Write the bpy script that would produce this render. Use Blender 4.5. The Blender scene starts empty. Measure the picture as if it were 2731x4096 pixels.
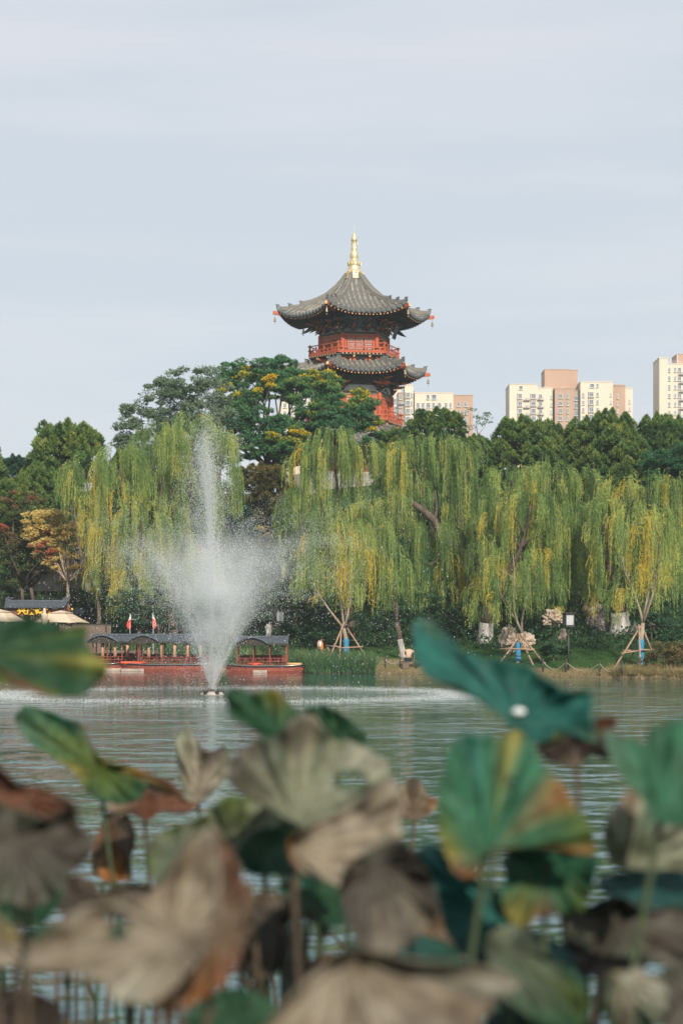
import bpy, math, random
import numpy as np
from mathutils import Vector, Matrix

SC = bpy.context.scene
COL = SC.collection
random.seed(7)
RNG = np.random.default_rng(11)
F, HOR, CAMH = 8000.0, 2540.0, 2.2        # focal length in photo pixels, horizon row, eye height
PI = math.pi

# ---------------------------------------------------------------- camera
cam_d = bpy.data.cameras.new('camera')
cam = bpy.data.objects.new('camera', cam_d); COL.objects.link(cam); SC.camera = cam
cam.location = (0, 0, CAMH); cam.rotation_euler = (math.radians(90), 0, 0)
cam_d.sensor_fit = 'VERTICAL'; cam_d.sensor_height = 36; cam_d.sensor_width = 24
cam_d.lens = F * 36 / 4096
cam_d.shift_y = (HOR - 2048) / 4096
cam_d.clip_start = 0.1; cam_d.clip_end = 6000
cam_d.dof.use_dof = True; cam_d.dof.focus_distance = 130
cam_d.dof.aperture_fstop = 2.3

# ---------------------------------------------------------------- sky and sun
SUN_EL, SUN_AZ = math.radians(30.5), math.radians(16)     # azimuth: to the right of straight behind the camera
sdir = Vector((math.sin(SUN_AZ) * math.cos(SUN_EL), -math.cos(SUN_AZ) * math.cos(SUN_EL), math.sin(SUN_EL)))
world = bpy.data.worlds.new('World'); SC.world = world; world.use_nodes = True
wn = world.node_tree; wn.nodes.clear()
def wnode(t, **k):
    n = wn.nodes.new(t)
    for a, b in k.items(): setattr(n, a, b)
    return n
w_out = wnode('ShaderNodeOutputWorld'); w_bg = wnode('ShaderNodeBackground'); w_bg.inputs['Strength'].default_value = 0.1
w_sky = wnode('ShaderNodeTexSky', sky_type='NISHITA', sun_disc=False)
w_sky.sun_elevation = SUN_EL; w_sky.sun_rotation = math.pi - SUN_AZ
w_sky.altitude = 400; w_sky.dust_density = 2.0
w_tc = wnode('ShaderNodeTexCoord')
w_map = wnode('ShaderNodeMapping'); w_map.inputs['Scale'].default_value = (2.0, 2.0, 16.0)
w_n = wnode('ShaderNodeTexNoise'); w_n.inputs['Scale'].default_value = 1.3; w_n.inputs['Detail'].default_value = 7; w_n.inputs['Roughness'].default_value = 0.52
w_r = wnode('ShaderNodeValToRGB')
w_r.color_ramp.elements[0].position = 0.36; w_r.color_ramp.elements[0].color = (6.0, 6.6, 7.25, 1)
w_r.color_ramp.elements[1].position = 0.64; w_r.color_ramp.elements[1].color = (7.25, 7.3, 7.75, 1)
w_mix = wnode('ShaderNodeMixRGB'); w_mix.inputs['Fac'].default_value = 0.90
wl = wn.links.new
wl(w_tc.outputs['Generated'], w_map.inputs['Vector']); wl(w_map.outputs['Vector'], w_n.inputs['Vector'])
wl(w_n.outputs['Fac'], w_r.inputs['Fac'])
wl(w_sky.outputs['Color'], w_mix.inputs['Color1']); wl(w_r.outputs['Color'], w_mix.inputs['Color2'])
wl(w_mix.outputs['Color'], w_bg.inputs['Color']); wl(w_bg.outputs['Background'], w_out.inputs['Surface'])

sun_d = bpy.data.lights.new('sun', 'SUN'); sun_d.energy = 5.0; sun_d.angle = math.radians(0.55); sun_d.color = (1.0, 0.92, 0.79)
sun = bpy.data.objects.new('sun', sun_d); COL.objects.link(sun)
sun.rotation_euler = sdir.to_track_quat('Z', 'Y').to_euler(); sun.location = (20, -40, 60)

SC.view_settings.view_transform = 'Standard'; SC.view_settings.look = 'None'
SC.view_settings.exposure = 0.12; SC.view_settings.gamma = 1.0; SC.view_settings.use_curve_mapping = False
SC.render.engine = 'CYCLES'
cy = SC.cycles
cy.max_bounces = 6; cy.diffuse_bounces = 3; cy.glossy_bounces = 3; cy.transmission_bounces = 4; cy.transparent_max_bounces = 6
cy.volume_bounces = 3; cy.sample_clamp_indirect = 5; cy.caustics_reflective = False; cy.caustics_refractive = False
try:
    cy.use_denoising = True; cy.denoiser = 'OPENIMAGEDENOISE'; cy.denoising_prefilter = 'ACCURATE'
except Exception:
    pass

# ---------------------------------------------------------------- helpers
def P(px, py, Y):
    return Vector(((px - 1365.5) * Y / F, Y, CAMH + (HOR - py) * Y / F))

def M(px, Y):
    return px * Y / F

class MB:
    """collects shapes into one mesh"""
    def __init__(s): s.v = []; s.f = []; s.m = []
    def add(s, vs, fs, mi=0):
        b = len(s.v); s.v.extend([tuple(v) for v in vs]); s.f.extend([tuple(i + b for i in f) for f in fs]); s.m.extend([mi] * len(fs)); return s
    def box(s, c, d, rz=0.0, mi=0, mat=None, taper=1.0):
        hx, hy, hz = d[0] / 2, d[1] / 2, d[2] / 2
        vs = [Vector((x * hx * (taper if z > 0 else 1), y * hy * (taper if z > 0 else 1), z * hz)) for z in (-1, 1) for x, y in ((-1, -1), (1, -1), (1, 1), (-1, 1))]
        R = mat if mat is not None else Matrix.Rotation(rz, 3, 'Z')
        vs = [R @ v + Vector(c) for v in vs]
        return s.add(vs, [(3, 2, 1, 0), (4, 5, 6, 7), (0, 1, 5, 4), (1, 2, 6, 5), (2, 3, 7, 6), (3, 0, 4, 7)], mi)
    def bar(s, p0, p1, w, h=None, mi=0, up=(0, 0, 1)):
        p0, p1 = Vector(p0), Vector(p1); h = w if h is None else h
        d = p1 - p0; L = d.length; d.normalize(); u = Vector(up)
        x = d.cross(u)
        if x.length < 1e-4: x = d.cross(Vector((0, 1, 0)))
        x.normalize(); z = x.cross(d)
        R = Matrix((x, d, z)).transposed()
        return s.box((p0 + p1) / 2, (w, L, h), mat=R, mi=mi)
    def tube(s, pts, rad, n=8, mi=0, cap=True):
        pts = [Vector(p) for p in pts]; b = []; vs = []; fs = []
        prev = Vector((0.13, 0.97, 0.2))
        for i, p in enumerate(pts):
            d = (pts[min(i + 1, len(pts) - 1)] - pts[max(i - 1, 0)]).normalized()
            x = prev - d * prev.dot(d)
            if x.length < 1e-3: x = d.orthogonal()
            x.normalize(); prev = x; y = d.cross(x)
            r = rad[i] if isinstance(rad, (list, tuple)) else rad
            vs += [p + (x * math.cos(2 * PI * k / n) + y * math.sin(2 * PI * k / n)) * r for k in range(n)]
        for i in range(len(pts) - 1):
            fs += [(i * n + k, i * n + (k + 1) % n, (i + 1) * n + (k + 1) % n, (i + 1) * n + k) for k in range(n)]
        if cap:
            fs.append(tuple(range(n - 1, -1, -1))); e = (len(pts) - 1) * n; fs.append(tuple(range(e, e + n)))
        return s.add(vs, fs, mi)
    def lathe(s, prof, c=(0, 0, 0), n=20, mi=0):
        vs = []; fs = []
        for r, z in prof: vs += [(c[0] + r * math.cos(2 * PI * k / n), c[1] + r * math.sin(2 * PI * k / n), c[2] + z) for k in range(n)]
        for i in range(len(prof) - 1):
            fs += [(i * n + k, i * n + (k + 1) % n, (i + 1) * n + (k + 1) % n, (i + 1) * n + k) for k in range(n)]
        return s.add(vs, fs, mi)
    def prism(s, poly, z0, z1, mi=0):
        n = len(poly); vs = [(x, y, z0) for x, y in poly] + [(x, y, z1) for x, y in poly]
        fs = [tuple(range(n - 1, -1, -1)), tuple(range(n, 2 * n))] + [(k, (k + 1) % n, n + (k + 1) % n, n + k) for k in range(n)]
        return s.add(vs, fs, mi)
    def mesh(s, name, mats, smooth=False):
        me = bpy.data.meshes.new(name); me.from_pydata(s.v, [], s.f); me.update()
        for m in (mats if isinstance(mats, (list, tuple)) else [mats]): me.materials.append(m)
        if any(s.m): me.polygons.foreach_set('material_index', s.m)
        if smooth: me.polygons.foreach_set('use_smooth', [True] * len(me.polygons))
        return me
    def build(s, name, mats, parent=None, smooth=False, **k):
        return link(name, s.mesh(name, mats, smooth), parent, **k)

def link(name, me, parent=None, loc=None, rz=None, kind=None, label=None):
    o = bpy.data.objects.new(name, me); COL.objects.link(o)
    if parent is not None: o.parent = parent
    if loc is not None: o.location = loc
    if rz is not None: o.rotation_euler = (0, 0, rz)
    if kind: o['kind'] = kind
    if label: o['label'] = label
    return o

def tag(o, label, cat, group=None, kind=None):
    o['label'] = label; o['category'] = cat
    if group: o['group'] = group
    if kind: o['kind'] = kind
    return o

def thing(name, label, cat, loc=(0, 0, 0), rz=0.0, group=None):
    o = bpy.data.objects.new(name, None); COL.objects.link(o); o.location = loc; o.rotation_euler = (0, 0, rz)
    o.empty_display_size = 0.3
    return tag(o, label, cat, group)

def children(o): return [c for c in bpy.data.objects if c.parent == o]

def copy_tree(o, parent=None):
    c = o.copy(); COL.objects.link(c)
    if parent is not None: c.parent = parent
    for ch in o.children: copy_tree(ch, c)
    return c

# ---------------------------------------------------------------- materials
def nodes_of(name):
    m = bpy.data.materials.new(name); m.use_nodes = True; nt = m.node_tree
    return m, nt, nt.nodes['Principled BSDF']

def N(nt, t, **k):
    n = nt.nodes.new(t)
    for a, b in k.items():
        if a in ('operation', 'blend_type', 'wave_type', 'bands_direction', 'noise_dimensions', 'feature', 'attribute_name', 'data_type', 'attribute_type', 'space', 'invert', 'distance'): setattr(n, a, b)
        else: n.inputs[a.replace('_', ' ')].default_value = b
    return n

def ramp(nt, fac, stops):
    r = nt.nodes.new('ShaderNodeValToRGB'); e = r.color_ramp.elements
    while len(e) < len(stops): e.new(0.5)
    for i, (p, c) in enumerate(stops): e[i].position = p; e[i].color = (*c, 1) if len(c) == 3 else c
    nt.links.new(fac, r.inputs['Fac']); return r.outputs['Color']

def surf(name, c1, c2=None, scale=3.0, rough=0.75, bump=0.0, metal=0.0, detail=5, stretch=(1, 1, 1), bscale=None, spec=0.3, dirt=0.0):
    """two-tone noise-varied paint, stone, wood or earth"""
    m, nt, b = nodes_of(name); L = nt.links.new
    c2 = c2 or tuple(x * 0.72 for x in c1)
    tc = nt.nodes.new('ShaderNodeTexCoord'); mp = nt.nodes.new('ShaderNodeMapping'); mp.inputs['Scale'].default_value = stretch
    L(tc.outputs['Object'], mp.inputs['Vector'])
    n = N(nt, 'ShaderNodeTexNoise', Scale=scale, Detail=detail, Roughness=0.6); L(mp.outputs['Vector'], n.inputs['Vector'])
    col = ramp(nt, n.outputs['Fac'], [(0.33, c2), (0.66, c1)])
    if dirt:
        n3 = N(nt, 'ShaderNodeTexNoise', Scale=scale * 0.23, Detail=6, Roughness=0.7); L(mp.outputs['Vector'], n3.inputs['Vector'])
        mx = nt.nodes.new('ShaderNodeMixRGB'); mx.blend_type = 'MULTIPLY'; mx.inputs['Fac'].default_value = dirt
        L(col, mx.inputs['Color1']); L(ramp(nt, n3.outputs['Fac'], [(0.35, (0.45, 0.42, 0.38)), (0.6, (1, 1, 1))]), mx.inputs['Color2']); col = mx.outputs['Color']
    L(col, b.inputs['Base Color'])
    b.inputs['Roughness'].default_value = rough; b.inputs['Metallic'].default_value = metal
    b.inputs['Specular IOR Level'].default_value = spec
    if bump:
        n2 = N(nt, 'ShaderNodeTexNoise', Scale=bscale or scale * 3, Detail=4); L(mp.outputs['Vector'], n2.inputs['Vector'])
        bp = N(nt, 'ShaderNodeBump', Strength=bump, Distance=0.05); L(n2.outputs['Fac'], bp.inputs['Height']); L(bp.outputs['Normal'], b.inputs['Normal'])
    return m

def leafmat(name, stops, trans=0.35, rough=0.6, hue=0.0, nscale=0.35):
    """foliage: colour from the per-face attribute 'tint', a slow noise through the crown and the tree's own random number"""
    m, nt, b = nodes_of(name); L = nt.links.new
    at = nt.nodes.new('ShaderNodeAttribute'); at.attribute_name = 'tint'
    geo = nt.nodes.new('ShaderNodeNewGeometry')
    n = N(nt, 'ShaderNodeTexNoise', Scale=nscale, Detail=3); L(geo.outputs['Position'], n.inputs['Vector'])
    ma = nt.nodes.new('ShaderNodeMath'); ma.operation = 'MULTIPLY_ADD'; ma.inputs[1].default_value = 0.8; ma.inputs[2].default_value = -0.4
    L(n.outputs['Fac'], ma.inputs[0])
    oi = nt.nodes.new('ShaderNodeObjectInfo')
    mo = nt.nodes.new('ShaderNodeMath'); mo.operation = 'MULTIPLY_ADD'; mo.inputs[1].default_value = hue; mo.inputs[2].default_value = -hue / 2
    L(oi.outputs['Random'], mo.inputs[0])
    ad = nt.nodes.new('ShaderNodeMath'); ad.operation = 'ADD'; L(at.outputs['Fac'], ad.inputs[0]); L(ma.outputs[0], ad.inputs[1])
    ad2 = nt.nodes.new('ShaderNodeMath'); ad2.operation = 'ADD'; L(ad.outputs[0], ad2.inputs[0]); L(mo.outputs[0], ad2.inputs[1]); ad2.use_clamp = True
    col = ramp(nt, ad2.outputs[0], stops)
    L(col, b.inputs['Base Color']); b.inputs['Roughness'].default_value = rough; b.inputs['Specular IOR Level'].default_value = 0.25
    tr = nt.nodes.new('ShaderNodeBsdfTranslucent'); L(col, tr.inputs['Color'])
    mx = nt.nodes.new('ShaderNodeMixShader'); mx.inputs['Fac'].default_value = trans
    L(b.outputs[0], mx.inputs[1]); L(tr.outputs[0], mx.inputs[2]); L(mx.outputs[0], nt.nodes['Material Output'].inputs['Surface'])
    return m

MT = {}
MT['tile'] = surf('roof_tile_grey', (0.38, 0.35, 0.295), (0.12, 0.12, 0.11), 5, 0.85, 0.4, dirt=0.8)
MT['tile_pan'] = surf('roof_pan_grey', (0.17, 0.165, 0.15), (0.075, 0.078, 0.078), 7, 0.9, 0.3)
MT['tile_end'] = surf('eave_tile_slate', (0.13, 0.145, 0.15), (0.05, 0.058, 0.063), 8, 0.7)
MT['ridge'] = surf('ridge_grey', (0.25, 0.235, 0.205), (0.10, 0.10, 0.092), 5, 0.9, 0.6, stretch=(1, 1, 9))
MT['red'] = surf('vermilion_paint', (0.48, 0.105, 0.043), (0.38, 0.08, 0.034), 4, 0.55, dirt=0.25)
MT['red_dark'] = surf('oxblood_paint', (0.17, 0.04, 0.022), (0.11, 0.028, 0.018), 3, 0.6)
MT['orange'] = surf('orange_paint', (0.62, 0.18, 0.055), (0.50, 0.12, 0.035), 5, 0.55)
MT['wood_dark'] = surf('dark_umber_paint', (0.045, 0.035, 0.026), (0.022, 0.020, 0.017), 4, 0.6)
MT['pale_line'] = surf('pale_gold_paint', (0.62, 0.50, 0.26), None, 5, 0.6)
MT['plaster'] = surf('white_plaster', (0.66, 0.66, 0.62), (0.52, 0.53, 0.51), 3, 0.85)
MT['blue_board'] = surf('blue_grey_board', (0.22, 0.30, 0.31), (0.15, 0.21, 0.23), 3, 0.8)
MT['gold'] = surf('gilt_metal', (0.84, 0.70, 0.43), (0.66, 0.52, 0.29), 8, 0.42, 0.15, metal=0.7, spec=0.5)
MT['bronze'] = surf('bell_bronze', (0.35, 0.30, 0.20), None, 8, 0.5, metal=0.5)
MT['glass'] = surf('window_glass', (0.22, 0.25, 0.28), (0.10, 0.12, 0.14), 2.0, 0.15, spec=0.8)
MT['paper_glass'] = surf('lattice_window_glass', (0.42, 0.40, 0.38), (0.30, 0.30, 0.30), 2.2, 0.2, spec=0.7)
MT['bark'] = surf('willow_bark', (0.14, 0.105, 0.08), (0.055, 0.043, 0.035), 5, 0.95, 0.9, stretch=(1, 1, 0.25), bscale=9)
MT['bark_pale'] = surf('pale_bark', (0.36, 0.29, 0.22), (0.20, 0.155, 0.115), 5, 0.9, 0.5, stretch=(1, 1, 0.3))
MT['lime'] = surf('limewashed_bark', (0.48, 0.46, 0.44), (0.17, 0.15, 0.135), 4.5, 0.95, 0.8, stretch=(1.4, 1.4, 0.3))
MT['stake'] = surf('stake_wood', (0.40, 0.27, 0.19), (0.24, 0.16, 0.11), 7, 0.85, 0.3)
MT['blue_wrap'] = surf('blue_trunk_wrap', (0.045, 0.24, 0.40), (0.03, 0.17, 0.30), 9, 0.6, 0.4, stretch=(1, 1, 3))
MT['rock'] = surf('pale_garden_rock', (0.56, 0.44, 0.34), (0.24, 0.185, 0.145), 2.0, 0.95, 1.0, detail=9, bscale=5)
MT['rock_grey'] = surf('grey_garden_rock', (0.27, 0.25, 0.23), (0.07, 0.065, 0.06), 1.8, 0.95, 1.0, detail=9, bscale=5)
MT['concrete'] = surf('weathered_concrete', (0.40, 0.37, 0.34), (0.25, 0.23, 0.22), 1.5, 0.9, 0.3)
MT['cream'] = surf('cream_render', (0.64, 0.55, 0.44), (0.58, 0.50, 0.40), 0.12, 0.9, detail=8, spec=0.1)
MT['tan'] = surf('tan_render', (0.44, 0.29, 0.205), (0.38, 0.25, 0.18), 0.12, 0.9, detail=8, spec=0.1)
MT['taupe'] = surf('taupe_render', (0.36, 0.28, 0.22), (0.31, 0.24, 0.19), 0.12, 0.9, detail=8, spec=0.1)
MT['white_frame'] = surf('white_window_frame', (0.62, 0.62, 0.60), None, 3, 0.6)
MT['far_glass'] = surf('far_window_glass', (0.17, 0.22, 0.27), (0.07, 0.09, 0.12), 0.35, 0.12, spec=0.9)
MT['boat_red'] = surf('boat_red_paint', (0.27, 0.070, 0.045), (0.19, 0.05, 0.034), 2.5, 0.45, dirt=0.35)
MT['boat_pale'] = surf('boat_pale_band', (0.50, 0.40, 0.34), (0.34, 0.26, 0.22), 2.5, 0.6, dirt=0.3)
MT['rubber'] = surf('black_rub_rail', (0.03, 0.032, 0.035), None, 4, 0.6)
MT['chrome'] = surf('steel_strip', (0.55, 0.56, 0.58), None, 4, 0.3, metal=0.8)
MT['slate'] = surf('blue_slate_roof', (0.095, 0.115, 0.14), (0.05, 0.062, 0.08), 5, 0.55, 0.3)
MT['curtain'] = surf('peach_curtain_cloth', (0.62, 0.36, 0.23), (0.52, 0.29, 0.18), 6, 0.85)
MT['buoy'] = surf('orange_red_rubber', (0.78, 0.11, 0.045), (0.66, 0.09, 0.04), 4, 0.5)
MT['buoy_tan'] = surf('tan_rubber', (0.62, 0.40, 0.16), None, 4, 0.5)
MT['flag_red'] = surf('red_flag_cloth', (0.62, 0.07, 0.05), (0.50, 0.06, 0.045), 3, 0.8)
MT['flag_white'] = surf('white_flag_cloth', (0.75, 0.70, 0.68), None, 3, 0.8)
MT['canvas'] = surf('beige_canvas', (0.58, 0.47, 0.35), (0.53, 0.43, 0.32), 2, 0.85)
MT['brick_red'] = surf('red_brown_board', (0.24, 0.085, 0.055), (0.17, 0.06, 0.042), 3, 0.7, dirt=0.2)
MT['yellow_sign'] = surf('yellow_sign_letter', (0.85, 0.55, 0.05), None, 3, 0.5)
MT['maroon'] = surf('maroon_letter_edge', (0.10, 0.015, 0.01), None, 3, 0.5)
MT['fence_brown'] = surf('brown_board_fence', (0.19, 0.135, 0.105), (0.12, 0.085, 0.07), 3, 0.8, stretch=(4, 4, 0.4))
MT['iron'] = surf('dark_iron', (0.05, 0.042, 0.036), (0.03, 0.026, 0.024), 5, 0.5, spec=0.4)
MT['lamp_glass'] = surf('frosted_lamp_panel', (0.62, 0.64, 0.66), (0.52, 0.54, 0.56), 2, 0.4)
MT['rope'] = surf('pale_rope', (0.48, 0.42, 0.33), None, 20, 0.9)
MT['skin'] = surf('pale_skin', (0.60, 0.38, 0.26), (0.54, 0.33, 0.22), 3, 0.55)  # the lighter of two skin colours, varied only by noise
MT['skin_dark'] = surf('tanned_skin', (0.34, 0.18, 0.11), None, 3, 0.55)
MT['hair'] = surf('black_hair', (0.02, 0.017, 0.015), None, 12, 0.5)
MT['shirt'] = surf('white_shirt_cloth', (0.72, 0.70, 0.67), None, 5, 0.85)
MT['vest'] = surf('orange_vest_cloth', (0.72, 0.20, 0.04), (0.60, 0.16, 0.035), 5, 0.8)
MT['trousers'] = surf('dark_navy_cloth', (0.02, 0.022, 0.03), None, 5, 0.85)
MT['towel'] = surf('grey_cloth', (0.34, 0.36, 0.38), None, 5, 0.9)
MT['white_stone'] = surf('white_stone', (0.75, 0.72, 0.69), None, 3, 0.85)
# foliage
MT['willow'] = leafmat('willow_leaves', [(0.0, (0.040, 0.100, 0.036)), (0.35, (0.175, 0.280, 0.085)), (0.64, (0.400, 0.480, 0.150)), (0.88, (0.58, 0.50, 0.11)), (1.0, (0.66, 0.48, 0.07))], 0.40, hue=0.12, nscale=0.5)
MT['cypress'] = leafmat('cypress_sprays', [(0.0, (0.035, 0.090, 0.032)), (0.45, (0.095, 0.175, 0.048)), (0.8, (0.175, 0.235, 0.055)), (1.0, (0.24, 0.25, 0.06))], 0.22, hue=0.25, nscale=0.45)
MT['cypress_teal'] = leafmat('bluish_cypress_sprays', [(0.0, (0.018, 0.058, 0.042)), (0.6, (0.035, 0.100, 0.062)), (1.0, (0.060, 0.130, 0.065))], 0.2, hue=0.2)
MT['cypress_brown'] = leafmat('olive_brown_sprays', [(0.0, (0.050, 0.055, 0.022)), (0.5, (0.105, 0.100, 0.032)), (1.0, (0.185, 0.145, 0.045))], 0.2)
MT['golden_rain'] = leafmat('golden_rain_leaves', [(0.0, (0.022, 0.085, 0.040)), (0.5, (0.055, 0.165, 0.065)), (0.72, (0.14, 0.24, 0.055)), (0.82, (0.42, 0.34, 0.02)), (1.0, (0.60, 0.40, 0.015))], 0.3, nscale=0.2)
MT['locust'] = leafmat('grey_green_leaves', [(0.0, (0.095, 0.155, 0.090)), (0.6, (0.155, 0.225, 0.135)), (1.0, (0.21, 0.27, 0.155))], 0.35)
MT['maple'] = leafmat('reddening_leaves', [(0.0, (0.060, 0.100, 0.035)), (0.35, (0.130, 0.120, 0.050)), (0.65, (0.34, 0.130, 0.065)), (1.0, (0.50, 0.090, 0.055))], 0.35, nscale=0.6)
MT['yellow_leaf'] = leafmat('pale_yellow_leaves', [(0.0, (0.20, 0.17, 0.06)), (0.5, (0.46, 0.36, 0.12)), (1.0, (0.66, 0.50, 0.18))], 0.35)
MT['shrub'] = leafmat('dark_shrub_leaves', [(0.0, (0.018, 0.052, 0.026)), (0.6, (0.042, 0.098, 0.040)), (1.0, (0.11, 0.145, 0.045))], 0.2, hue=0.3)
MT['dry_shrub'] = leafmat('dry_olive_leaves', [(0.0, (0.060, 0.070, 0.028)), (0.5, (0.125, 0.110, 0.045)), (1.0, (0.26, 0.15, 0.06))], 0.3)
MT['reed'] = leafmat('reed_blades', [(0.0, (0.040, 0.125, 0.062)), (0.55, (0.090, 0.195, 0.085)), (0.8, (0.24, 0.27, 0.09)), (1.0, (0.50, 0.40, 0.15))], 0.35, nscale=1.2)
MT['grass'] = leafmat('lawn_blades', [(0.0, (0.025, 0.090, 0.020)), (0.6, (0.060, 0.150, 0.032)), (1.0, (0.16, 0.20, 0.05))], 0.3, nscale=0.6)
MT['dry_grass'] = leafmat('dry_bank_grass', [(0.0, (0.12, 0.13, 0.05)), (0.5, (0.28, 0.23, 0.10)), (1.0, (0.42, 0.33, 0.17))], 0.3, nscale=0.8)

# ---------------------------------------------------------------- ground shape
_bx = [-60, -25, -14, -8, -2.5, -2.0, 1.2, 4.0, 6.5, 9.0, 12.0, 17.2, 60]
_by = [127, 127, 126, 124, 118.4, 115.4, 113.8, 112.0, 110.0, 107.4, 104.2, 98.6, 96]
_dd = [-40, -3, -0.25, 0, 0.8, 2, 4, 8, 12, 20, 40, 70, 110, 200, 400, 3000]
_dz = [-2, -1.4, -0.6, 0.16, 0.26, 0.36, 0.75, 1.25, 1.55, 3.0, 9.0, 16.0, 16.0, 6, 0.5, 0.5]
def bank(x): return float(np.interp(x, _bx, _by))
def ground(x, y):
    d = y - bank(x)
    z = float(np.interp(d, _dd, _dz))
    if x < -8 and 0 < d < 40:
        flat = float(np.interp(d, [0, 1, 16, 24, 40], [0.2, 0.75, 0.8, 2.6, 7.5]))
        w = min(1, (-8 - x) / 3); z = z * (1 - w) + flat * w
    return z
# ================================================================ SETTING
def grid(name, xs, ys, zf, mat):
    vs = [(x, y, zf(x, y)) for y in ys for x in xs]; nx = len(xs)
    fs = [(j * nx + i, j * nx + i + 1, (j + 1) * nx + i + 1, (j + 1) * nx + i) for j in range(len(ys) - 1) for i in range(nx - 1)]
    me = bpy.data.meshes.new(name); me.from_pydata(vs, [], fs); me.update(); me.materials.append(mat)
    me.polygons.foreach_set('use_smooth', [True] * len(fs))
    return link(name, me, kind='structure')

def ground_material():
    m, nt, b = nodes_of('bank_earth_and_lawn'); L = nt.links.new
    geo = nt.nodes.new('ShaderNodeNewGeometry')
    n = N(nt, 'ShaderNodeTexNoise', Scale=0.55, Detail=8, Roughness=0.65); L(geo.outputs['Position'], n.inputs['Vector'])
    n2 = N(nt, 'ShaderNodeTexNoise', Scale=9.0, Detail=5); L(geo.outputs['Position'], n2.inputs['Vector'])
    at = nt.nodes.new('ShaderNodeAttribute'); at.attribute_name = 'shore'
    grass = ramp(nt, n2.outputs['Fac'], [(0.3, (0.018, 0.05, 0.015)), (0.7, (0.05, 0.095, 0.025))])
    earth = ramp(nt, n2.outputs['Fac'], [(0.3, (0.16, 0.12, 0.07)), (0.7, (0.32, 0.245, 0.15))])
    ad = nt.nodes.new('ShaderNodeMath'); ad.operation = 'MULTIPLY_ADD'; ad.inputs[1].default_value = 0.5; ad.inputs[2].default_value = -0.25
    L(n.outputs['Fac'], ad.inputs[0])
    a2 = nt.nodes.new('ShaderNodeMath'); a2.operation = 'ADD'; L(ad.outputs[0], a2.inputs[0]); L(at.outputs['Fac'], a2.inputs[1])
    f = ramp(nt, a2.outputs[0], [(0.45, (0, 0, 0)), (0.6, (1, 1, 1))])
    mx = nt.nodes.new('ShaderNodeMixRGB'); L(f, mx.inputs['Fac']); L(grass, mx.inputs['Color1']); L(earth, mx.inputs['Color2'])
    L(mx.outputs['Color'], b.inputs['Base Color']); b.inputs['Roughness'].default_value = 0.95; b.inputs['Specular IOR Level'].default_value = 0.1
    bp = N(nt, 'ShaderNodeBump', Strength=0.8, Distance=0.12); L(n2.outputs['Fac'], bp.inputs['Height']); L(bp.outputs['Normal'], b.inputs['Normal'])
    return m
gx = list(np.unique(np.concatenate([np.linspace(-60, 60, 161), np.linspace(-900, 900, 37)])))
gy = list(np.unique(np.concatenate([np.linspace(97, 130, 133), np.linspace(130, 260, 53), np.linspace(260, 1200, 20), [90, 3000]])))
def gz(x, y):
    z = ground(x, y)
    if y > 100: z += 0.05 * math.sin(x * 1.7 + y) + 0.04 * math.sin(y * 2.3 - x * 0.7)
    return z
gnd = grid('ground', gx, gy, gz, ground_material())
sh = gnd.data.attributes.new('shore', 'FLOAT', 'POINT')
vals = []
for v in gnd.data.vertices:
    d = v.co.y - bank(v.co.x)
    s = float(np.interp(d, [-1, 1.0, 2.4, 4], [1, 0.8, 0.35, 0.1]))
    if v.co.x < -8: s = max(s, 0.9 if d < 16 else 0)
    if abs(v.co.x - 2.4) < 1.5 and 1 < d < 5: s = 0.95
    vals.append(s)
sh.data.foreach_set('value', vals)

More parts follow.
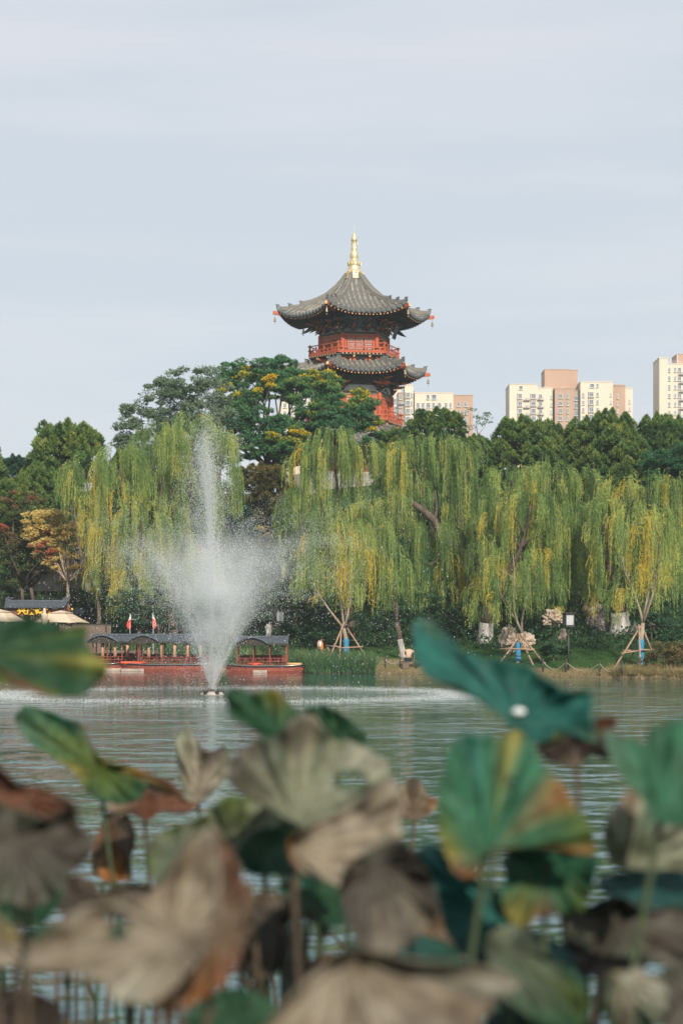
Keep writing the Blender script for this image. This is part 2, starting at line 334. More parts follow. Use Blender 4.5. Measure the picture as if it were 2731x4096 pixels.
def water_material():
    m, nt, b = nodes_of('lake_water'); L = nt.links.new
    geo = nt.nodes.new('ShaderNodeNewGeometry'); sep = nt.nodes.new('ShaderNodeSeparateXYZ'); L(geo.outputs['Position'], sep.inputs[0])
    def layer(sx, sy, sc, det, dist):
        mp = nt.nodes.new('ShaderNodeMapping'); mp.inputs['Scale'].default_value = (sx, sy, 1); L(geo.outputs['Position'], mp.inputs['Vector'])
        n = N(nt, 'ShaderNodeTexNoise', Scale=sc, Detail=det, Roughness=0.55, Distortion=dist); L(mp.outputs['Vector'], n.inputs['Vector']); return n.outputs['Fac']
    big = layer(0.95, 1.0, 0.50, 1.5, 0.5); mid = layer(1.0, 1.0, 1.45, 2, 0.5); fine = layer(1.1, 1.0, 6.0, 2, 0.2)
    # wind reaches the open water and leaves the strip under the far bank calmer
    mr = nt.nodes.new('ShaderNodeMapRange'); L(sep.outputs['Y'], mr.inputs['Value'])
    mr.inputs['From Min'].default_value = 78; mr.inputs['From Max'].default_value = 97; mr.inputs['To Min'].default_value = 1.0; mr.inputs['To Max'].default_value = 0.16
    m0 = nt.nodes.new('ShaderNodeMapRange'); L(sep.outputs['Y'], m0.inputs['Value']); m0.inputs['From Min'].default_value = 22; m0.inputs['From Max'].default_value = 60; m0.inputs['To Min'].default_value = 1.05; m0.inputs['To Max'].default_value = 1.7
    mm0 = nt.nodes.new('ShaderNodeMath'); mm0.operation = 'MULTIPLY'; L(mr.outputs[0], mm0.inputs[0]); L(m0.outputs[0], mm0.inputs[1])
    patch = layer(0.07, 0.10, 1.0, 3, 0.8)
    pr = nt.nodes.new('ShaderNodeMapRange'); L(patch, pr.inputs['Value']); pr.inputs['From Min'].default_value = 0.38; pr.inputs['From Max'].default_value = 0.62
    pr.inputs['To Min'].default_value = 0.40; pr.inputs['To Max'].default_value = 1.5
    st = nt.nodes.new('ShaderNodeMath'); st.operation = 'MULTIPLY'; L(mm0.outputs[0], st.inputs[0]); L(pr.outputs[0], st.inputs[1])
    nor = None
    for h, s, dist in ((big, 1.0, 0.15), (mid, 1.0, 0.050), (fine, 0.8, 0.007)):
        bp = N(nt, 'ShaderNodeBump', Distance=dist); mu = nt.nodes.new('ShaderNodeMath'); mu.operation = 'MULTIPLY'; mu.inputs[1].default_value = s
        L(st.outputs[0], mu.inputs[0]); L(mu.outputs[0], bp.inputs['Strength']); L(h, bp.inputs['Height'])
        if nor: L(nor, bp.inputs['Normal'])
        nor = bp.outputs['Normal']
    b.inputs['Base Color'].default_value = (0.018, 0.080, 0.076, 1); b.inputs['Roughness'].default_value = 0.06
    b.inputs['IOR'].default_value = 1.33; b.inputs['Specular IOR Level'].default_value = 0.7
    L(nor, b.inputs['Normal'])
    return m
wm = MB(); wm.add([(-1500, -60, 0), (1500, -60, 0), (1500, 125, 0), (-1500, 125, 0)], [(0, 1, 2, 3)])
wo = wm.build('water', water_material()); wo['kind'] = 'structure'

# ================================================================ FOLIAGE BUILDERS
def tri_mesh(name, C, U, V, T, mat, quad=False):
    """one leaf-sized face per row: centre C, half-length U, half-width V (numpy N x 3), colour number T"""
    n = len(C)
    if quad: vs = np.stack([C - U, C + V, C + U, C - V], 1); k = 4
    else: vs = np.stack([C - U - V, C - U + V, C + U], 1); k = 3
    me = bpy.data.meshes.new(name)
    me.vertices.add(n * k); me.vertices.foreach_set('co', vs.reshape(-1).astype(np.float32))
    me.loops.add(n * k); me.loops.foreach_set('vertex_index', np.arange(n * k, dtype=np.int32))
    me.polygons.add(n); me.polygons.foreach_set('loop_start', np.arange(0, n * k, k, dtype=np.int32))
    try: me.polygons.foreach_set('loop_total', np.full(n, k, dtype=np.int32))
    except Exception: pass
    me.update(calc_edges=True)
    a = me.attributes.new('tint', 'FLOAT', 'FACE'); a.data.foreach_set('value', T.astype(np.float32))
    me.materials.append(mat)
    return me

def unit(a): return a / np.maximum(np.linalg.norm(a, axis=1, keepdims=True), 1e-6)
def rdir(n): return unit(RNG.normal(size=(n, 3)))

def strands(starts, lens, outd, tint, step=0.13, leaf=0.085, wid=0.013, bend=0.35, sway=0.06):
    """hanging willow twigs: each starts along outd, bends over and hangs; narrow leaves in pairs all the way down"""
    Cs, Us, Vs, Ts = [], [], [], []
    for s, L, o, t in zip(starts, lens, outd, tint):
        n = max(3, int(L / step)); q = np.arange(n) / n * L
        k = bend * (0.6 + 0.8 * RNG.random())
        hx = k * (1 - np.exp(-q / k))                       # travel outward
        dz = 0.5 * k * (1 - np.exp(-q / (0.4 * k))) * (0.5 + RNG.random()) * 0.6 - np.maximum(0, q - hx * 0.7)
        ph = RNG.random() * 6.28; sw = sway * q / max(L, .1) * np.sin(q * 1.4 + ph)
        p = np.stack([s[0] + o[0] * hx + sw, s[1] + o[1] * hx + sw * 0.6, s[2] + dz], 1)
        tan = np.gradient(p, axis=0); tan = unit(tan)
        for side in (0, 1):
            r = rdir(n) * 0.55; u = unit(tan + r) * (leaf * (0.75 + 0.5 * RNG.random((n, 1))))
            v = unit(np.cross(u, rdir(n))) * wid * (0.8 + 0.5 * RNG.random((n, 1)))
            Cs.append(p + u * 0.7 + RNG.normal(size=(n, 3)) * 0.012); Us.append(u); Vs.append(v); Ts.append(t + RNG.normal(size=n) * 0.06)
    return np.concatenate(Cs), np.concatenate(Us), np.concatenate(Vs), np.concatenate(Ts)

def willow_lobe(cx, cy, rx, ry, zt, zb, dens=1.0, yellow=0.3, dome=None, Lr=(1.6, 4.2), skirt=0.5):
    """clusters of hanging twigs round an upright dome between zb and zt; skirt: how ragged the bottom is"""
    H = zt - zb; dome = dome or min(H * 0.45, max(rx, ry) * 0.9)
    area = (rx + ry) * PI * H
    nc = max(10, int(area * 0.64 * dens))
    St, Ln, Ou, Tn = [], [], [], []
    for c in range(nc):
        a = RNG.random() * 2 * PI; top = RNG.random() < 0.30
        if top:
            r = math.sqrt(RNG.random()) * 0.95; z = zt - dome * (1 - math.sqrt(max(0, 1 - r * r))) - RNG.random() * 0.4
        else:
            z = zb + 0.8 + (H - 0.8 - dome * 0.3) * RNG.random()
            fr = 1.0 if z < zt - dome else math.sqrt(max(0.0, 1 - ((z - zt + dome) / dome) ** 2))
            r = fr * (0.70 + 0.32 * RNG.random())
            if a < PI and RNG.random() < 0.62: a = -a       # more on the side that faces the lake
        bx, by = cx + rx * r * math.cos(a), cy + ry * r * math.sin(a)
        o = np.array([math.cos(a), math.sin(a), 0]) * (0.3 + r)
        L = Lr[0] + (Lr[1] - Lr[0]) * RNG.random() ** 1.3
        lo = zb + skirt * H * 0.5 * RNG.random() ** 2
        L = min(L, max(0.5, z - lo))
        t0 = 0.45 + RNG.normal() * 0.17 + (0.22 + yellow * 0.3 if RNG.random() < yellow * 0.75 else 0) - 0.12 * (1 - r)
        m = int(9 + RNG.random() * 11)
        for j in range(m):
            St.append((bx + RNG.normal() * 0.12, by + RNG.normal() * 0.15, z + RNG.normal() * 0.22)); Ln.append(max(0.4, L * (0.6 + 0.5 * RNG.random())))
            oo = o + RNG.normal(size=3) * 0.25; Ou.append(oo); Tn.append(t0 + RNG.normal() * 0.07)
    return strands(St, Ln, Ou, Tn)

def limb(mb, p0, p1, r0, r1, wig=0.15, n=7, nn=7, mi=0):
    p0, p1 = Vector(p0), Vector(p1); L = (p1 - p0).length; pts = []; rr = []
    a = Vector((random.uniform(-1, 1), random.uniform(-1, 1), random.uniform(-.3, .3))) * wig * L; b = Vector((random.uniform(-1, 1), random.uniform(-1, 1), 0)) * wig * L * 0.4
    for i in range(n + 1):
        t = i / n; pts.append(p0.lerp(p1, t) + a * math.sin(PI * t) + b * math.sin(2 * PI * t)); rr.append(r0 + (r1 - r0) * t)
    mb.tube(pts, rr, nn, mi)
    return pts

WG = 'weeping willows along the far bank'
def willow(label, Y, trunk_px, base_py, lobes, r=0.22, yellow=0.3, lime=0.0, lean=0, dens=1.0, cat='tree', bark='bark', group=WG, limbs=3, cast=None):
    """lobes: (px, py_top, half width px, py_bottom, depth offset, yellow)"""
    bx = (trunk_px - 1365.5) * Y / F; gz0 = ground(bx, Y)
    t = thing('weeping_willow', label, cat, (bx, Y, gz0), group=group)
    loc = Vector((bx, Y, gz0)); mb = MB(); main = None
    lob = []
    for l in lobes:
        px, pt, hw, pb, dy = l[:5]; yy = l[5] if len(l) > 5 else yellow
        Yl = Y + dy; lob.append((M(px - 1365.5, Yl), Yl, M(hw, Yl), P(0, pt, Yl).z, P(0, pb, Yl).z, yy))
    bigl = max(lob, key=lambda q: q[3] - q[4])
    top = Vector((bigl[0] + lean, bigl[1] + 0.3, bigl[4] + (bigl[3] - bigl[4]) * 0.55))
    fork = loc.lerp(top, 0.38); fork.x = loc.x + (top.x - loc.x) * 0.22
    pts = [Vector((loc.x, loc.y, gz0 - 0.3)), loc + Vector((0.03, 0, 0.5)), loc.lerp(fork, 0.6) + Vector((0.1 * random.uniform(-1, 1), 0, 0)), fork]
    if lime:
        zl = gz0 + lime; lower = MB(); k = min(0.95, lime / max(0.5, fork.z - gz0)); pm = loc.lerp(fork, k)
        lower.tube([pts[0] - loc, Vector((0, 0, 0.15)), Vector(((pm.x - loc.x) * 0.4, 0, lime * 0.5)), pm - loc], [r * 1.55, r * 1.35, r * 1.08, r], 12)
        lower.build('painted_trunk_base', MT['lime'], t, True)
        mb.tube([pm, pm.lerp(fork, 0.5), fork], [r * 0.99, r * 0.9, r * 0.8], 10)
    else: mb.tube(pts, [r * 1.5, r * 1.15, r, r * 0.8], 10)
    for q in lob:
        tp = Vector((q[0], q[1], q[4] + (q[3] - q[4]) * 0.86))
        ps = limb(mb, fork, tp, r * 0.6, r * 0.14, 0.10)
        for k in range(limbs):
            a = random.uniform(0, 2 * PI); s = ps[random.randint(2, 5)]
            limb(mb, s, Vector((q[0] + q[2] * 0.8 * math.cos(a), q[1] + q[2] * 0.6 * math.sin(a), s.z + (q[3] - s.z) * random.uniform(0.3, 0.85))), r * 0.25, r * 0.05, 0.10, 5, 5)
    mb.v = [(x - loc.x, y - loc.y, z - loc.z) for x, y, z in mb.v]
    mb.build('trunk', MT[bark], t, True)
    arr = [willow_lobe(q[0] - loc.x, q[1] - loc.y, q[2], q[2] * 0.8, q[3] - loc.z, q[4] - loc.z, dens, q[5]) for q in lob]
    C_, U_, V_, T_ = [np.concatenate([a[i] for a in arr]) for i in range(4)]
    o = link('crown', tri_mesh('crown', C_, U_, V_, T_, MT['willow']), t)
    return t

def plume_cloud(cents, radii, heights, n_per, size, tint, up=0.8, flat=1.0):
    """leaf faces on the skins of many small upright plumes"""
    Cs, Us, Vs, Ts = [], [], [], []
    for c, r, h, t in zip(cents, radii, heights, tint):
        d = rdir(n_per); d[:, 2] = np.abs(d[:, 2]) * 1.0 - 0.25
        rr = r * (1 - 0.55 * np.clip(d[:, 2], 0, 1)) * (0.55 + 0.5 * RNG.random(n_per) ** 0.6)
        p = np.array(c) + np.stack([d[:, 0] * rr, d[:, 1] * rr * flat, d[:, 2] * h * (0.7 + 0.3 * RNG.random(n_per))], 1)
        u = unit(np.stack([d[:, 0], d[:, 1], np.full(n_per, up)], 1) + RNG.normal(size=(n_per, 3)) * 0.3) * size * (0.6 + 0.7 * RNG.random((n_per, 1)))
        v = unit(np.cross(u, rdir(n_per))) * size * 0.42
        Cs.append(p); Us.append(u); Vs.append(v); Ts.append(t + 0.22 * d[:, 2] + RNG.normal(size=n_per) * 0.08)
    return np.concatenate(Cs), np.concatenate(Us), np.concatenate(Vs), np.concatenate(Ts)

def conifer_mesh(name, mat, h=9.0, w=2.7, nplume=190, n_per=190, size=0.125, seed=1, tops=2):
    """egg-shaped cypress crown, base at z=0: stacked upright plumes, a few of them sticking out at the top"""
    global RNG
    keep = RNG; RNG = np.random.default_rng(seed)
    cs, rs, hs, ts = [], [], [], []
    for i in range(nplume):
        q = (i + 0.5) / nplume; z = h * (0.02 + 0.90 * q ** 0.9); prof = (0.86 + 0.2 * math.sin(PI * min(1, z / h * 1.35))) * math.sqrt(max(0.0, 1 - (z / h) ** 5.0))
        a = i * 2.39996 + RNG.normal() * 0.3; r = w * prof * (0.74 + 0.26 * RNG.random())
        cs.append((r * math.cos(a), r * math.sin(a), z)); k = 0.75 + 0.5 * RNG.random()
        rs.append(0.60 * k * (1 - 0.25 * q)); hs.append(0.74 * k); ts.append(0.45 + RNG.normal() * 0.17)
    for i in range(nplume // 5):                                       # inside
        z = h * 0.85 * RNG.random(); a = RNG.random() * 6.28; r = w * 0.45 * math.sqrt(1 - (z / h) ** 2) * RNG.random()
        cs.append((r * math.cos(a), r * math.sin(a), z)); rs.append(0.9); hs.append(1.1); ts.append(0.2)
    for i in range(tops + 2):
        a = RNG.random() * 6.28; r = w * (0.15 + 0.40 * RNG.random()) if i else 0
        for k in range(3):
            cs.append((r * math.cos(a), r * math.sin(a), h * ((0.90 - 0.25 * (r / w)) if i else 0.91) + k * 0.24)); rs.append(0.42 - 0.09 * k); hs.append(0.5); ts.append(0.55)
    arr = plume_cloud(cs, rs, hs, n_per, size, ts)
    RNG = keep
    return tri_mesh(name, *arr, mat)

def blob_cloud(lobes, sub, n_per, size, tints, wid=0.45, droop=0.0, fl=0.6, subr=(0.35, 0.6)):
    """broadleaf: each lobe (x,y,z,r) is a cloud of small flattened clumps, leaf faces lie over each clump"""
    Cs, Us, Vs, Ts = [], [], [], []
    for (x, y, z, r), t in zip(lobes, tints):
        k = max(4, int(sub * r * r))
        d = rdir(k); rad = r * (0.45 + 0.55 * RNG.random((k, 1)) ** 0.5)
        cc = np.array([x, y, z]) + d * rad * np.array([1, 1, 0.85])
        for c in cc:
            rs = (subr[0] + (subr[1] - subr[0]) * RNG.random()) * (0.6 + 0.4 * min(r, 1.6) / 1.6)
            dd = rdir(n_per); dd[:, 2] = dd[:, 2] * 0.75 + 0.2
            p = c + dd * rs * np.array([1, 1, fl]) * (0.6 + 0.45 * RNG.random((n_per, 1)))
            u = unit(dd * np.array([1, 1, 0.4]) + np.array([0, 0, -droop]) + RNG.normal(size=(n_per, 3)) * 0.45) * size * (0.6 + 0.8 * RNG.random((n_per, 1)))
            v = unit(np.cross(u, unit(dd + RNG.normal(size=(n_per, 3)) * 0.5))) * size * wid
            tt = t + RNG.normal() * 0.05
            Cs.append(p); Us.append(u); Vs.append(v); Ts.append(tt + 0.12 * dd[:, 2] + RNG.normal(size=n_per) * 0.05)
    return np.concatenate(Cs), np.concatenate(Us), np.concatenate(Vs), np.concatenate(Ts)

def broadleaf(name, label, cat, Y, trunk_px, lobes, mat, bark='bark', sub=9, n_per=110, size=0.11, tint=0.4, r=0.16, group=None, trunk=True, droop=0.0, stems=1, fl=0.6, wid=0.45, subr=(0.35, 0.6), branch=True):
    """lobes: (px, py, radius px, depth offset, tint offset)"""
    bx = M(trunk_px - 1365.5, Y); z0 = ground(bx, Y); loc = Vector((bx, Y, z0))
    t = thing(name, label, cat, loc, group=group)
    L3, tn = [], []
    for l in lobes:
        px, py, rp = l[:3]; dy = l[3] if len(l) > 3 else 0; to = l[4] if len(l) > 4 else 0
        p = P(px, py, Y + dy) - loc; L3.append((p.x, p.y, p.z, M(rp, Y))); tn.append(tint + to)
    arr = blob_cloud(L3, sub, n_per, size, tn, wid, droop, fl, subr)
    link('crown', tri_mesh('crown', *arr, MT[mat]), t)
    if trunk:
        zlo = min(l[2] - l[3] for l in L3); zc = sum(l[2] for l in L3) / len(L3)
        mb = MB()
        for s in range(stems):
            off = Vector(((s - (stems - 1) / 2) * r * 2.6, 0, 0)); fork = Vector(((s - (stems - 1) / 2) * 0.7 + random.uniform(-.2, .2), 0, max(0.8, zlo * 0.5 + zc * 0.3)))
            limb(mb, off + Vector((0, 0, -0.3)), fork, r, r * 0.7, 0.04)
            if branch:
                for i, l in enumerate(L3):
                    if i % stems == s: limb(mb, fork, (l[0], l[1], l[2] + 0.2 * l[3]), r * 0.5, r * 0.1, 0.09, 6, 6)
        mb.build('trunk', MT[bark], t, True)
    return t
# ================================================================ PAGODA
PY = 190.0; PX = M(1416 - 1365.5, PY); TA = -19.6          # axis, and the azimuth of the first corner
PZ0 = ground(PX, PY)
pag = thing('pagoda', 'tall hexagonal red pagoda with grey tiled roofs and a gold finial rising behind the trees', 'pagoda', (PX, PY, 0))
T30 = math.tan(PI / 6); C30 = math.cos(PI / 6)
FACE_AZ = [math.radians(TA + 30 + 60 * k) for k in range(6)]
COR_AZ = [math.radians(TA + 60 * k) for k in range(6)]

def hexring(R, a0=TA): return [(R * math.sin(math.radians(a0 + 60 * k)), -R * math.cos(math.radians(a0 + 60 * k))) for k in range(6)]
def six(name, me, parent, azs, skip=(), **k):
    return [link(name, me, parent, rz=a, **k) for i, a in enumerate(azs) if i not in skip]

HT = [(0.0, 1.06), (0.115, 1.0), (0.23, 0.735), (0.38, 0.50), (0.55, 0.32), (0.70, 0.20), (0.86, 0.095), (1.0, 0.0)]
def make_roof(zt, zmid, zcor, Rc, Rtop, full=True, row=0.49):
    """zt: height at the inner edge, zmid/zcor: eave height at the middle and at the corner, Rc: corner radius"""
    Ac = Rc * C30; Am = Ac * 0.965; s0 = Rtop / Rc
    def h(s):
        if full: return float(np.interp(s, [a for a, _ in HT], [b for _, b in HT]))
        q = max(0.0, (s - s0) / (1 - s0)); return 1 - (q ** 0.8) * 1.0
    def pt(x, s, up=0.0):
        """canonical face: outward -Y. x may run to +-(d tan30)"""
        d = s * Ac; u = min(1.0, abs(x) / max(d * T30, 1e-4)); d2 = s * (Am + (Ac - Am) * u ** 2.5)
        return Vector((x, -d2, zmid + (zt - zmid) * h(s) + (zcor - zmid) * u ** 2.8 * s ** 3 + up))
    # roof surface and soffit
    mb = MB(); ns, nu = 14, 16; ss = [s0 + (1 - s0) * i / ns for i in range(ns + 1)]
    vs = []; fs = []
    for s in ss:
        w = s * Ac * T30
        for j in range(nu + 1): vs.append(pt(w * (2 * j / nu - 1), s))
    for i in range(ns):
        for j in range(nu): a = i * (nu + 1) + j; fs.append((a, a + nu + 1, a + nu + 2, a + 1))
    mb.add(vs, fs, 0)
    # soffit: from the eave, nearly flat, back to the body
    vs = []; fs = []; q0 = 0.42
    for s in (1.0, 0.985, 0.8, 0.6, q0):
        w = s * Ac * T30
        for j in range(nu + 1):
            p = pt(w * (2 * j / nu - 1), s); e = pt(w * (2 * j / nu - 1) / s if s else 0, 1.0)
            z = e.z - 0.16 - (0.04 if s < 1 else 0) + (1 - s) * Ac * 0.16
            vs.append((p.x, p.y, min(z, p.z - 0.05) if full else min(z, p.z - 0.12)))
    for i in range(4):
        for j in range(nu): a = i * (nu + 1) + j; fs.append((a + 1, a + nu + 2, a + nu + 1, a))
    mb.add(vs, fs, 1)
    # vertical fascia joining the two
    vs = []; w = Ac * T30
    for j in range(nu + 1):
        p = pt(w * (2 * j / nu - 1), 1.0); vs += [p, p - Vector((0, 0, 0.16))]
    mb.add(vs, [(2 * j, 2 * j + 1, 2 * j + 3, 2 * j + 2) for j in range(nu)], 2)
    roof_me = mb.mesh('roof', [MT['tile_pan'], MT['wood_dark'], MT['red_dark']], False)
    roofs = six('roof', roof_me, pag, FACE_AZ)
    # tile rows with their round end tiles
    w = Ac * T30; nrow = int(w / row); xs = [(j) * row for j in range(-nrow, nrow + 1)]
    for x in xs:
        mb = MB(); smin = max(s0, abs(x) / (Ac * T30) + 0.012)
        if smin > 0.97: continue
        n = max(3, int((1 - smin) * 16)); pts = [pt(x, smin + (1.0 - smin) * i / n) for i in range(n + 1)]
        vs = []; fs = []; R = 0.125; K = 5
        for i, p in enumerate(pts):
            jig = 0.012 * ((i * 7 + int(x * 13)) % 3 - 1)
            vs += [(p.x + (R + jig) * math.cos(PI * k / K), p.y, p.z + (R + jig) * math.sin(PI * k / K) * 1.05) for k in range(K + 1)]
        for i in range(n): fs += [(i * (K + 1) + k, i * (K + 1) + k + 1, (i + 1) * (K + 1) + k + 1, (i + 1) * (K + 1) + k) for k in range(K)]
        mb.add(vs, fs, 0)
        e = pts[-1]; mb.tube([e + Vector((0, 0.12, 0.03)), e + Vector((0, -0.07, 0.0))], 0.165, 10, 1)
        mb.tube([e + Vector((0, 0.30, 0.20)), e + Vector((0, 0.22, 0.33))], [0.11, 0.07], 7, 2)
        me = mb.mesh('tile_row', [MT['tile'], MT['tile_end'], MT['tile_end']], True)
        for i, rf in enumerate(roofs): link('tile_row', me, rf)
        # drip tile between the rows
        mb = MB(); xm = x + row / 2
        if abs(xm) < w * 0.97:
            e = pt(xm, 1.0); mb.add([e + Vector((-0.13, -0.05, 0.03)), e + Vector((0.13, -0.05, 0.03)), e + Vector((0.09, -0.06, -0.12)), e + Vector((0, -0.06, -0.19)), e + Vector((-0.09, -0.06, -0.12)),
                                     e + Vector((-0.13, 0.1, 0.03)), e + Vector((0.13, 0.1, 0.03))], [(4, 3, 2, 1, 0), (0, 1, 6, 5)], 0)
            me = mb.mesh('drip_tile', MT['tile_end'])
            for rf in roofs: link('drip_tile', me, rf)
    # rafters with painted ends
    nr = int(w / 0.33)
    for j in range(-nr, nr + 1):
        x = j * 0.33
        if abs(x) > w * 0.93: continue
        e = pt(x, 1.0); z = e.z - 0.24; mb = MB()
        slope = 0.16
        mb.bar((x, e.y + 0.10, z), (x, e.y + 1.9, z + 1.8 * slope), 0.11, 0.11, 0)
        mb.box((x, e.y + 0.085, z), (0.125, 0.03, 0.125), mi=1)
        me = mb.mesh('rafter', [MT['wood_dark'], MT['orange'] if j % 2 else MT['pale_line']])
        for rf in roofs: link('rafter', me, rf)
    # corner ridges: canonical corner runs out along -Y
    def cpt(s, up=0.0):
        d = s * Rc; return Vector((0, -d, zmid + (zt - zmid) * h(s) + (zcor - zmid) * s ** 3 + up))
    segs = [(s0, 0.70, 0.44, 0.17), (0.68, 0.85, 0.34, 0.15), (0.83, 1.005, 0.28, 0.14)]
    if not full: segs = [(s0, 0.67, 0.42, 0.17), (0.65, 0.83, 0.36, 0.15), (0.81, 1.005, 0.30, 0.14)]
    for a, b, hh, ww in segs:
        mb = MB(); n = 9; vs = []; fs = []
        for i in range(n + 1):
            s = a + (b - a) * i / n; p = cpt(s); lift = 0.16 * (i / n) ** 4
            vs += [(-ww, p.y, p.z - 0.05), (-ww * 0.75, p.y, p.z + hh + lift - 0.06), (0, p.y, p.z + hh + lift + 0.04), (ww * 0.75, p.y, p.z + hh + lift - 0.06), (ww, p.y, p.z - 0.05)]
        for i in range(n): fs += [(i * 5 + k, (i + 1) * 5 + k, (i + 1) * 5 + k + 1, i * 5 + k + 1) for k in range(4)]
        fs += [(4, 3, 2, 1, 0), tuple(n * 5 + k for k in range(5))]
        mb.add(vs, fs, 0)
        e = Vector(vs[-3]); mb.box((0, e.y - 0.02, e.z - 0.20), (0.24, 0.07, 0.30), mi=1); mb.bar(e + Vector((0, 0.25, -0.02)), e + Vector((0, -0.14, 0.02)), 0.12, 0.07, 1)
        me = mb.mesh('ridge', [MT['ridge'], MT['tile_end']])
        for k, cz in enumerate(COR_AZ): link('ridge', me, roofs[k], rz=cz - FACE_AZ[k] + 0 if False else 0).rotation_euler = (0, 0, cz - FACE_AZ[k])
    # red hip beam end with a bell hanging from it
    e = cpt(1.0)
    mb = MB(); mb.bar((0, e.y + 1.8, e.z - 0.55), (0, e.y - 0.40, e.z - 0.24), 0.24, 0.32, 0); mb.bar((0, e.y - 0.42, e.z - 0.235), (0, e.y - 0.46, e.z - 0.23), 0.22, 0.28, 1)
    me = mb.mesh('hip_beam', [MT['red'], MT['pale_line']])
    bb = MB(); bb.lathe([(0.01, -0.28), (0.015, -0.5), (0.05, -0.52), (0.09, -0.62), (0.10, -0.8), (0.145, -0.92), (0.13, -0.93), (0.0, -0.86)], (0, e.y - 0.25, e.z - 0.18), 8)
    bb.tube([(0, e.y - 0.25, e.z - 1.0), (0, e.y - 0.25, e.z - 1.22)], 0.01, 4); bb.box((0, e.y - 0.25, e.z - 1.30), (0.10, 0.02, 0.14))
    bme = bb.mesh('bell', MT['bronze'])
    for k, cz in enumerate(COR_AZ):
        hb = link('hip_beam', me, roofs[k]); hb.rotation_euler = (0, 0, cz - FACE_AZ[k])
        bl = link('bell', bme, roofs[k]); bl.rotation_euler = (0, 0, cz - FACE_AZ[k])
    return roofs

def hex_wall(name, R, z0, z1, mat):
    mb = MB(); mb.prism([(x, y) for x, y in hexring(R)], z0, z1); return mb.build(name, mat, pag)

def lattice_window(w, h, nx, nz, fr=0.07):
    """frame and bars in the xz plane facing -Y, origin at the lower middle"""
    mb = MB()
    for x in (-w / 2 + fr / 2, w / 2 - fr / 2): mb.box((x, 0, h / 2), (fr, 0.09, h))
    for z in (fr / 2, h - fr / 2): mb.box((0, 0, z), (w - 2 * fr, 0.086, fr))
    iw, ih = w - 2 * fr, h - 2 * fr
    for i in range(1, nx): mb.box((-iw / 2 + iw * i / nx, -0.005, h / 2), (0.028, 0.05, ih))
    for j in range(1, nz): mb.box((0, -0.002, fr + ih * j / nz), (iw, 0.044, 0.028))
    return mb

def make_storey(R, zf, zw, wall, lit=True):
    """walls with columns, beams and three lattice windows on every face between floor zf and beam top zw"""
    ap = R * C30; hw = R / 2
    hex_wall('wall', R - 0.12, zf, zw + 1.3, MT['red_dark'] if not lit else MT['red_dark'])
    # columns
    mb = MB(); mb.lathe([(0.21, zf), (0.21, zw - 0.18), (0.19, zw - 0.12)], (0, -R, 0), 14)
    six('column', mb.mesh('column', MT['red'], True), pag, COR_AZ)
    # panels
    H = zw - zf
    mb = MB(); y = -ap
    mb.box((0, y + 0.02, zw - 0.13), (2 * hw + 0.1, 0.20, 0.26), mi=1)                    # beam
    mb.box((0, y - 0.09, zw - 0.275), (2 * hw - 0.2, 0.03, 0.03), mi=2); mb.box((0, y - 0.085, zw + 0.015), (2 * hw + 0.1, 0.03, 0.035), mi=2)
    mb.box((0, y + 0.05, zw - 0.42), (2 * hw - 0.42, 0.12, 0.26), mi=0)
    mb.box((0, y + 0.05, zf + 0.14), (2 * hw - 0.42, 0.12, 0.28), mi=0)
    for x in (-hw + 0.30, hw - 0.30): mb.box((x, y + 0.05, (zf + zw) / 2 - 0.13), (0.17, 0.11, H - 0.84), mi=0)
    mb.box((0, y - 0.02, zw - 0.56), (2 * hw - 0.5, 0.03, 0.025), mi=2)
    six('wall_panel', mb.mesh('wall_panel', [MT['red'], MT['wood_dark'], MT['pale_line']]), pag, FACE_AZ)
    ww = (2 * hw - 0.80) / 3; wh = H - 0.86; lw = lattice_window(ww - 0.06, wh, 4, 5); wme = lw.mesh('window', MT['red'])
    pm = MB(); pm.box((0, 0.03, wh / 2), (ww - 0.2, 0.012, wh - 0.14)); pme = pm.mesh('pane', MT['paper_glass'])
    for k, az in enumerate(FACE_AZ):
        for i in (-1, 0, 1):
            R3 = Matrix.Rotation(az, 3, 'Z'); p = R3 @ Vector((i * ww, y + 0.03, zf + 0.28))
            w = link('window', wme, pag, loc=p, rz=az); link('pane', pme, w)

def arm(mb, c, L, h, w, d, mi, n=5):
    """boat-shaped bracket arm centred at c running along direction d, curved up at both ends"""
    c = Vector(c); d = Vector(d).normalized(); s = Vector((-d.y, d.x, 0)) * w / 2
    vs = []; fs = []
    for i in range(n + 1):
        t = 2 * i / n - 1; lo = -h * 0.5 + h * 0.75 * abs(t) ** 2.5; p = c + d * (t * L / 2)
        vs += [p + s + Vector((0, 0, lo)), p - s + Vector((0, 0, lo)), p - s + Vector((0, 0, h * 0.5)), p + s + Vector((0, 0, h * 0.5))]
    for i in range(n): fs += [(i * 4 + k, (i + 1) * 4 + k, (i + 1) * 4 + (k + 1) % 4, i * 4 + (k + 1) % 4) for k in range(4)]
    fs += [(3, 2, 1, 0), tuple(n * 4 + k for k in range(4))]
    mb.add(vs, fs, mi)

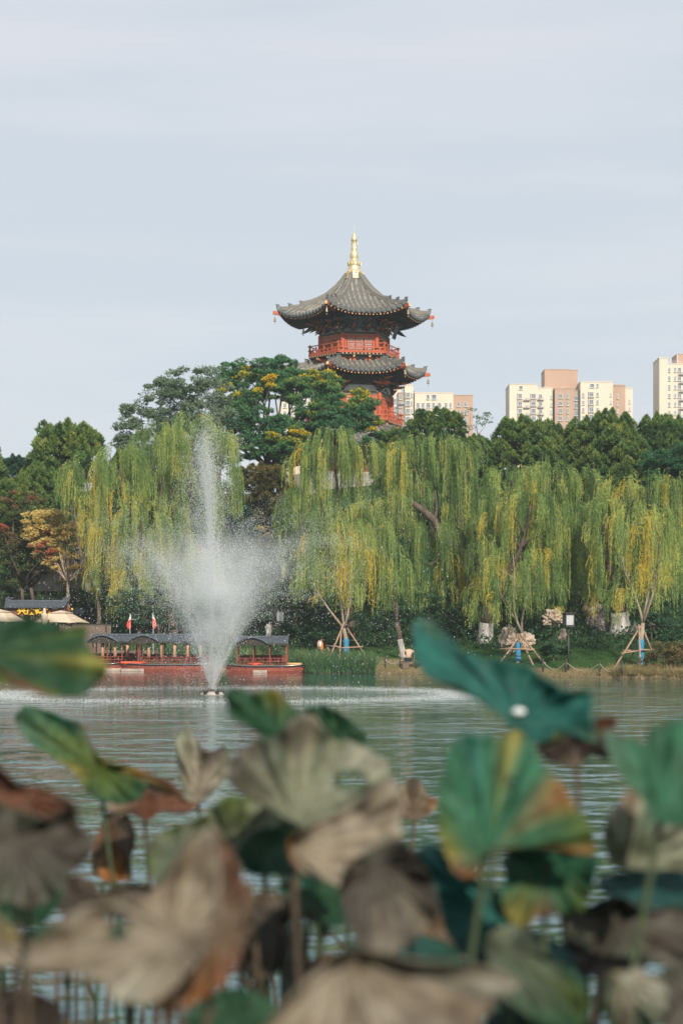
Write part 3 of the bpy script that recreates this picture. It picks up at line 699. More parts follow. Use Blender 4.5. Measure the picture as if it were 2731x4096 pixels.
def bracket_set(ap, zb, zs, mats, beaks=0, scale=1.0, reach=3):
    """one dougong cluster standing on the beam at (0,-ap,zb)"""
    mb = MB(); k = scale
    mb.box((0, -ap, zb + 0.12 * k), (0.34 * k, 0.34 * k, 0.20 * k), mi=0, taper=1.25)
    for i in range(reach):
        z = zb + (0.36 + 0.34 * i) * k; out = 0.30 * k * i
        arm(mb, (0, -ap - out * 1.1, z), (1.0 + 0.12 * i) * k, 0.20 * k, 0.15 * k, (1, 0, 0), 0)
        arm(mb, (0, -ap - out * 0.6, z - 0.02), (1.0 + 0.7 * i) * k, 0.20 * k, 0.13 * k, (0, 1, 0), 1)
        for x in (-0.46 * k, 0, 0.46 * k): mb.box((x, -ap - out * 1.1, z + 0.16 * k), (0.19 * k, 0.19 * k, 0.12 * k), mi=0, taper=1.2)
        mb.box((0, -ap - out * 1.1 - 0.085 * k, z + 0.105 * k), ((1.0 + 0.12 * i) * k, 0.012, 0.02), mi=2)
    for b in range(beaks):
        y0, z0 = -ap + 0.3, zb + (1.25 - 0.15 * b) * k; y1, z1 = -ap - (1.55 - 0.55 * b) * k, zb + (0.42 - 0.05 * b) * k
        x = (0, 0.0)[b % 2]
        mb.bar((x, y0, z0), (x, y1 + 0.3, z1 + 0.17), 0.15, 0.20, 0)
        # bevelled tip, painted
        mb.add([(x - 0.075, y1 + 0.28, z1 + 0.07), (x + 0.075, y1 + 0.28, z1 + 0.07), (x + 0.075, y1 + 0.30, z1 + 0.27), (x - 0.075, y1 + 0.30, z1 + 0.27), (x - 0.05, y1, z1 - 0.05), (x + 0.05, y1, z1 - 0.05)],
               [(0, 1, 5, 4), (3, 4, 5, 2), (0, 4, 3), (1, 2, 5)], 1)
    return mb.mesh('bracket', mats)

def make_bracket_zone(R, zb, zs, mats, face_x, beaks, corner_beaks, scale=1.0, board='plaster', reach=3):
    ap = R * C30; me = bracket_set(ap, zb, zs, mats, beaks, scale, reach); 
    for az in FACE_AZ:
        for x in face_x:
            R3 = Matrix.Rotation(az, 3, 'Z'); link('bracket', me, pag, loc=R3 @ Vector((x, 0, 0)), rz=az)
    cm = bracket_set(R, zb, zs, mats, beaks, scale, reach); six('bracket', cm, pag, COR_AZ)
    if corner_beaks:
        mb = MB()
        for da, l, dz in ((0, 2.15, 0.0), (0.16, 1.9, 0.03), (-0.16, 1.9, 0.03), (0.3, 1.45, 0.08), (-0.3, 1.45, 0.08)):
            dx, dy = math.sin(da), -math.cos(da); o = Vector((0, -R + 0.3, 0))
            a = o + Vector((dx * 0.2, dy * 0.2, zb + 1.15 + dz)); b = o + Vector((dx * l, dy * l, zb - 0.02 + dz + (2.15 - l) * 0.35)); m_ = a.lerp(b, 0.78)
            mb.bar(a, m_, 0.14, 0.24, 0); s = Vector((-dy, dx, 0)) * 0.07
            mb.add([m_ + s + Vector((0, 0, -0.12)), m_ - s + Vector((0, 0, -0.12)), m_ - s + Vector((0, 0, 0.12)), m_ + s + Vector((0, 0, 0.12)), b + s * 0.5, b - s * 0.5], [(0, 1, 5, 4), (3, 4, 5, 2), (0, 4, 3), (1, 2, 5)], 0)
            mb.bar(a + Vector((0, 0, 0.13)) + s * 1.02, b + s * 1.02 + Vector((0, 0, 0.01)), 0.012, 0.02, 2)
        six('corner_beak_cluster', mb.mesh('corner_beak_cluster', mats), pag, COR_AZ)
    # infill boards behind, frog-leg strut between the brackets
    bo = MB(); bo.prism([(x, y) for x, y in hexring(R - 0.02)], zb + 0.03, zs); bo.build('infill_board', MT[board], pag)
    mb = MB(); y = -ap - 0.06
    for sx in (-1, 1):
        p = [(0, 0.42), (0.18, 0.30), (0.38, 0.14), (0.62, 0.06)]
        for (a, b), (c, d) in zip(p[:-1], p[1:]): mb.bar((sx * a, y, zb + b), (sx * c, y, zb + d), 0.06, 0.10, 0)
    six('frog_leg_strut', mb.mesh('frog_leg_strut', mats), pag, FACE_AZ)

def make_balcony(R, zf, Rb):
    """floor with joist ends, railing, small brackets below"""
    mb = MB(); mb.prism(hexring(R), zf - 0.09, zf); mb.prism(hexring(R - 0.12), zf - 0.30, zf - 0.095, 1)
    mb.build('balcony_floor', [MT['red'], MT['wood_dark']], pag)
    ap = R * C30; hw = R / 2
    jm = MB(); jm.box((0, 0, 0), (0.12, 0.22, 0.13), mi=0); jm.box((0, -0.118, 0), (0.10, 0.014, 0.11), mi=1); jme = jm.mesh('joist_end', [MT['red_dark'], MT['pale_line']])
    n = int((2 * hw - 0.2) / 0.36)
    for az in FACE_AZ:
        R3 = Matrix.Rotation(az, 3, 'Z')
        for i in range(n):
            x = (i - (n - 1) / 2) * 0.36; link('joist_end', jme, pag, loc=R3 @ Vector((x, -ap + 0.06, zf - 0.175)), rz=az)
    # railing per face
    mb = MB(); y = -ap + 0.10
    mb.bar((-hw - 0.14, y, zf + 0.86), (hw + 0.14, y, zf + 0.86), 0.085, 0.085)
    mb.bar((-hw - 0.10, y, zf + 0.44), (hw + 0.10, y, zf + 0.44), 0.08, 0.10)
    mb.bar((-hw, y, zf + 0.10), (hw, y, zf + 0.10), 0.10, 0.13)
    for i in range(-1, 2): mb.box((i * hw * 0.52, y, zf + 0.62), (0.15, 0.12, 0.30), taper=0.6)
    for i in range(-3, 4): mb.box((i * hw * 0.26, y, zf + 0.27), (0.13, 0.10, 0.24))
    six('railing', mb.mesh('railing', MT['red']), pag, FACE_AZ)
    mb = MB(); mb.box((0, -R + 0.16, zf + 0.46), (0.17, 0.17, 0.98)); mb.box((0, -R + 0.16, zf + 0.99), (0.12, 0.12, 0.09), taper=0.4)
    six('railing_post', mb.mesh('railing_post', MT['red']), pag, COR_AZ)
    ap2 = Rb * C30
    mb = MB(); k = 0.62
    mb.box((0, -ap2 - 0.1, zf - 0.78), (0.2, 0.2, 0.14), mi=0, taper=1.25)
    arm(mb, (0, -ap2 - 0.12, zf - 0.60), 0.78, 0.20, 0.14, (1, 0, 0), 0); arm(mb, (0, -ap2 - 0.35, zf - 0.48), 1.2, 0.22, 0.12, (0, 1, 0), 0)
    for x in (-0.34, 0, 0.34): mb.box((x, -ap2 - 0.14, zf - 0.46), (0.14, 0.16, 0.12), mi=0, taper=1.2)
    mb.box((0, -ap2 - 0.93, zf - 0.42), (0.15, 0.03, 0.16), mi=1); mb.bar((-0.39, -ap2 - 0.20, zf - 0.50), (0.39, -ap2 - 0.20, zf - 0.50), 0.015, 0.02, 1)
    me = mb.mesh('balcony_bracket', [MT['orange'], MT['pale_line']])
    for az in FACE_AZ:
        for x in (-hw * 0.34, hw * 0.34):
            R3 = Matrix.Rotation(az, 3, 'Z'); link('balcony_bracket', me, pag, loc=R3 @ Vector((x, 0, 0)), rz=az)
    for az in COR_AZ:
        for da, x in ((0, 0),): link('balcony_bracket', me, pag, loc=Matrix.Rotation(az, 3, 'Z') @ Vector((0, -(Rb - ap2), 0)), rz=az)

DARK = [MT['wood_dark'], MT['orange'], MT['pale_line']]
LITB = [MT['orange'], MT['orange'], MT['pale_line']]
# top storey
make_roof(36.15, 31.98, 32.85, 7.35, 0.86)
make_storey(3.25, 28.6, 30.62, 'red')
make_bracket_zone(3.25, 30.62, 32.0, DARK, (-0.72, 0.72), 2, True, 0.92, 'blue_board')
make_balcony(4.42, 28.6, 3.5)
w = hex_wall('wall', 3.35, 27.4, 28.5, MT['plaster'])
# second roof and storey
make_roof(28.05, 26.62, 27.35, 6.95, 3.45, full=False)
rb = MB(); rb.prism(hexring(3.62), 27.98, 28.12); rb.prism(hexring(3.55), 28.125, 28.24); rb.build('roof_band', MT['ridge'], pag)
make_storey(3.62, 22.3, 25.0, 'red')
dk = MB(); dk.prism(hexring(3.85), 25.62, 25.86); dk.prism(hexring(3.70), 25.87, 27.0, 1); dk.build('eave_beam', [MT['wood_dark'], MT['wood_dark']], pag)
make_bracket_zone(3.62, 25.0, 26.9, [MT['wood_dark'], MT['orange'], MT['pale_line']], (), 0, False, 1.15, 'plaster', 3)
bm = MB()
for s in (-1, 1):
    arm(bm, (s * 0.0, -3.62 - 0.25, 25.35), 1.35, 0.26, 0.2, (1, 0, 0), 0)
arm(bm, (0, -3.62 - 0.4, 25.75), 2.1, 0.26, 0.2, (1, 0, 0), 0); arm(bm, (0, -3.62 - 0.5, 25.75), 1.6, 0.26, 0.2, (0, 1, 0), 0)
six('bracket_arm', bm.mesh('bracket_arm', MT['orange']), pag, COR_AZ)
make_balcony(4.75, 22.3, 3.8)
hex_wall('wall', 3.7, 20.8, 22.2, MT['plaster'])
make_roof(21.75, 19.8, 20.8, 8.6, 3.8, full=False)
hex_wall('wall', 5.2, PZ0 - 0.5, 20.6, MT['red_dark'])
mb = MB(); mb.prism(hexring(7.2), PZ0 - 1.5, PZ0 + 1.2); mb.build('stone_base', MT['concrete'], pag)
# gold finial
mb = MB(); zb = 36.05
def L_(rz): return [(r * (0.94 if z < 1.7 else 0.90), zb + z) for r, z in rz]
mb.lathe(L_([(0.95, -0.05), (0.97, 0.06), (0.86, 0.12), (0.90, 0.2), (0.93, 0.27), (0.80, 0.36), (0.93, 0.52), (0.86, 0.62), (0.78, 0.72), (0.60, 0.90), (0.63, 1.02), (0.57, 1.12), (0.62, 1.3), (0.70, 1.55), (0.52, 1.58), (0.46, 1.72), (0.38, 1.80),
              (0.40, 1.90), (0.46, 2.12), (0.45, 2.35), (0.34, 2.56), (0.29, 2.62), (0.34, 2.74), (0.34, 2.92), (0.28, 3.05), (0.25, 3.12), (0.36, 3.36), (0.20, 3.40), (0.25, 3.5), (0.32, 3.62), (0.33, 3.78), (0.27, 3.98), (0.14, 4.22), (0.07, 4.36), (0.0, 4.46)]), n=28)
fin = mb.build('finial', MT['gold'], pag, True)
pt_ = MB()
for rr, z, n, sz in ((0.60, 1.40, 12, 0.15), (0.30, 3.34, 8, 0.08), (0.84, 0.50, 14, 0.10)):
    for k in range(n):
        a = 2 * PI * k / n; c = Vector((rr * math.cos(a), rr * math.sin(a), zb + z)); pt_.bar(c + Vector((0, 0, -sz)), c + Vector((0.05 * math.cos(a), 0.05 * math.sin(a), sz)), sz * 1.3, sz * 0.4, up=(math.cos(a), math.sin(a), 0))
pt_.build('lotus_petal_band', MT['gold'], fin, kind='stuff')
rod = MB(); rod.tube([(0, 0, zb + 4.3), (0, 0, zb + 5.35)], [0.025, 0.012], 5); rod.build('lightning_rod', MT['white_frame'], fin)
# plaque under the upper right eave
mb = MB(); az = FACE_AZ[1]; R3 = Matrix.Rotation(az, 3, 'Z')
mb.box((0, 0, 0), (0.8, 0.06, 1.1), mi=0)
for x in (-0.42, 0.42): mb.box((x, -0.02, 0), (0.06, 0.08, 1.2), mi=1)
for z in (-0.58, 0.58): mb.box((0, -0.02, z), (0.9, 0.08, 0.06), mi=1)
blue = surf('deep_blue_plaque', (0.02, 0.05, 0.12), None, 3, 0.5)
pl = mb.build('plaque', [blue, MT['blue_board']], pag); pl.location = R3 @ Vector((0, -4.1, 30.7)); pl.rotation_euler = (math.radians(18), 0, az)

# ================================================================ APARTMENT BLOCKS
FY = 700.0
def Z(py, Y=FY): return CAMH + (HOR - py) * Y / F
def X(px, Y=FY): return (px - 1365.5) * Y / F
def wing(b, px0, px1, pt, mat, depth=14, dy=0.0, loc=(0, 0)):
    """one wall block; returns (x0, x1, ztop, yfront) in the building's frame"""
    Yw = FY + dy; x0, x1 = X(px0, Yw) - loc[0], X(px1, Yw) - loc[0]; zt = Z(pt, Yw); mb = MB()
    mb.box(((x0 + x1) / 2, Yw + depth / 2 - loc[1], zt / 2), (x1 - x0, depth, zt), mi=0)
    mb.box(((x0 + x1) / 2, Yw + depth / 2 - loc[1], zt + 0.1), (x1 - x0 + 0.3, depth + 0.3, 0.25), mi=0)
    mb.build('wall', MT[mat], b); return (x0, x1, zt, Yw - loc[1])
_wm = {}
def window_at(b, x, y, z, w, h, open_=False):
    key = (round(w, 2), round(h, 2), open_)
    if key not in _wm:
        f = MB(); t = 0.12
        for s in (-1, 1): f.box((s * (w / 2 - t / 2), 0, 0), (t, 0.3, h)); f.box((0, 0, s * (h / 2 - t / 2)), (w - 2 * t, 0.29, t))
        if not open_: f.box((w * 0.02, -0.02, 0), (0.08, 0.22, h - 2 * t)); f.box((0, -0.03, h * 0.16), (w - 2 * t, 0.2, 0.07))
        f.box((0, -0.12, -h / 2 - 0.06), (w + 0.3, 0.5, 0.12))
        p = MB(); p.box((0, 0.05, 0), (w - 2 * t, 0.05, h - 2 * t))
        _wm[key] = (f.mesh('window', MT['white_frame']), p.mesh('pane', MT['far_glass']))
    fm, pm = _wm[key]; o = link('window', fm, b, loc=(x, y - 0.06, z)); link('pane', pm, o)
def balcony_ac(b, x, y, z, w):
    mb = MB(); mb.box((x, y - 0.5, z), (w, 0.9, 0.14))
    n = max(4, int(w / 0.35))
    for i in range(n + 1): mb.box((x - w / 2 + w * i / n, y - 0.92, z + 0.42), (0.05, 0.05, 0.72))
    mb.box((x, y - 0.92, z + 0.80), (w + 0.05, 0.06, 0.06)); mb.build('balcony', MT['concrete'], b)
    ac = MB(); ac.box((x + w * 0.15, y - 0.45, z + 0.42), (0.85, 0.4, 0.6)); ac.lathe([(0.0, 0), (0.22, 0.01)], (x, y, z), 6); ac = MB(); ac.box((x + w * 0.15, y - 0.45, z + 0.42), (0.85, 0.4, 0.6)); ac.build('air_conditioner', MT['white_frame'], b)
def bay(b, x, y, zs, w, mat):
    """stack of projecting bay windows"""
    mb = MB()
    for z in zs:
        mb.box((x, y - 0.25, z + 0.95), (w + 0.3, 0.6, 0.18)); mb.box((x, y - 0.25, z - 1.0), (w + 0.3, 0.6, 0.55)); mb.box((x - w / 2 - 0.02, y - 0.24, z), (0.18, 0.55, 1.5)); mb.box((x + w / 2 + 0.02, y - 0.24, z), (0.18, 0.55, 1.5))
    mb.build('bay_surround', MT[mat], b)
    for z in zs: window_at(b, x, y - 0.5, z, w - 0.15, 1.7)
def bld(label, px):
    return thing('apartment_building', label, 'apartment block', (X(px), FY, 0), group='apartment blocks behind the park')
ST = 30.0                       # a storey in photo pixels
# A: just right of the pagoda
b = bld('cream and taupe apartment tower with stacked bay windows directly right of the pagoda', 1610); l = (X(1610), FY)
a = wing(b, 1568, 1604, 1556, 'cream', 12, 1.0, l); a2 = wing(b, 1592, 1624, 1572, 'taupe', 10, -0.5, l); a3 = wing(b, 1618, 1652, 1540, 'cream', 14, -1.2, l); a4 = wing(b, 1651, 1657, 1566, 'taupe', 9, 1.5, l)
for j in range(7):
    zz = Z(1582 + j * 32)
    bay(b, X(1629.5) - l[0], -1.2, [zz], 2.0 * 0.8, 'cream'); window_at(b, X(1580) - l[0], 1.0, Z(1602 + j * 32), 1.1, 1.7); window_at(b, X(1601) - l[0], -0.5, Z(1590 + j * 32), 0.9, 1.6)
    window_at(b, X(1645) - l[0], -1.2, zz, 0.7, 1.5)
    if j % 2: balcony_ac(b, X(1603) - l[0], -0.5, Z(1618 + (j - 1) * 32), 2.1)
# B
b = bld('long cream apartment block with tan end wall behind the first cypress right of the pagoda', 1770); l = (X(1770), FY)
wing(b, 1658, 1812, 1572, 'cream', 16, 0, l); wing(b, 1812, 1890, 1582, 'tan', 13, 1.2, l)
for j in range(5):
    y = 1622 + j * 32
    for px, w in ((1671, 1.1), (1691, 1.0), (1712, 1.4), (1733, 1.0), (1757, 1.3), (1783, 1.0), (1801, 0.8)): window_at(b, X(px) - l[0], 0, Z(y), w, 1.9)
    for px in (1834, 1862): window_at(b, X(px) - l[0], 1.2, Z(y - 6), 1.1, 1.7)
for px, w in ((1711, 1.0), (1735, 1.6)): window_at(b, X(px) - l[0], 0, Z(1588), w, 1.7, True)
balcony_ac(b, X(1683) - l[0], 0, Z(1652), 1.5)
# C
b = bld('cream and brick-tan apartment complex with a taller tan lift tower', 2280); l = (X(2280), FY)
wing(b, 2036, 2148, 1538, 'cream', 16, 0, l); wing(b, 2148, 2208, 1552, 'cream', 14, 0.6, l)
wing(b, 2177, 2276, 1479, 'tan', 12, 5, l); wing(b, 2276, 2308, 1481, 'tan', 11, 6.2, l); wing(b, 2218, 2292, 1555, 'tan', 10, -0.6, l); wing(b, 2290, 2321, 1562, 'taupe', 10, 2.2, l)
wing(b, 2320, 2449, 1528, 'cream', 16, -0.2, l); wing(b, 2449, 2499, 1546, 'tan', 14, 1.0, l); wing(b, 2497, 2529, 1552, 'cream', 12, 2.2, l); wing(b, 2458, 2495, 1541, 'tan', 6, 5, l)
window_at(b, X(2082) - l[0], 0, Z(1551), 1.3, 1.3, True)
for j in range(5):
    y = 1585 + j * 30
    bay(b, X(2078) - l[0], 0, [Z(y)], 1.5, 'cream'); bay(b, X(2132) - l[0], 0, [Z(y)], 1.7, 'cream')
    window_at(b, X(2161) - l[0], 0.6, Z(y), 1.2, 1.6); window_at(b, X(2204) - l[0], 0.6, Z(y + 3), 0.5, 1.4)
    window_at(b, X(2239) - l[0], -0.6, Z(y), 1.3, 1.6); window_at(b, X(2268) - l[0], -0.6, Z(y), 0.8, 1.6)
    window_at(b, X(2307) - l[0], 2.2, Z(y + 6), 1.7, 1.7)
    window_at(b, X(2331) - l[0], -0.2, Z(y - 4), 0.8, 1.5); bay(b, X(2362) - l[0], -0.2, [Z(y - 6)], 1.7, 'cream'); window_at(b, X(2388) - l[0], -0.2, Z(y - 6), 0.8, 1.5)
    window_at(b, X(2441) - l[0], -0.2, Z(y - 6), 0.5, 1.3); window_at(b, X(2470) - l[0], 1.0, Z(y), 0.6, 1.4); window_at(b, X(2520) - l[0], 2.2, Z(y + 18), 0.5, 1.4)
    if j < 3: balcony_ac(b, X(2105) - l[0], 0, Z(y + 17), 2.2); balcony_ac(b, X(2160) - l[0], 0.6, Z(y + 15), 2.4)
window_at(b, X(2366) - l[0], -0.2, Z(1543), 1.5, 1.3, True); window_at(b, X(2388) - l[0], -0.2, Z(1542), 0.7, 1.3, True)
window_at(b, X(2185) - l[0], 5, Z(1546), 1.0, 1.2, True); window_at(b, X(2254) - l[0], 4.8, Z(1548), 1.2, 0.7)
mb = MB(); mb.box((X(2286) - l[0], 11.5, Z(1476)), (2.0, 3, 1.0)); mb.build('roof_hatch', MT['tan'], b)
# D
b = bld('tall cream apartment tower with roof railings beyond the cypresses at the edge of the view', 2700); l = (X(2700), FY)
wing(b, 2635, 2669, 1432, 'cream', 14, 0, l); wing(b, 2668, 2800, 1456, 'cream', 16, 0.3, l); wing(b, 2705, 2800, 1418, 'tan', 12, 5, l)
for j in range(9):
    y = 1479 + j * 34.5
    for px, w in ((2675.5, 0.8), (2699, 0.7), (2716, 1.2)): window_at(b, X(px) - l[0], 0.3, Z(y), w, 1.6)
    balcony_ac(b, X(2724) - l[0], 0.3, Z(y + 20), 2.0)
mb = MB()
for i in range(12): mb.box((X(2671 + i * 6) - l[0], 0.5, Z(1449)), (0.05, 0.05, 1.2))
mb.box((X(2705) - l[0], 0.5, Z(1444)), (6.2, 0.06, 0.06)); mb.build('roof_railing', MT['white_frame'], b)
for px, h in ((2686, 30), (2710, 44)): q = MB(); q.tube([(X(px) - l[0], 2, Z(1458)), (X(px) - l[0], 2, Z(1458 - h))], 0.18, 6); q.build('vent_pipe', MT['white_frame'], b)
# E, seen through the tree left of the pagoda
b = bld('pale apartment block glimpsed through the crown of the yellow-tipped tree left of the pagoda', 1180); l = (X(1180), FY)
wing(b, 1120, 1235, 1560, 'cream', 16, 0, l)
for j in range(5):
    for px in (1140, 1165, 1190, 1215): window_at(b, X(px) - l[0], 0, Z(1590 + 32 * j), 1.1, 1.6)
# ================================================================ TREES
# cypresses: three crown meshes shared by all copies
CY = [conifer_mesh('crown', MT['cypress'], seed=s, tops=tp) for s, tp in ((3, 1), (5, 3), (9, 2))]
CYT = CY[0].copy(); CYT.materials.clear(); CYT.materials.append(MT['cypress_teal'])
CYB = CY[1].copy(); CYB.materials.clear(); CYB.materials.append(MT['cypress_brown'])
_tk = MB(); _tk.tube([(0, 0, -0.6), (0, 0, 1.4), (0.05, 0, 6.5)], [0.26, 0.19, 0.05], 9); TRUNK = _tk.mesh('trunk', MT['bark'], True)
def cypress(label, px, pt, hw, pb, Y, var=0, rot=0.0, name='cypress', group='cypresses on the hill'):
    zt, zb = P(0, pt, Y).z, P(0, pb, Y).z; x = X(px, Y); g = ground(x, Y); sx = M(hw, Y) / 2.2; sz = (zt - zb) / 9.6
    t = thing(name, label, 'cypress tree', (x, Y, min(g, zb)), rz=rot, group=group)
    me = (CY + [CYT, CYB])[var]; o = link('crown', me, t, loc=(0, 0, zb - min(g, zb))); o.scale = (sx, sx, sz)
    k = link('trunk', TRUNK, t); k.scale = (1, 1, max(0.3, (zb - min(g, zb) + 2) / 6.5)); return t
cyp = [
 ('dark cypress standing against the lower right corner of the pagoda', 1572, 1688, 70, 1960, 158, 0, 0.4),
 ('broad cypress in front of the long cream block, first right of the pagoda', 1745, 1603, 118, 1960, 152, 1, 1.9),
 ('low rounded cypress filling the gap right of the first broad cypress', 1895, 1712, 95, 2060, 150, 2, 0.3),
 ('wide cypress with a flat top below the cream and tan complex', 2085, 1628, 122, 2080, 150, 0, 2.2),
 ('narrow cypress pressed against the right flank of the flat-topped one', 2190, 1648, 80, 2060, 154, 2, 4.0),
 ('small dark cypress in the dip under the tan lift tower', 2272, 1742, 72, 2060, 150, 1, 1.1),
 ('broad cypress with a blunt tip right of the tan lift tower', 2345, 1634, 105, 2080, 150, 2, 5.1),
 ('tallest cypress of the row, its pointed top before the cream wing', 2448, 1600, 112, 2090, 148, 1, 3.3),
 ('lower cypress leaning on the right side of the tallest one', 2530, 1722, 80, 2090, 147, 0, 0.9),
 ('three-tipped cypress below the tower at the edge of the view', 2625, 1618, 95, 2060, 152, 1, 0.2),
 ('last cypress of the row, cut by the edge of the view', 2712, 1632, 90, 2060, 150, 2, 2.7),
 ('large golden-green cypress alone against the sky beside the left willow', 272, 1635, 155, 2230, 146, 1, 2.5),
 ('olive cypress under the shoulder of the large golden-green one', 170, 1830, 82, 2200, 143, 0, 3.0),
 ('yellowish cypress lowest on the left slope above the red maple', 70, 1880, 95, 2200, 140, 2, 1.3),
 ('dark cypress behind the yellow-leaved tree', 300, 1940, 110, 2330, 141, 0, 5.5),
 ('shaded cypress directly behind the middle of the left willow', 640, 1850, 110, 2350, 144, 0, 0.6),
 ('shaded cypress behind the fountain column', 800, 1860, 110, 2350, 145, 1, 3.6),
 ('cypress deep in shade between the left willow and the grey-green tree', 520, 1750, 90, 2250, 148, 2, 4.4),
]
for c in cyp: cypress(*c)
for _l, _p, _w, _y in (('cypress on the left slope just outside the view', -90, 110, 146), ('second cypress outside the view on the left slope', -260, 130, 144), ('third cypress further left along the slope', -450, 140, 147), ('cypress continuing the row just past the right edge', 2850, 120, 150), ('second cypress past the right edge of the row', 3020, 130, 149), ('third cypress further right along the row', 3200, 140, 151)): cypress(_l, _p, 1700, _w, 2250, _y, len(_l) % 3, _p * 0.01)
cypress('bluish cypress with a feathery tip at the far left', 52, 1795, 78, 2100, 150, 3, 0.5)
cypress('small bluish cypress tucked left of the large golden-green one', 140, 1800, 55, 2080, 152, 3, 2.5)
cypress('olive-brown cypress between the two big willows', 1045, 1822, 122, 2200, 138, 4, 0.8)
cypress('dark bluish cypress low behind the fountain spray', 930, 1980, 110, 2420, 136, 3, 1.2)
cypress('shaded cypress hidden low behind the middle willow', 1180, 2050, 110, 2450, 134, 0, 2.0)
cypress('shaded cypress behind the leaning willow trunk', 1950, 2050, 120, 2450, 134, 1, 2.6)
cypress('shaded cypress behind the fourth willow from the left', 2230, 2000, 130, 2450, 132, 2, 0.7)
cypress('shaded cypress behind the last willow', 2500, 2030, 125, 2430, 130, 0, 0.1)

# broadleaf trees
broadleaf('locust_tree', 'airy grey-green tree rounding up behind the left willow', 'tree', 152, 700,
  [(560, 1640, 75), (640, 1580, 85), (720, 1530, 70), (800, 1525, 75), (860, 1570, 70), (700, 1640, 100), (800, 1660, 100), (520, 1740, 60), (600, 1730, 90), (480, 1770, 35), (870, 1680, 80), (560, 1850, 90), (700, 1800, 100), (820, 1800, 100), (900, 1800, 80), (640, 1900, 90), (760, 1910, 90), (870, 1900, 80), (480, 1880, 60)],
  'locust', sub=8, n_per=95, size=0.13, tint=0.5, r=0.25, fl=0.7, subr=(0.4, 0.8))
kl = [(935, 1475, 50, 0, 0), (900, 1520, 55, 0, -.05), (980, 1500, 55, 0, .28), (1060, 1480, 60, -1, 0), (1130, 1470, 60, 0, 0), (1180, 1515, 60, 0, .05), (1230, 1522, 52, -1, .30), (1305, 1518, 44, -1, .36), (1330, 1530, 38, -1, .12),
      (920, 1590, 62, -1, .27), (1000, 1580, 72, -1, -.05), (1100, 1555, 72, -1, 0), (1190, 1570, 62, -2, .04), (1270, 1550, 70, -2, .06), (1320, 1590, 52, -2, 0), (1090, 1530, 25, -3, .34),
      (890, 1660, 60, -1, .1), (950, 1680, 78, -2, 0), (1040, 1700, 82, -3, 0), (1120, 1730, 80, -3, .02), (1300, 1640, 62, -3, .0), (1240, 1680, 70, -2, -.08), (1370, 1625, 62, -3, .04), (1440, 1610, 55, -3, .22), (1480, 1650, 50, -3, .05),
      (1420, 1690, 65, -3, .02), (1340, 1700, 70, -4, -.05), (1500, 1700, 32, -3, .28), (1130, 1800, 60, -4, .06), (1010, 1790, 62, -4, 0), (930, 1770, 60, -3, .0), (1180, 1750, 50, -4, .26), (1210, 1805, 45, -4, .25), (1080, 1745, 24, -5, .33), (1500, 1755, 40, -3, .05), (1020, 1570, 22, -4, .33)]
broadleaf('golden_rain_tree', 'large dark green tree with bright yellow tips covering the left side of the pagoda', 'tree', 160, 1120, kl, 'golden_rain', sub=17, n_per=110, size=0.12, tint=0.42, r=0.3, droop=0.5, fl=0.6, subr=(0.35, 0.75), stems=3)
broadleaf('broadleaf_tree', 'dense blue-green broadleaf tree at the edge of the view, below the last cypresses', 'tree', 140, 2700,
  [(2640, 1850, 80), (2730, 1830, 90), (2600, 1900, 60), (2680, 1920, 90), (2770, 1900, 90)], 'golden_rain', sub=13, n_per=110, size=0.10, tint=0.22, r=0.25)
broadleaf('thin_tree', 'nearly bare twiggy tree between two cypresses before the cream blocks', 'tree', 156, 1900,
  [(1880, 1660, 30), (1915, 1650, 35), (1950, 1670, 25), (1900, 1700, 45)], 'locust', bark='bark_pale', sub=4, n_per=22, size=0.09, tint=0.2, r=0.12, stems=2)
broadleaf('maple_tree', 'reddening maple with a few scarlet tips on the left slope', 'tree', 136, 110,
  [(48, 1995, 42, 0, .25), (110, 1990, 35, 0, .0), (150, 2020, 40, 0, .15), (30, 2060, 60, 0, -.1), (100, 2080, 75, 0, -.05), (160, 2090, 50, -1, .12), (20, 2140, 60, 0, -.1), (90, 2150, 60, -1, .05), (170, 2145, 40, -2, .35), (120, 2200, 60, -1, 0),
   (60, 2220, 70, -1, -.15), (190, 2230, 40, -2, .05), (205, 2215, 18, -3, .45), (130, 2270, 60, -1, -.1), (220, 2270, 38, -2, .0), (60, 2300, 60, -1, -.2), (205, 2125, 25, -2, .4), (10, 2110, 16, -3, .45), (150, 2185, 28, -3, .3)],
  'maple', sub=11, n_per=100, size=0.10, tint=0.2, r=0.16, stems=2)
broadleaf('yellow_tree', 'pale yellow-leaved tree with bare twigs and a straight pale trunk', 'tree', 133.5, 266,
  [(140, 2095, 52), (190, 2085, 55), (225, 2072, 46), (250, 2110, 55), (160, 2140, 52), (210, 2140, 55), (290, 2130, 45), (260, 2160, 48), (330, 2130, 38), (335, 2180, 38), (300, 2190, 26), (345, 2220, 22), (310, 2240, 25), (185, 2165, 30), (380, 2080, 30), (400, 2120, 32), (150, 2205, 38), (200, 2225, 40), (238, 2215, 30), (305, 2265, 30), (120, 2170, 35), (345, 2280, 24), (225, 2255, 28)],
  'yellow_leaf', bark='bark_pale', sub=12, n_per=90, size=0.11, tint=0.85, r=0.14, group='yellow-leaved trees')
broadleaf('yellow_tree', 'low yellow-leaved sapling with forked pale stems above the dock roof', 'tree', 137, 235,
  [(250, 2330, 35), (290, 2315, 40), (320, 2330, 35), (210, 2300, 25), (160, 2300, 28), (235, 2375, 18), (265, 2390, 16)], 'yellow_leaf', bark='bark_pale', sub=5, n_per=50, size=0.09, tint=0.4, r=0.09, stems=3, group='yellow-leaved trees')
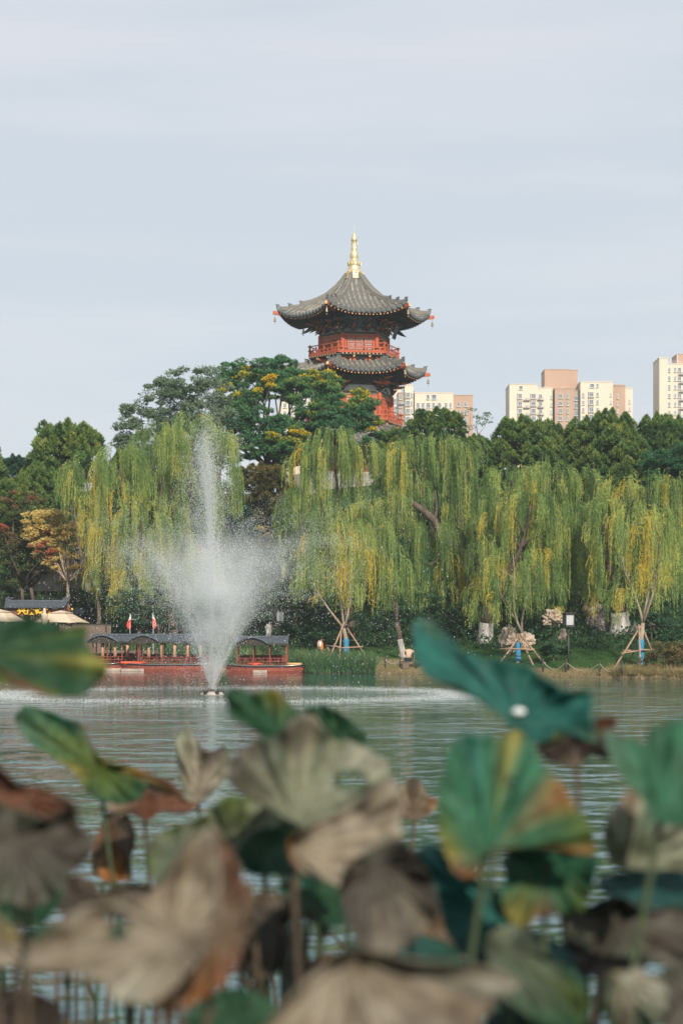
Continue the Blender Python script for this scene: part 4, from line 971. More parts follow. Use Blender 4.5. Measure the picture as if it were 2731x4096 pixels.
broadleaf('yellow_tree', 'yellow bush behind the top of the fountain plume', 'shrub', 134, 1100,
  [(1060, 2125, 32), (1105, 2130, 40), (1140, 2150, 30), (1185, 2160, 30), (1220, 2170, 28)], 'yellow_leaf', bark='bark_pale', sub=8, n_per=60, size=0.10, tint=0.25, r=0.08, group='yellow-leaved trees')
broadleaf('small_tree', 'small tree with three whitish stems behind the dock roof', 'tree', 138, 98,
  [(60, 2290, 45), (110, 2300, 45), (70, 2340, 45), (130, 2340, 40), (30, 2330, 40)], 'dry_shrub', bark='bark_pale', sub=8, n_per=70, size=0.10, tint=0.2, r=0.10, stems=3)

# shrubs, most of them in the shade
shr = [
 ('dense green bank of shrubs climbing behind the dock sign', 137, 40, [(0, 2330, 60), (60, 2380, 55), (0, 2400, 50), (120, 2390, 45), (180, 2390, 45)]),
 ('ivy-green shrub mass between the dock roof and the left willow', 136.5, 350, [(260, 2400, 45), (320, 2370, 50), (370, 2400, 50), (400, 2450, 45), (340, 2440, 50), (290, 2450, 40), (410, 2360, 45)]),
 ('dark shrub behind the left boats', 126, 560, [(470, 2470, 55), (540, 2460, 60), (610, 2470, 60), (680, 2470, 60), (560, 2400, 60), (650, 2400, 60), (480, 2400, 50)]),
 ('dark shrub behind the middle of the fountain spray', 126, 860, [(760, 2470, 60), (850, 2460, 65), (940, 2470, 60), (1000, 2450, 55), (820, 2390, 60), (920, 2390, 60)]),
 ('tall dark shrub behind the lamp post left of the walking person', 123, 1160, [(1080, 2450, 55), (1140, 2470, 60), (1200, 2500, 60), (1150, 2390, 60), (1230, 2430, 55), (1210, 2540, 40), (1130, 2540, 50)]),
 ('dark shrub behind the first staked tree', 124, 1390, [(1290, 2480, 60), (1350, 2470, 60), (1420, 2490, 60), (1380, 2400, 65), (1300, 2400, 60), (1480, 2480, 55), (1340, 2550, 45)]),
 ('shadowy shrub behind the seated man', 122, 1700, [(1560, 2500, 55), (1640, 2500, 60), (1720, 2500, 60), (1800, 2500, 60), (1680, 2430, 65), (1780, 2420, 65), (1590, 2430, 60), (1860, 2450, 60)]),
 ('dark shrub between the whitewashed trunk and the tan rock', 122, 1960, [(1880, 2510, 50), (1950, 2470, 60), (2030, 2450, 60), (2000, 2380, 60), (2120, 2420, 55)]),
 ('rounded dark bush just left of the right lamp post', 109, 2215, [(2185, 2600, 30), (2215, 2590, 34), (2245, 2600, 28), (2205, 2575, 26)]),
 ('dark shrub behind the right lamp post', 124, 2290, [(2200, 2470, 60), (2280, 2440, 60), (2360, 2430, 60), (2300, 2370, 60), (2200, 2390, 60), (2390, 2370, 55)]),
 ('deep green shrub above the large holed rock', 125, 2450, [(2440, 2440, 60), (2520, 2440, 60), (2480, 2370, 60), (2570, 2390, 60)]),
 ('clipped round bush in sun behind the last staked tree', 112, 2600, [(2610, 2510, 34), (2650, 2505, 36), (2695, 2510, 40), (2730, 2520, 36), (2670, 2545, 36), (2620, 2480, 24)]),
 ('dark hedge at the edge of the view above the round bush', 122, 2680, [(2620, 2440, 55), (2690, 2440, 60), (2750, 2440, 60), (2680, 2370, 60), (2750, 2370, 60)]),
 ('small bright green bush left of the round bush', 113, 2600, [(2585, 2520, 20), (2600, 2535, 18)]),
]
for lb, Y, px, lo in shr: broadleaf('shrub', lb, 'shrub', Y, px, lo, 'shrub', sub=9, n_per=70, size=0.10, tint=0.62 if Y > 136 else 0.36, r=0.06, group='shrubs along the bank')  # the two left shrubs stand in light, put in as a brighter leaf tint
broadleaf('dry_bush', 'dry olive-brown bush drooping over the water at the right edge', 'bush', 101.5, 2660,
  [(2590, 2650, 34), (2630, 2620, 42), (2680, 2600, 46), (2725, 2610, 46), (2650, 2660, 42), (2700, 2660, 46), (2620, 2680, 30), (2745, 2670, 40)], 'dry_shrub', sub=22, n_per=80, size=0.075, tint=0.4, r=0.05, stems=3, fl=0.9)

# willows
willow('tall weeping willow left of the pagoda whose curtain falls behind the fountain', 131, 700, 2560,
  [(640, 1690, 110, 2330, 0, .12), (780, 1650, 105, 2250, 1, .12), (880, 1720, 62, 2180, 0, .15), (480, 1780, 95, 2420, -1, .3), (560, 2020, 110, 2490, -3, .35), (690, 2080, 110, 2470, -2, .25), (420, 2080, 55, 2440, -2, .5), (820, 2200, 90, 2440, -1, .2)], r=0.32, dens=1.0)
willow('thin yellowish willow branch hanging before the golden-green cypress', 130, 400, 2500, [(330, 1835, 75, 2080, 0, .5), (290, 1850, 38, 2060, 0, .3), (375, 1900, 45, 2200, 0, .6)], r=0.14, yellow=0.5)
willow('wide weeping willow directly below the pagoda', 129, 1400, 2560,
  [(1330, 1720, 125, 2350, 0, .12), (1440, 1760, 105, 2300, 1, .15), (1230, 1800, 75, 2330, 0, .15), (1180, 1950, 55, 2400, -1, .1), (1350, 2000, 120, 2430, -3, .35), (1480, 2000, 90, 2430, -2, .3)], r=0.3)
willow('weeping willow with a dark leaning trunk right of the pagoda', 127, 1900, 2560,
  [(1640, 1752, 85, 2300, 0, .1), (1760, 1740, 105, 2300, 1, .1), (1870, 1770, 72, 2200, 1, .1), (1600, 1960, 65, 2430, -1, .1), (1740, 2080, 90, 2500, -2, .15), (1830, 2080, 75, 2440, -1, .15)], r=0.3)
willow('weeping willow with a whitewashed trunk, its pale dome in front of the cypresses', 121, 1940, 2590,
  [(2050, 1850, 115, 2350, 0, .15), (2190, 1838, 120, 2350, 1, .12), (2310, 1870, 85, 2380, 1, .1), (1985, 1930, 60, 2460, -1, .45), (2120, 1960, 110, 2440, -3, .4), (2260, 2000, 120, 2500, -2, .2), (1930, 2150, 50, 2530, -3, .5), (2360, 2060, 60, 2480, -1, .15)], r=0.42, lime=1.2)
willow('golden weeping willow with a whitewashed trunk at the right end of the row', 116, 2482, 2590,
  [(2480, 1900, 95, 2420, 0, .5), (2590, 1880, 100, 2400, 0, .5), (2700, 1900, 85, 2420, 0, .3), (2430, 1990, 55, 2520, -1, .4), (2540, 2020, 90, 2500, -2, .6), (2660, 2060, 85, 2500, -2, .4)], r=0.5, lime=1.25)
willow('crooked willow with a pale lower trunk beside the seated man', 117, 1612, 2622,
  [(1500, 2080, 75, 2470, 0, .3), (1570, 2200, 55, 2480, 0, .25)], r=0.17, lime=1.1, limbs=2)
YG = 'young willows held up by wooden stakes'
willow('young staked willow in the reeds right of the walking person', 116, 1388, 2640,
  [(1330, 2080, 75, 2480, 0, .45), (1430, 2130, 75, 2470, 0, .5), (1240, 2200, 55, 2430, 0, .2)], r=0.13, bark='bark_pale', group=YG, limbs=2, dens=0.8)
willow('young staked willow in front of the tan rock', 110, 2070, 2640,
  [(2050, 2180, 85, 2470, 0, .5), (2150, 2200, 80, 2500, 0, .35), (1990, 2300, 50, 2520, 0, .5)], r=0.12, bark='bark_pale', group=YG, limbs=2, dens=0.85)
willow('young staked willow near the dry bush, its forked pale trunk bare to half height', 104, 2560, 2670,
  [(2500, 2060, 70, 2480, 0, .6), (2610, 2020, 80, 2470, 0, .5), (2680, 2100, 55, 2450, 0, .45)], r=0.13, bark='bark_pale', group=YG, limbs=2, dens=0.65)
# the dark leaning limb of the third willow
lt = thing('leaning_trunk', 'dark bare willow limb leaning left through the hanging twigs', 'tree trunk', P(1905, 2260, 126.0))
mb = MB(); o_ = Vector(lt.location); pts = [P(px, py, 125.4 + k * 0.0) - o_ for k, (px, py) in enumerate([(1990, 2570), (1950, 2330), (1900, 2245), (1830, 2200), (1770, 2150), (1735, 2080), (1690, 2040), (1650, 2012)])]
mb.tube(pts, [0.45, 0.38, 0.31, 0.28, 0.26, 0.23, 0.21, 0.17], 10); mb.build('bark_trunk', MT['bark'], lt, True)
for (ax, ay, bx_, by_) in ((1830, 2200, 1720, 2260), (1735, 2080, 1740, 1960), (1900, 2245, 1990, 2120)):
    m2 = MB(); limb(m2, P(ax, ay, 125.4) - o_, P(bx_, by_, 125.0) - o_, 0.13, 0.04, 0.1); m2.build('side_branch', MT['bark'], lt, True)
# ================================================================ BANK FURNITURE
def stakes(label, px, Yc, legs, bars, wrap, rtrunk=0.14):
    """wooden prop frame: legs as (foot px, foot py, dY, top px, top py), bars as (px0, py0, dY0, px1, py1, dY1)"""
    x = M(px - 1365.5, Yc); o = Vector((x, Yc, ground(x, Yc))); t = thing('tree_stake_frame', label, 'tree support', o, group='wooden stake frames round young willows')
    for fx, fy, dy, tx, ty in legs:
        m = MB(); a = P(fx, fy, Yc + dy) - o; a.z = ground(a.x + o.x, Yc + dy) - o.z - 0.1; b = P(tx, ty, Yc - 0.1 * (1 if dy < 0 else -1)) - o
        m.tube([a, a.lerp(b, 0.5) + Vector((0.02, 0, 0)), b], [0.055, 0.05, 0.045], 7); m.build('stake', MT['stake'], t, True)
    for ax, ay, d0, bx, by, d1 in bars:
        m = MB(); m.tube([P(ax, ay, Yc + d0) - o, P(bx, by, Yc + d1) - o], 0.042, 7); m.build('cross_bar', MT['stake'], t, True)
    g = MB(); wx, wt, wb = wrap
    a, b = P(wx, wb, Yc) - o, P(wx, wt, Yc) - o; n = 9
    g.tube([a.lerp(b, i / n) for i in range(n + 1)], [rtrunk * 1.22 * (1.0 + 0.05 * ((i % 3) - 1)) for i in range(n + 1)], 12)
    w = g.build('trunk_wrap', MT['blue_wrap'], t, True)
    h = MB(); q = P(wx, wb - (wb - wt) * 0.28, Yc) - o; h.lathe([(rtrunk * 1.32, -0.03), (rtrunk * 1.34, 0.03)], q, 12); h.build('strap', MT['iron'], w)
stakes('wooden stake frame with blue wrapped trunk standing in the reeds', 1384, 116,
       [(1295, 2615, -0.4, 1377, 2488), (1352, 2650, -1.5, 1365, 2512), (1495, 2660, -1.2, 1388, 2512), (1340, 2615, 1.2, 1310, 2590)],
       [(1302, 2582, -0.4, 1362, 2588, -1.3), (1352, 2592, -1.4, 1452, 2587, -0.9)], (1384, 2555, 2640))
stakes('wooden stake frame partly hidden by the large teal lotus leaf', 2070, 110,
       [(1975, 2630, -0.3, 2075, 2545), (2135, 2655, -1.2, 2070, 2535), (2185, 2680, -1.6, 2080, 2540), (2020, 2640, 1.2, 2075, 2550)],
       [(1998, 2595, -0.6, 2136, 2597, -1.3), (2104, 2602, -1.2, 2136, 2597, -1.3)], (2071, 2570, 2645))
stakes('wooden stake frame with blue wrapped trunk beside the dry bush', 2560, 104,
       [(2438, 2680, -1.0, 2560, 2504), (2558, 2655, -1.2, 2553, 2498), (2618, 2592, 1.0, 2573, 2524), (2503, 2687, 1.2, 2553, 2570)],
       [(2482, 2613, -1.0, 2560, 2602, -0.6), (2555, 2599, -0.6, 2625, 2600, 0.6), (2490, 2601, 0.3, 2545, 2603, 0.5)], (2561, 2558, 2680))

def lamp(label, px, Yc, top, bot):
    x = M(px - 1365.5, Yc); g = ground(x, Yc); t = thing('lamp_post', label, 'street lamp', (x, Yc, g), group='lantern posts on the bank')
    z1 = P(0, top, Yc).z - g; z0 = P(0, bot, Yc).z - g; w = 0.46
    m = MB(); m.tube([(0, 0, -0.1), (0, 0, z0)], 0.05, 10); m.build('pole', MT['iron'], t, True)
    m = MB(); m.box((-0.14, 0, 0.25), (0.1, 0.16, 0.5)); m.build('junction_box', MT['iron'], t)
    hd = MB(); hd.box((0, 0, z1 - 0.03), (w * 1.32, w * 1.32, 0.05)); hd.box((0, 0, z1 - 0.09), (w * 1.1, w * 1.1, 0.07)); hd.box((0, 0, z0 + 0.03), (w * 1.12, w * 1.12, 0.06))
    for sx in (-1, 1):
        for sy in (-1, 1): hd.box((sx * w / 2, sy * w / 2, (z0 + z1) / 2), (0.03, 0.03, z1 - z0 - 0.15))
    h = hd.build('lantern', MT['iron'], t)
    bm_ = MB(); bm_.box((0, 0, 0), (w * 0.9, w * 0.9, z1 - z0 - 0.2)); bm_.build('lamp_panel', MT['lamp_glass'], h, loc=(0, 0, (z0 + z1) / 2))
    sl = MB(); sl.box((0, 0, 0), (0.010, 0.012, z1 - z0 - 0.16)); sme = sl.mesh('slat', MT['iron'])
    for i in range(7):
        o = -w / 2 + 0.05 + i * (w - 0.1) / 6
        for a in range(4):
            c = Matrix.Rotation(a * PI / 2, 3, 'Z') @ Vector((o, -w * 0.475, (z0 + z1) / 2)); link('slat', sme, h, loc=c, rz=a * PI / 2)
    t.rotation_euler = (0, 0, 0.28)
lamp('dark lantern post beyond the right end of the last boat', 1117, 119.5, 2441, 2492)
lamp('tall lantern post on the lawn between two staked trees', 2272, 105.5, 2450, 2508)

# rope fence along the water
posts = [(1540, 2671), (1600, 2672), (1664, 2678), (2170, 2684), (2262, 2686), (2396, 2687), (2485, 2690)]
tops = []
for i, (px, py) in enumerate(posts):
    Yc = bank(M(px - 1365.5, 108)) + 1.0; x = M(px - 1365.5, Yc); g = ground(x, Yc)
    lbs = ['short dark fence post left of the bench', 'short dark fence post below the seated man', 'short dark fence post half hidden by the teal leaf', 'short dark fence post just right of the teal leaf', 'short dark fence post at the foot of the right lamp', 'short dark fence post between the lamp and the last staked tree', 'short dark fence post under the last staked tree']
    m = MB(); m.tube([(0, 0, -0.1), (0, 0, 0.62)], 0.05, 8); m.lathe([(0.06, 0.60), (0.06, 0.66), (0.0, 0.68)], (0, 0, 0), 8)
    o = m.build('fence_post', MT['iron'], None, True, loc=(x, Yc, g)); tag(o, lbs[i], 'post', 'posts of the rope fence'); tops.append(Vector((x, Yc, g + 0.55)))
rl = ['slack pale rope from the left post to the bench', 'slack pale rope under the bench', None, 'slack pale rope left of the right lamp', 'slack pale rope right of the right lamp', 'slack pale rope before the last staked tree']
for i in range(len(tops) - 1):
    if rl[i] is None: continue
    a, b = tops[i], tops[i + 1]; pts = []
    for k in range(11): q = k / 10; p = a.lerp(b, q); p.z -= 0.42 * 4 * q * (1 - q) * min(1, (b - a).length / 1.6); pts.append(p - a)
    m = MB(); m.tube(pts, 0.016, 6); o = m.build('rope', MT['rope'], None, True, loc=a); tag(o, rl[i], 'rope', 'ropes of the fence')

# bench
bY = 113.3; bx0 = M(1652 - 1365.5, bY); bz = ground(bx0, bY)
t = thing('bench', 'dark backless bench on the bank with the seated man on it', 'bench', (bx0, bY, bz))
sz_ = P(0, 2644, bY).z - bz
m = MB(); m.box((0, 0, sz_ - 0.03), (1.30, 0.42, 0.06)); m.build('seat', MT['iron'], t)
for sx in (-0.42, 0.58): m = MB(); m.box((sx, 0, (sz_ - 0.06) / 2), (0.34 if sx < 0 else 0.07, 0.36, sz_ - 0.06)); m.build('leg', MT['fence_brown'], t)

# rocks
def rock(label, px, py, rx, rz, Y, mat='rock', seed=1, holes=0.3, cat='rock', name='garden_rock', group='garden rocks behind the lawn'):
    import mathutils
    c = P(px, py, Y); hx, hz = M(rx, Y), M(rz, Y); n1, n2 = 36, 26; vs = []; fs = []
    for j in range(n2 + 1):
        th = PI * j / n2
        for i in range(n1):
            ph = 2 * PI * i / n1; d = Vector((math.sin(th) * math.cos(ph), math.sin(th) * math.sin(ph), math.cos(th)))
            s = mathutils.noise.fractal(d * 1.6 + Vector((seed * 7.1, 0, 0)), 1.0, 2.0, 5); r2 = mathutils.noise.noise(d * 3.3 + Vector((0, seed * 3.3, 0)))
            r = 1.0 + 0.45 * s - holes * max(0, r2) * 1.2
            vs.append((d.x * hx * r, d.y * hx * 0.8 * r, d.z * hz * r))
    for j in range(n2):
        for i in range(n1): a = j * n1 + i; b = j * n1 + (i + 1) % n1; fs.append((a, a + n1, b + n1, b))
    m = MB(); m.add(vs, fs); o = m.build(name, MT[mat], None, False, loc=c); return tag(o, label, cat, group)
rock('pale tan garden rock behind the middle staked tree', 2035, 2555, 34, 48, 113, 'rock', 1, 0.5)
rock('flat-topped tan garden rock right behind the middle staked tree', 2098, 2562, 36, 34, 113.5, 'rock', 2, 0.2)
rock('tall dark holed garden rock right of the lamp post', 2392, 2500, 44, 70, 117, 'rock_grey', 3, 0.8)
rock('pale blocky rock above the tall holed one', 2365, 2440, 34, 30, 118.5, 'rock', 4, 0.3)
rock('pale rock glimpsed through twigs left of the lamp post', 2215, 2470, 46, 34, 117, 'rock', 5, 0.5)
rock('narrow orange-tan rock low beside the lamp pole', 2250, 2540, 14, 26, 113, 'rock', 6, 0.4)
rock('grey boulder beside the right whitewashed trunk', 2538, 2520, 26, 24, 115, 'rock_grey', 7, 0.2)
rock('smooth grey boulder behind the clipped round bush', 2615, 2500, 22, 14, 114.5, 'rock_grey', 8, 0.1)
rock('pale standing stone high between two willows', 1572, 2065, 26, 40, 131, 'rock', 9, 0.3)
rock('pale stone low behind the right boat roof', 1078, 2520, 14, 30, 120.5, 'concrete', 10, 0.1)
rock('white stone lying on the grey wall above the dock', 325, 2262, 14, 12, 136, 'white_stone', 11, 0.1)
rock('pale rock in the slope beside the leaning trunk', 1810, 2230, 24, 16, 128.5, 'rock', 12, 0.3)
# low wall on the left hillside
t = thing('stone_wall', 'low grey stone wall on the slope above the dock', 'wall', (M(230 - 1365.5, 137), 137, ground(M(230 - 1365.5, 137), 137)))
o_ = Vector(t.location)
for i in range(9):
    a, b = P(70 + i * 36, 2272 if i > 3 else 2285, 137) - o_, P(104.5 + i * 36, 2330, 137) - o_; m = MB(); m.box(((a.x + b.x) / 2, 0, (a.z + b.z) / 2 - 0.3), (b.x - a.x, 0.4, a.z - b.z + 0.6)); m.build('stone_block', MT['concrete'], t)
rt = thing('small_pavilion_roof', 'dark red pavilion eave just visible through the middle willow', 'pavilion', P(1535, 2010, 134))
m = MB(); m.box((0, 0, 0), (1.5, 1.2, 0.25)); m.build('eave', MT['red_dark'], rt)
m = MB(); m.box((0.3, 0, -0.7), (0.25, 0.25, 1.2)); m.box((-0.4, 0, -0.55), (0.5, 0.3, 0.5), mi=1); m.build('bracket', [MT['wood_dark'], MT['orange']], rt)

# ---------------------------------------------------------------- people
def person_mesh(name, pts, edges, radii, mat, root=0, sub=2):
    me = bpy.data.meshes.new(name); me.from_pydata(pts, edges, []); me.update(); me.materials.append(mat)
    o = bpy.data.objects.new(name, me); COL.objects.link(o)
    o.modifiers.new('skin', 'SKIN'); sk = me.skin_vertices[0].data
    for i, r in enumerate(radii): sk[i].radius = r if isinstance(r, tuple) else (r, r)
    sk[root].use_root = True
    s = o.modifiers.new('smooth', 'SUBSURF'); s.levels = sub; s.render_levels = sub
    return o
def hand(mb, w, d, side=1, s=1.0):
    """palm and five curled fingers from the wrist w along d"""
    w, d = Vector(w), Vector(d).normalized(); x = d.cross(Vector((0, 1, 0)) if abs(d.y) < 0.8 else Vector((1, 0, 0))).normalized(); z = x.cross(d)
    mb.tube([w, w + d * 0.045 * s, w + d * 0.09 * s], [0.024 * s, 0.036 * s, 0.034 * s], 8)
    for i, L in enumerate((0.062, 0.075, 0.078, 0.068)):
        b = w + d * 0.085 * s + x * (i - 1.5) * 0.019 * s; mb.tube([b, b + d * L * 0.5 * s, b + (d * 0.8 + z * 0.35 * side) * L * s], [0.009 * s, 0.0085 * s, 0.006 * s], 6)
    b = w + d * 0.03 * s - x * 0.03 * s; mb.tube([b, b + (d * 0.6 - x * 0.7) * 0.035 * s, b + (d * 0.95 - x * 0.5) * 0.06 * s], [0.011 * s, 0.010 * s, 0.007 * s], 6)
# standing man, facing right, head bowed
sY = 117.2; sx0 = M(1279 - 1365.5, sY); sg = ground(sx0, sY)
man = thing('person', 'person in a white shirt and orange vest walking right behind the reeds, head bowed', 'person', (sx0, sY, sg))
h = 1.70
body = person_mesh('body', [(0, 0, 0.92), (0.01, 0, 1.1), (0.02, 0, 1.30), (0.05, 0, 1.44), (0.09, 0, 1.50), (0.125, 0, 1.565), (0.15, -0.01, 1.635),
                            (0.03, -0.19, 1.40), (-0.02, -0.23, 1.14), (0.07, -0.23, 0.92), (0.03, 0.19, 1.40), (0.06, 0.23, 1.14), (0.22, 0.20, 0.98),
                            (0.06, -0.09, 0.86), (0.14, -0.09, 0.48), (0.02, -0.09, 0.09), (0.15, -0.09, 0.04), (-0.04, 0.09, 0.86), (-0.06, 0.09, 0.48), (-0.22, 0.09, 0.10), (-0.09, 0.09, 0.04)],
                   [(0, 1), (1, 2), (2, 3), (3, 4), (4, 5), (5, 6), (3, 7), (7, 8), (8, 9), (3, 10), (10, 11), (11, 12), (0, 13), (13, 14), (14, 15), (15, 16), (0, 17), (17, 18), (18, 19), (19, 20)],
                   [(0.12, 0.15), (0.115, 0.14), (0.13, 0.17), 0.10, 0.055, 0.085, 0.08, 0.06, 0.045, 0.03, 0.06, 0.045, 0.03, 0.09, 0.06, 0.042, 0.035, 0.09, 0.06, 0.042, 0.035], MT['skin_dark'])
body.parent = man
m = MB(); hand(m, (0.07, -0.23, 0.91), (0.15, 0, -1)); m.build('hand', MT['skin_dark'], man, True); m = MB(); hand(m, (0.225, 0.20, 0.97), (0.7, 0, -0.6)); m.build('hand', MT['skin_dark'], man, True)
m = MB(); m.lathe([(0.0, 0.12), (0.06, 0.105), (0.098, 0.05), (0.103, 0.0), (0.09, -0.05), (0.07, -0.06)], (0.125, 0, 1.61), 14); m.tube([(0.225, 0, 1.60), (0.25, 0, 1.57)], [0.018, 0.012], 6); m.build('hair', MT['hair'], man, True)
m = MB(); m.lathe([(0.155, 0.88), (0.165, 1.0), (0.16, 1.15), (0.175, 1.32), (0.12, 1.45), (0.07, 1.49)], (0.02, 0, 0), 16)
for s in (-1, 1): m.tube([(0.03, s * 0.15, 1.40), (0.03 + (0.0 if s < 0 else 0.02), s * 0.235, 1.22), (0.0 if s < 0 else 0.06, s * 0.245, 1.10)], [0.085, 0.07, 0.065], 10)
m.build('shirt', MT['shirt'], man, True)
m = MB(); vs = []
for j, (z, r) in enumerate([(0.92, 0.185), (1.0, 0.19), (1.15, 0.185), (1.30, 0.19), (1.42, 0.13)]): 
    for k in range(13): a = -1.15 + 2.3 * k / 12; vs.append((0.02 + r * math.cos(a), r * 1.02 * math.sin(a), z))
m.add(vs, [(j * 13 + k, j * 13 + k + 1, (j + 1) * 13 + k + 1, (j + 1) * 13 + k) for j in range(4) for k in range(12)])
for s in (-1, 1): m.bar((0.13, s * 0.11, 1.38), (-0.06, s * 0.10, 1.46), 0.05, 0.02); m.bar((-0.10, s * 0.12, 1.42), (-0.13, s * 0.1, 1.0), 0.045, 0.02)
m.bar((-0.14, -0.13, 1.10), (0.1, -0.19, 1.10), 0.02, 0.03); m.build('vest', MT['vest'], man, True)
m = MB(); m.lathe([(0.155, 0.80), (0.168, 0.90), (0.16, 0.99)], (0.0, 0, 0), 14)
m.tube([(0.04, -0.09, 0.88), (0.14, -0.09, 0.50), (0.03, -0.09, 0.12)], [0.12, 0.088, 0.07], 10); m.tube([(-0.03, 0.09, 0.88), (-0.06, 0.09, 0.50), (-0.20, 0.09, 0.13)], [0.12, 0.088, 0.07], 10)
m.build('trousers', MT['trousers'], man, True)
# seated man seen from behind, bent forward
tz = sz_; st = thing('person', 'shirtless man in dark shorts sitting bent forward on the bench, seen from behind', 'person', (bx0 - 0.28, bY, bz))
body = person_mesh('body', [(0, 0, tz + 0.12), (0.0, -0.03, tz + 0.28), (0.03, 0.0, tz + 0.46), (0.07, 0.09, tz + 0.60), (0.10, 0.22, tz + 0.64), (0.11, 0.32, tz + 0.60), (0.11, 0.38, tz + 0.54),
                            (-0.13, 0.10, tz + 0.58), (-0.17, 0.30, tz + 0.38), (0.02, 0.46, tz + 0.26), (0.28, 0.10, tz + 0.56), (0.31, 0.28, tz + 0.34), (0.18, 0.45, tz + 0.26),
                            (-0.10, 0.10, tz + 0.09), (-0.14, 0.50, tz + 0.10), (-0.12, 0.50, 0.10), (-0.12, 0.62, 0.05), (0.12, 0.10, tz + 0.09), (0.16, 0.50, tz + 0.10), (0.16, 0.50, 0.10), (0.16, 0.62, 0.05)],
                   [(0, 1), (1, 2), (2, 3), (3, 4), (4, 5), (5, 6), (3, 7), (7, 8), (8, 9), (3, 10), (10, 11), (11, 12), (0, 13), (13, 14), (14, 15), (15, 16), (0, 17), (17, 18), (18, 19), (19, 20)],
                   [(0.16, 0.12), (0.15, 0.11), (0.18, 0.12), (0.17, 0.11), 0.06, 0.09, 0.07, 0.075, 0.045, 0.03, 0.075, 0.045, 0.03, 0.09, 0.07, 0.04, 0.035, 0.09, 0.07, 0.04, 0.035], MT['skin'])
body.parent = st
m = MB(); hand(m, (0.02, 0.46, tz + 0.26), (0.6, 0.3, -0.4)); m.build('hand', MT['skin'], st, True); m = MB(); hand(m, (0.18, 0.45, tz + 0.26), (-0.5, 0.3, -0.4)); m.build('hand', MT['skin'], st, True)
m = MB(); m.lathe([(0.0, 0.09), (0.06, 0.08), (0.095, 0.02), (0.09, -0.05), (0.06, -0.08)], (0.11, 0.31, tz + 0.625), 12); m.build('hair', MT['hair'], st, True)
m = MB(); m.lathe([(0.20, 0.0), (0.215, 0.06), (0.20, 0.14), (0.185, 0.20)], (0, 0.02, tz), 14)
for s in (-1, 1): m.tube([(s * 0.09, 0.05, tz + 0.10), (s * 0.13, 0.42, tz + 0.11)], [0.12, 0.10], 10)
m.build('shorts', MT['trousers'], st, True)
tw = MB(); vs = [(0.24 + 0.03 * math.sin(k), 0.14 + 0.03 * k, tz + z) for z in (0.62, 0.3, 0.02) for k in range(5)]
tw.add(vs, [(j * 5 + k, j * 5 + k + 1, (j + 1) * 5 + k + 1, (j + 1) * 5 + k) for j in range(2) for k in range(4)])
to_ = tw.build('towel', MT['towel'], None, True, loc=Vector(st.location) + Vector((0.08, -0.16, 0))); tag(to_, 'grey cloth hanging over the right shoulder of the seated man', 'towel')

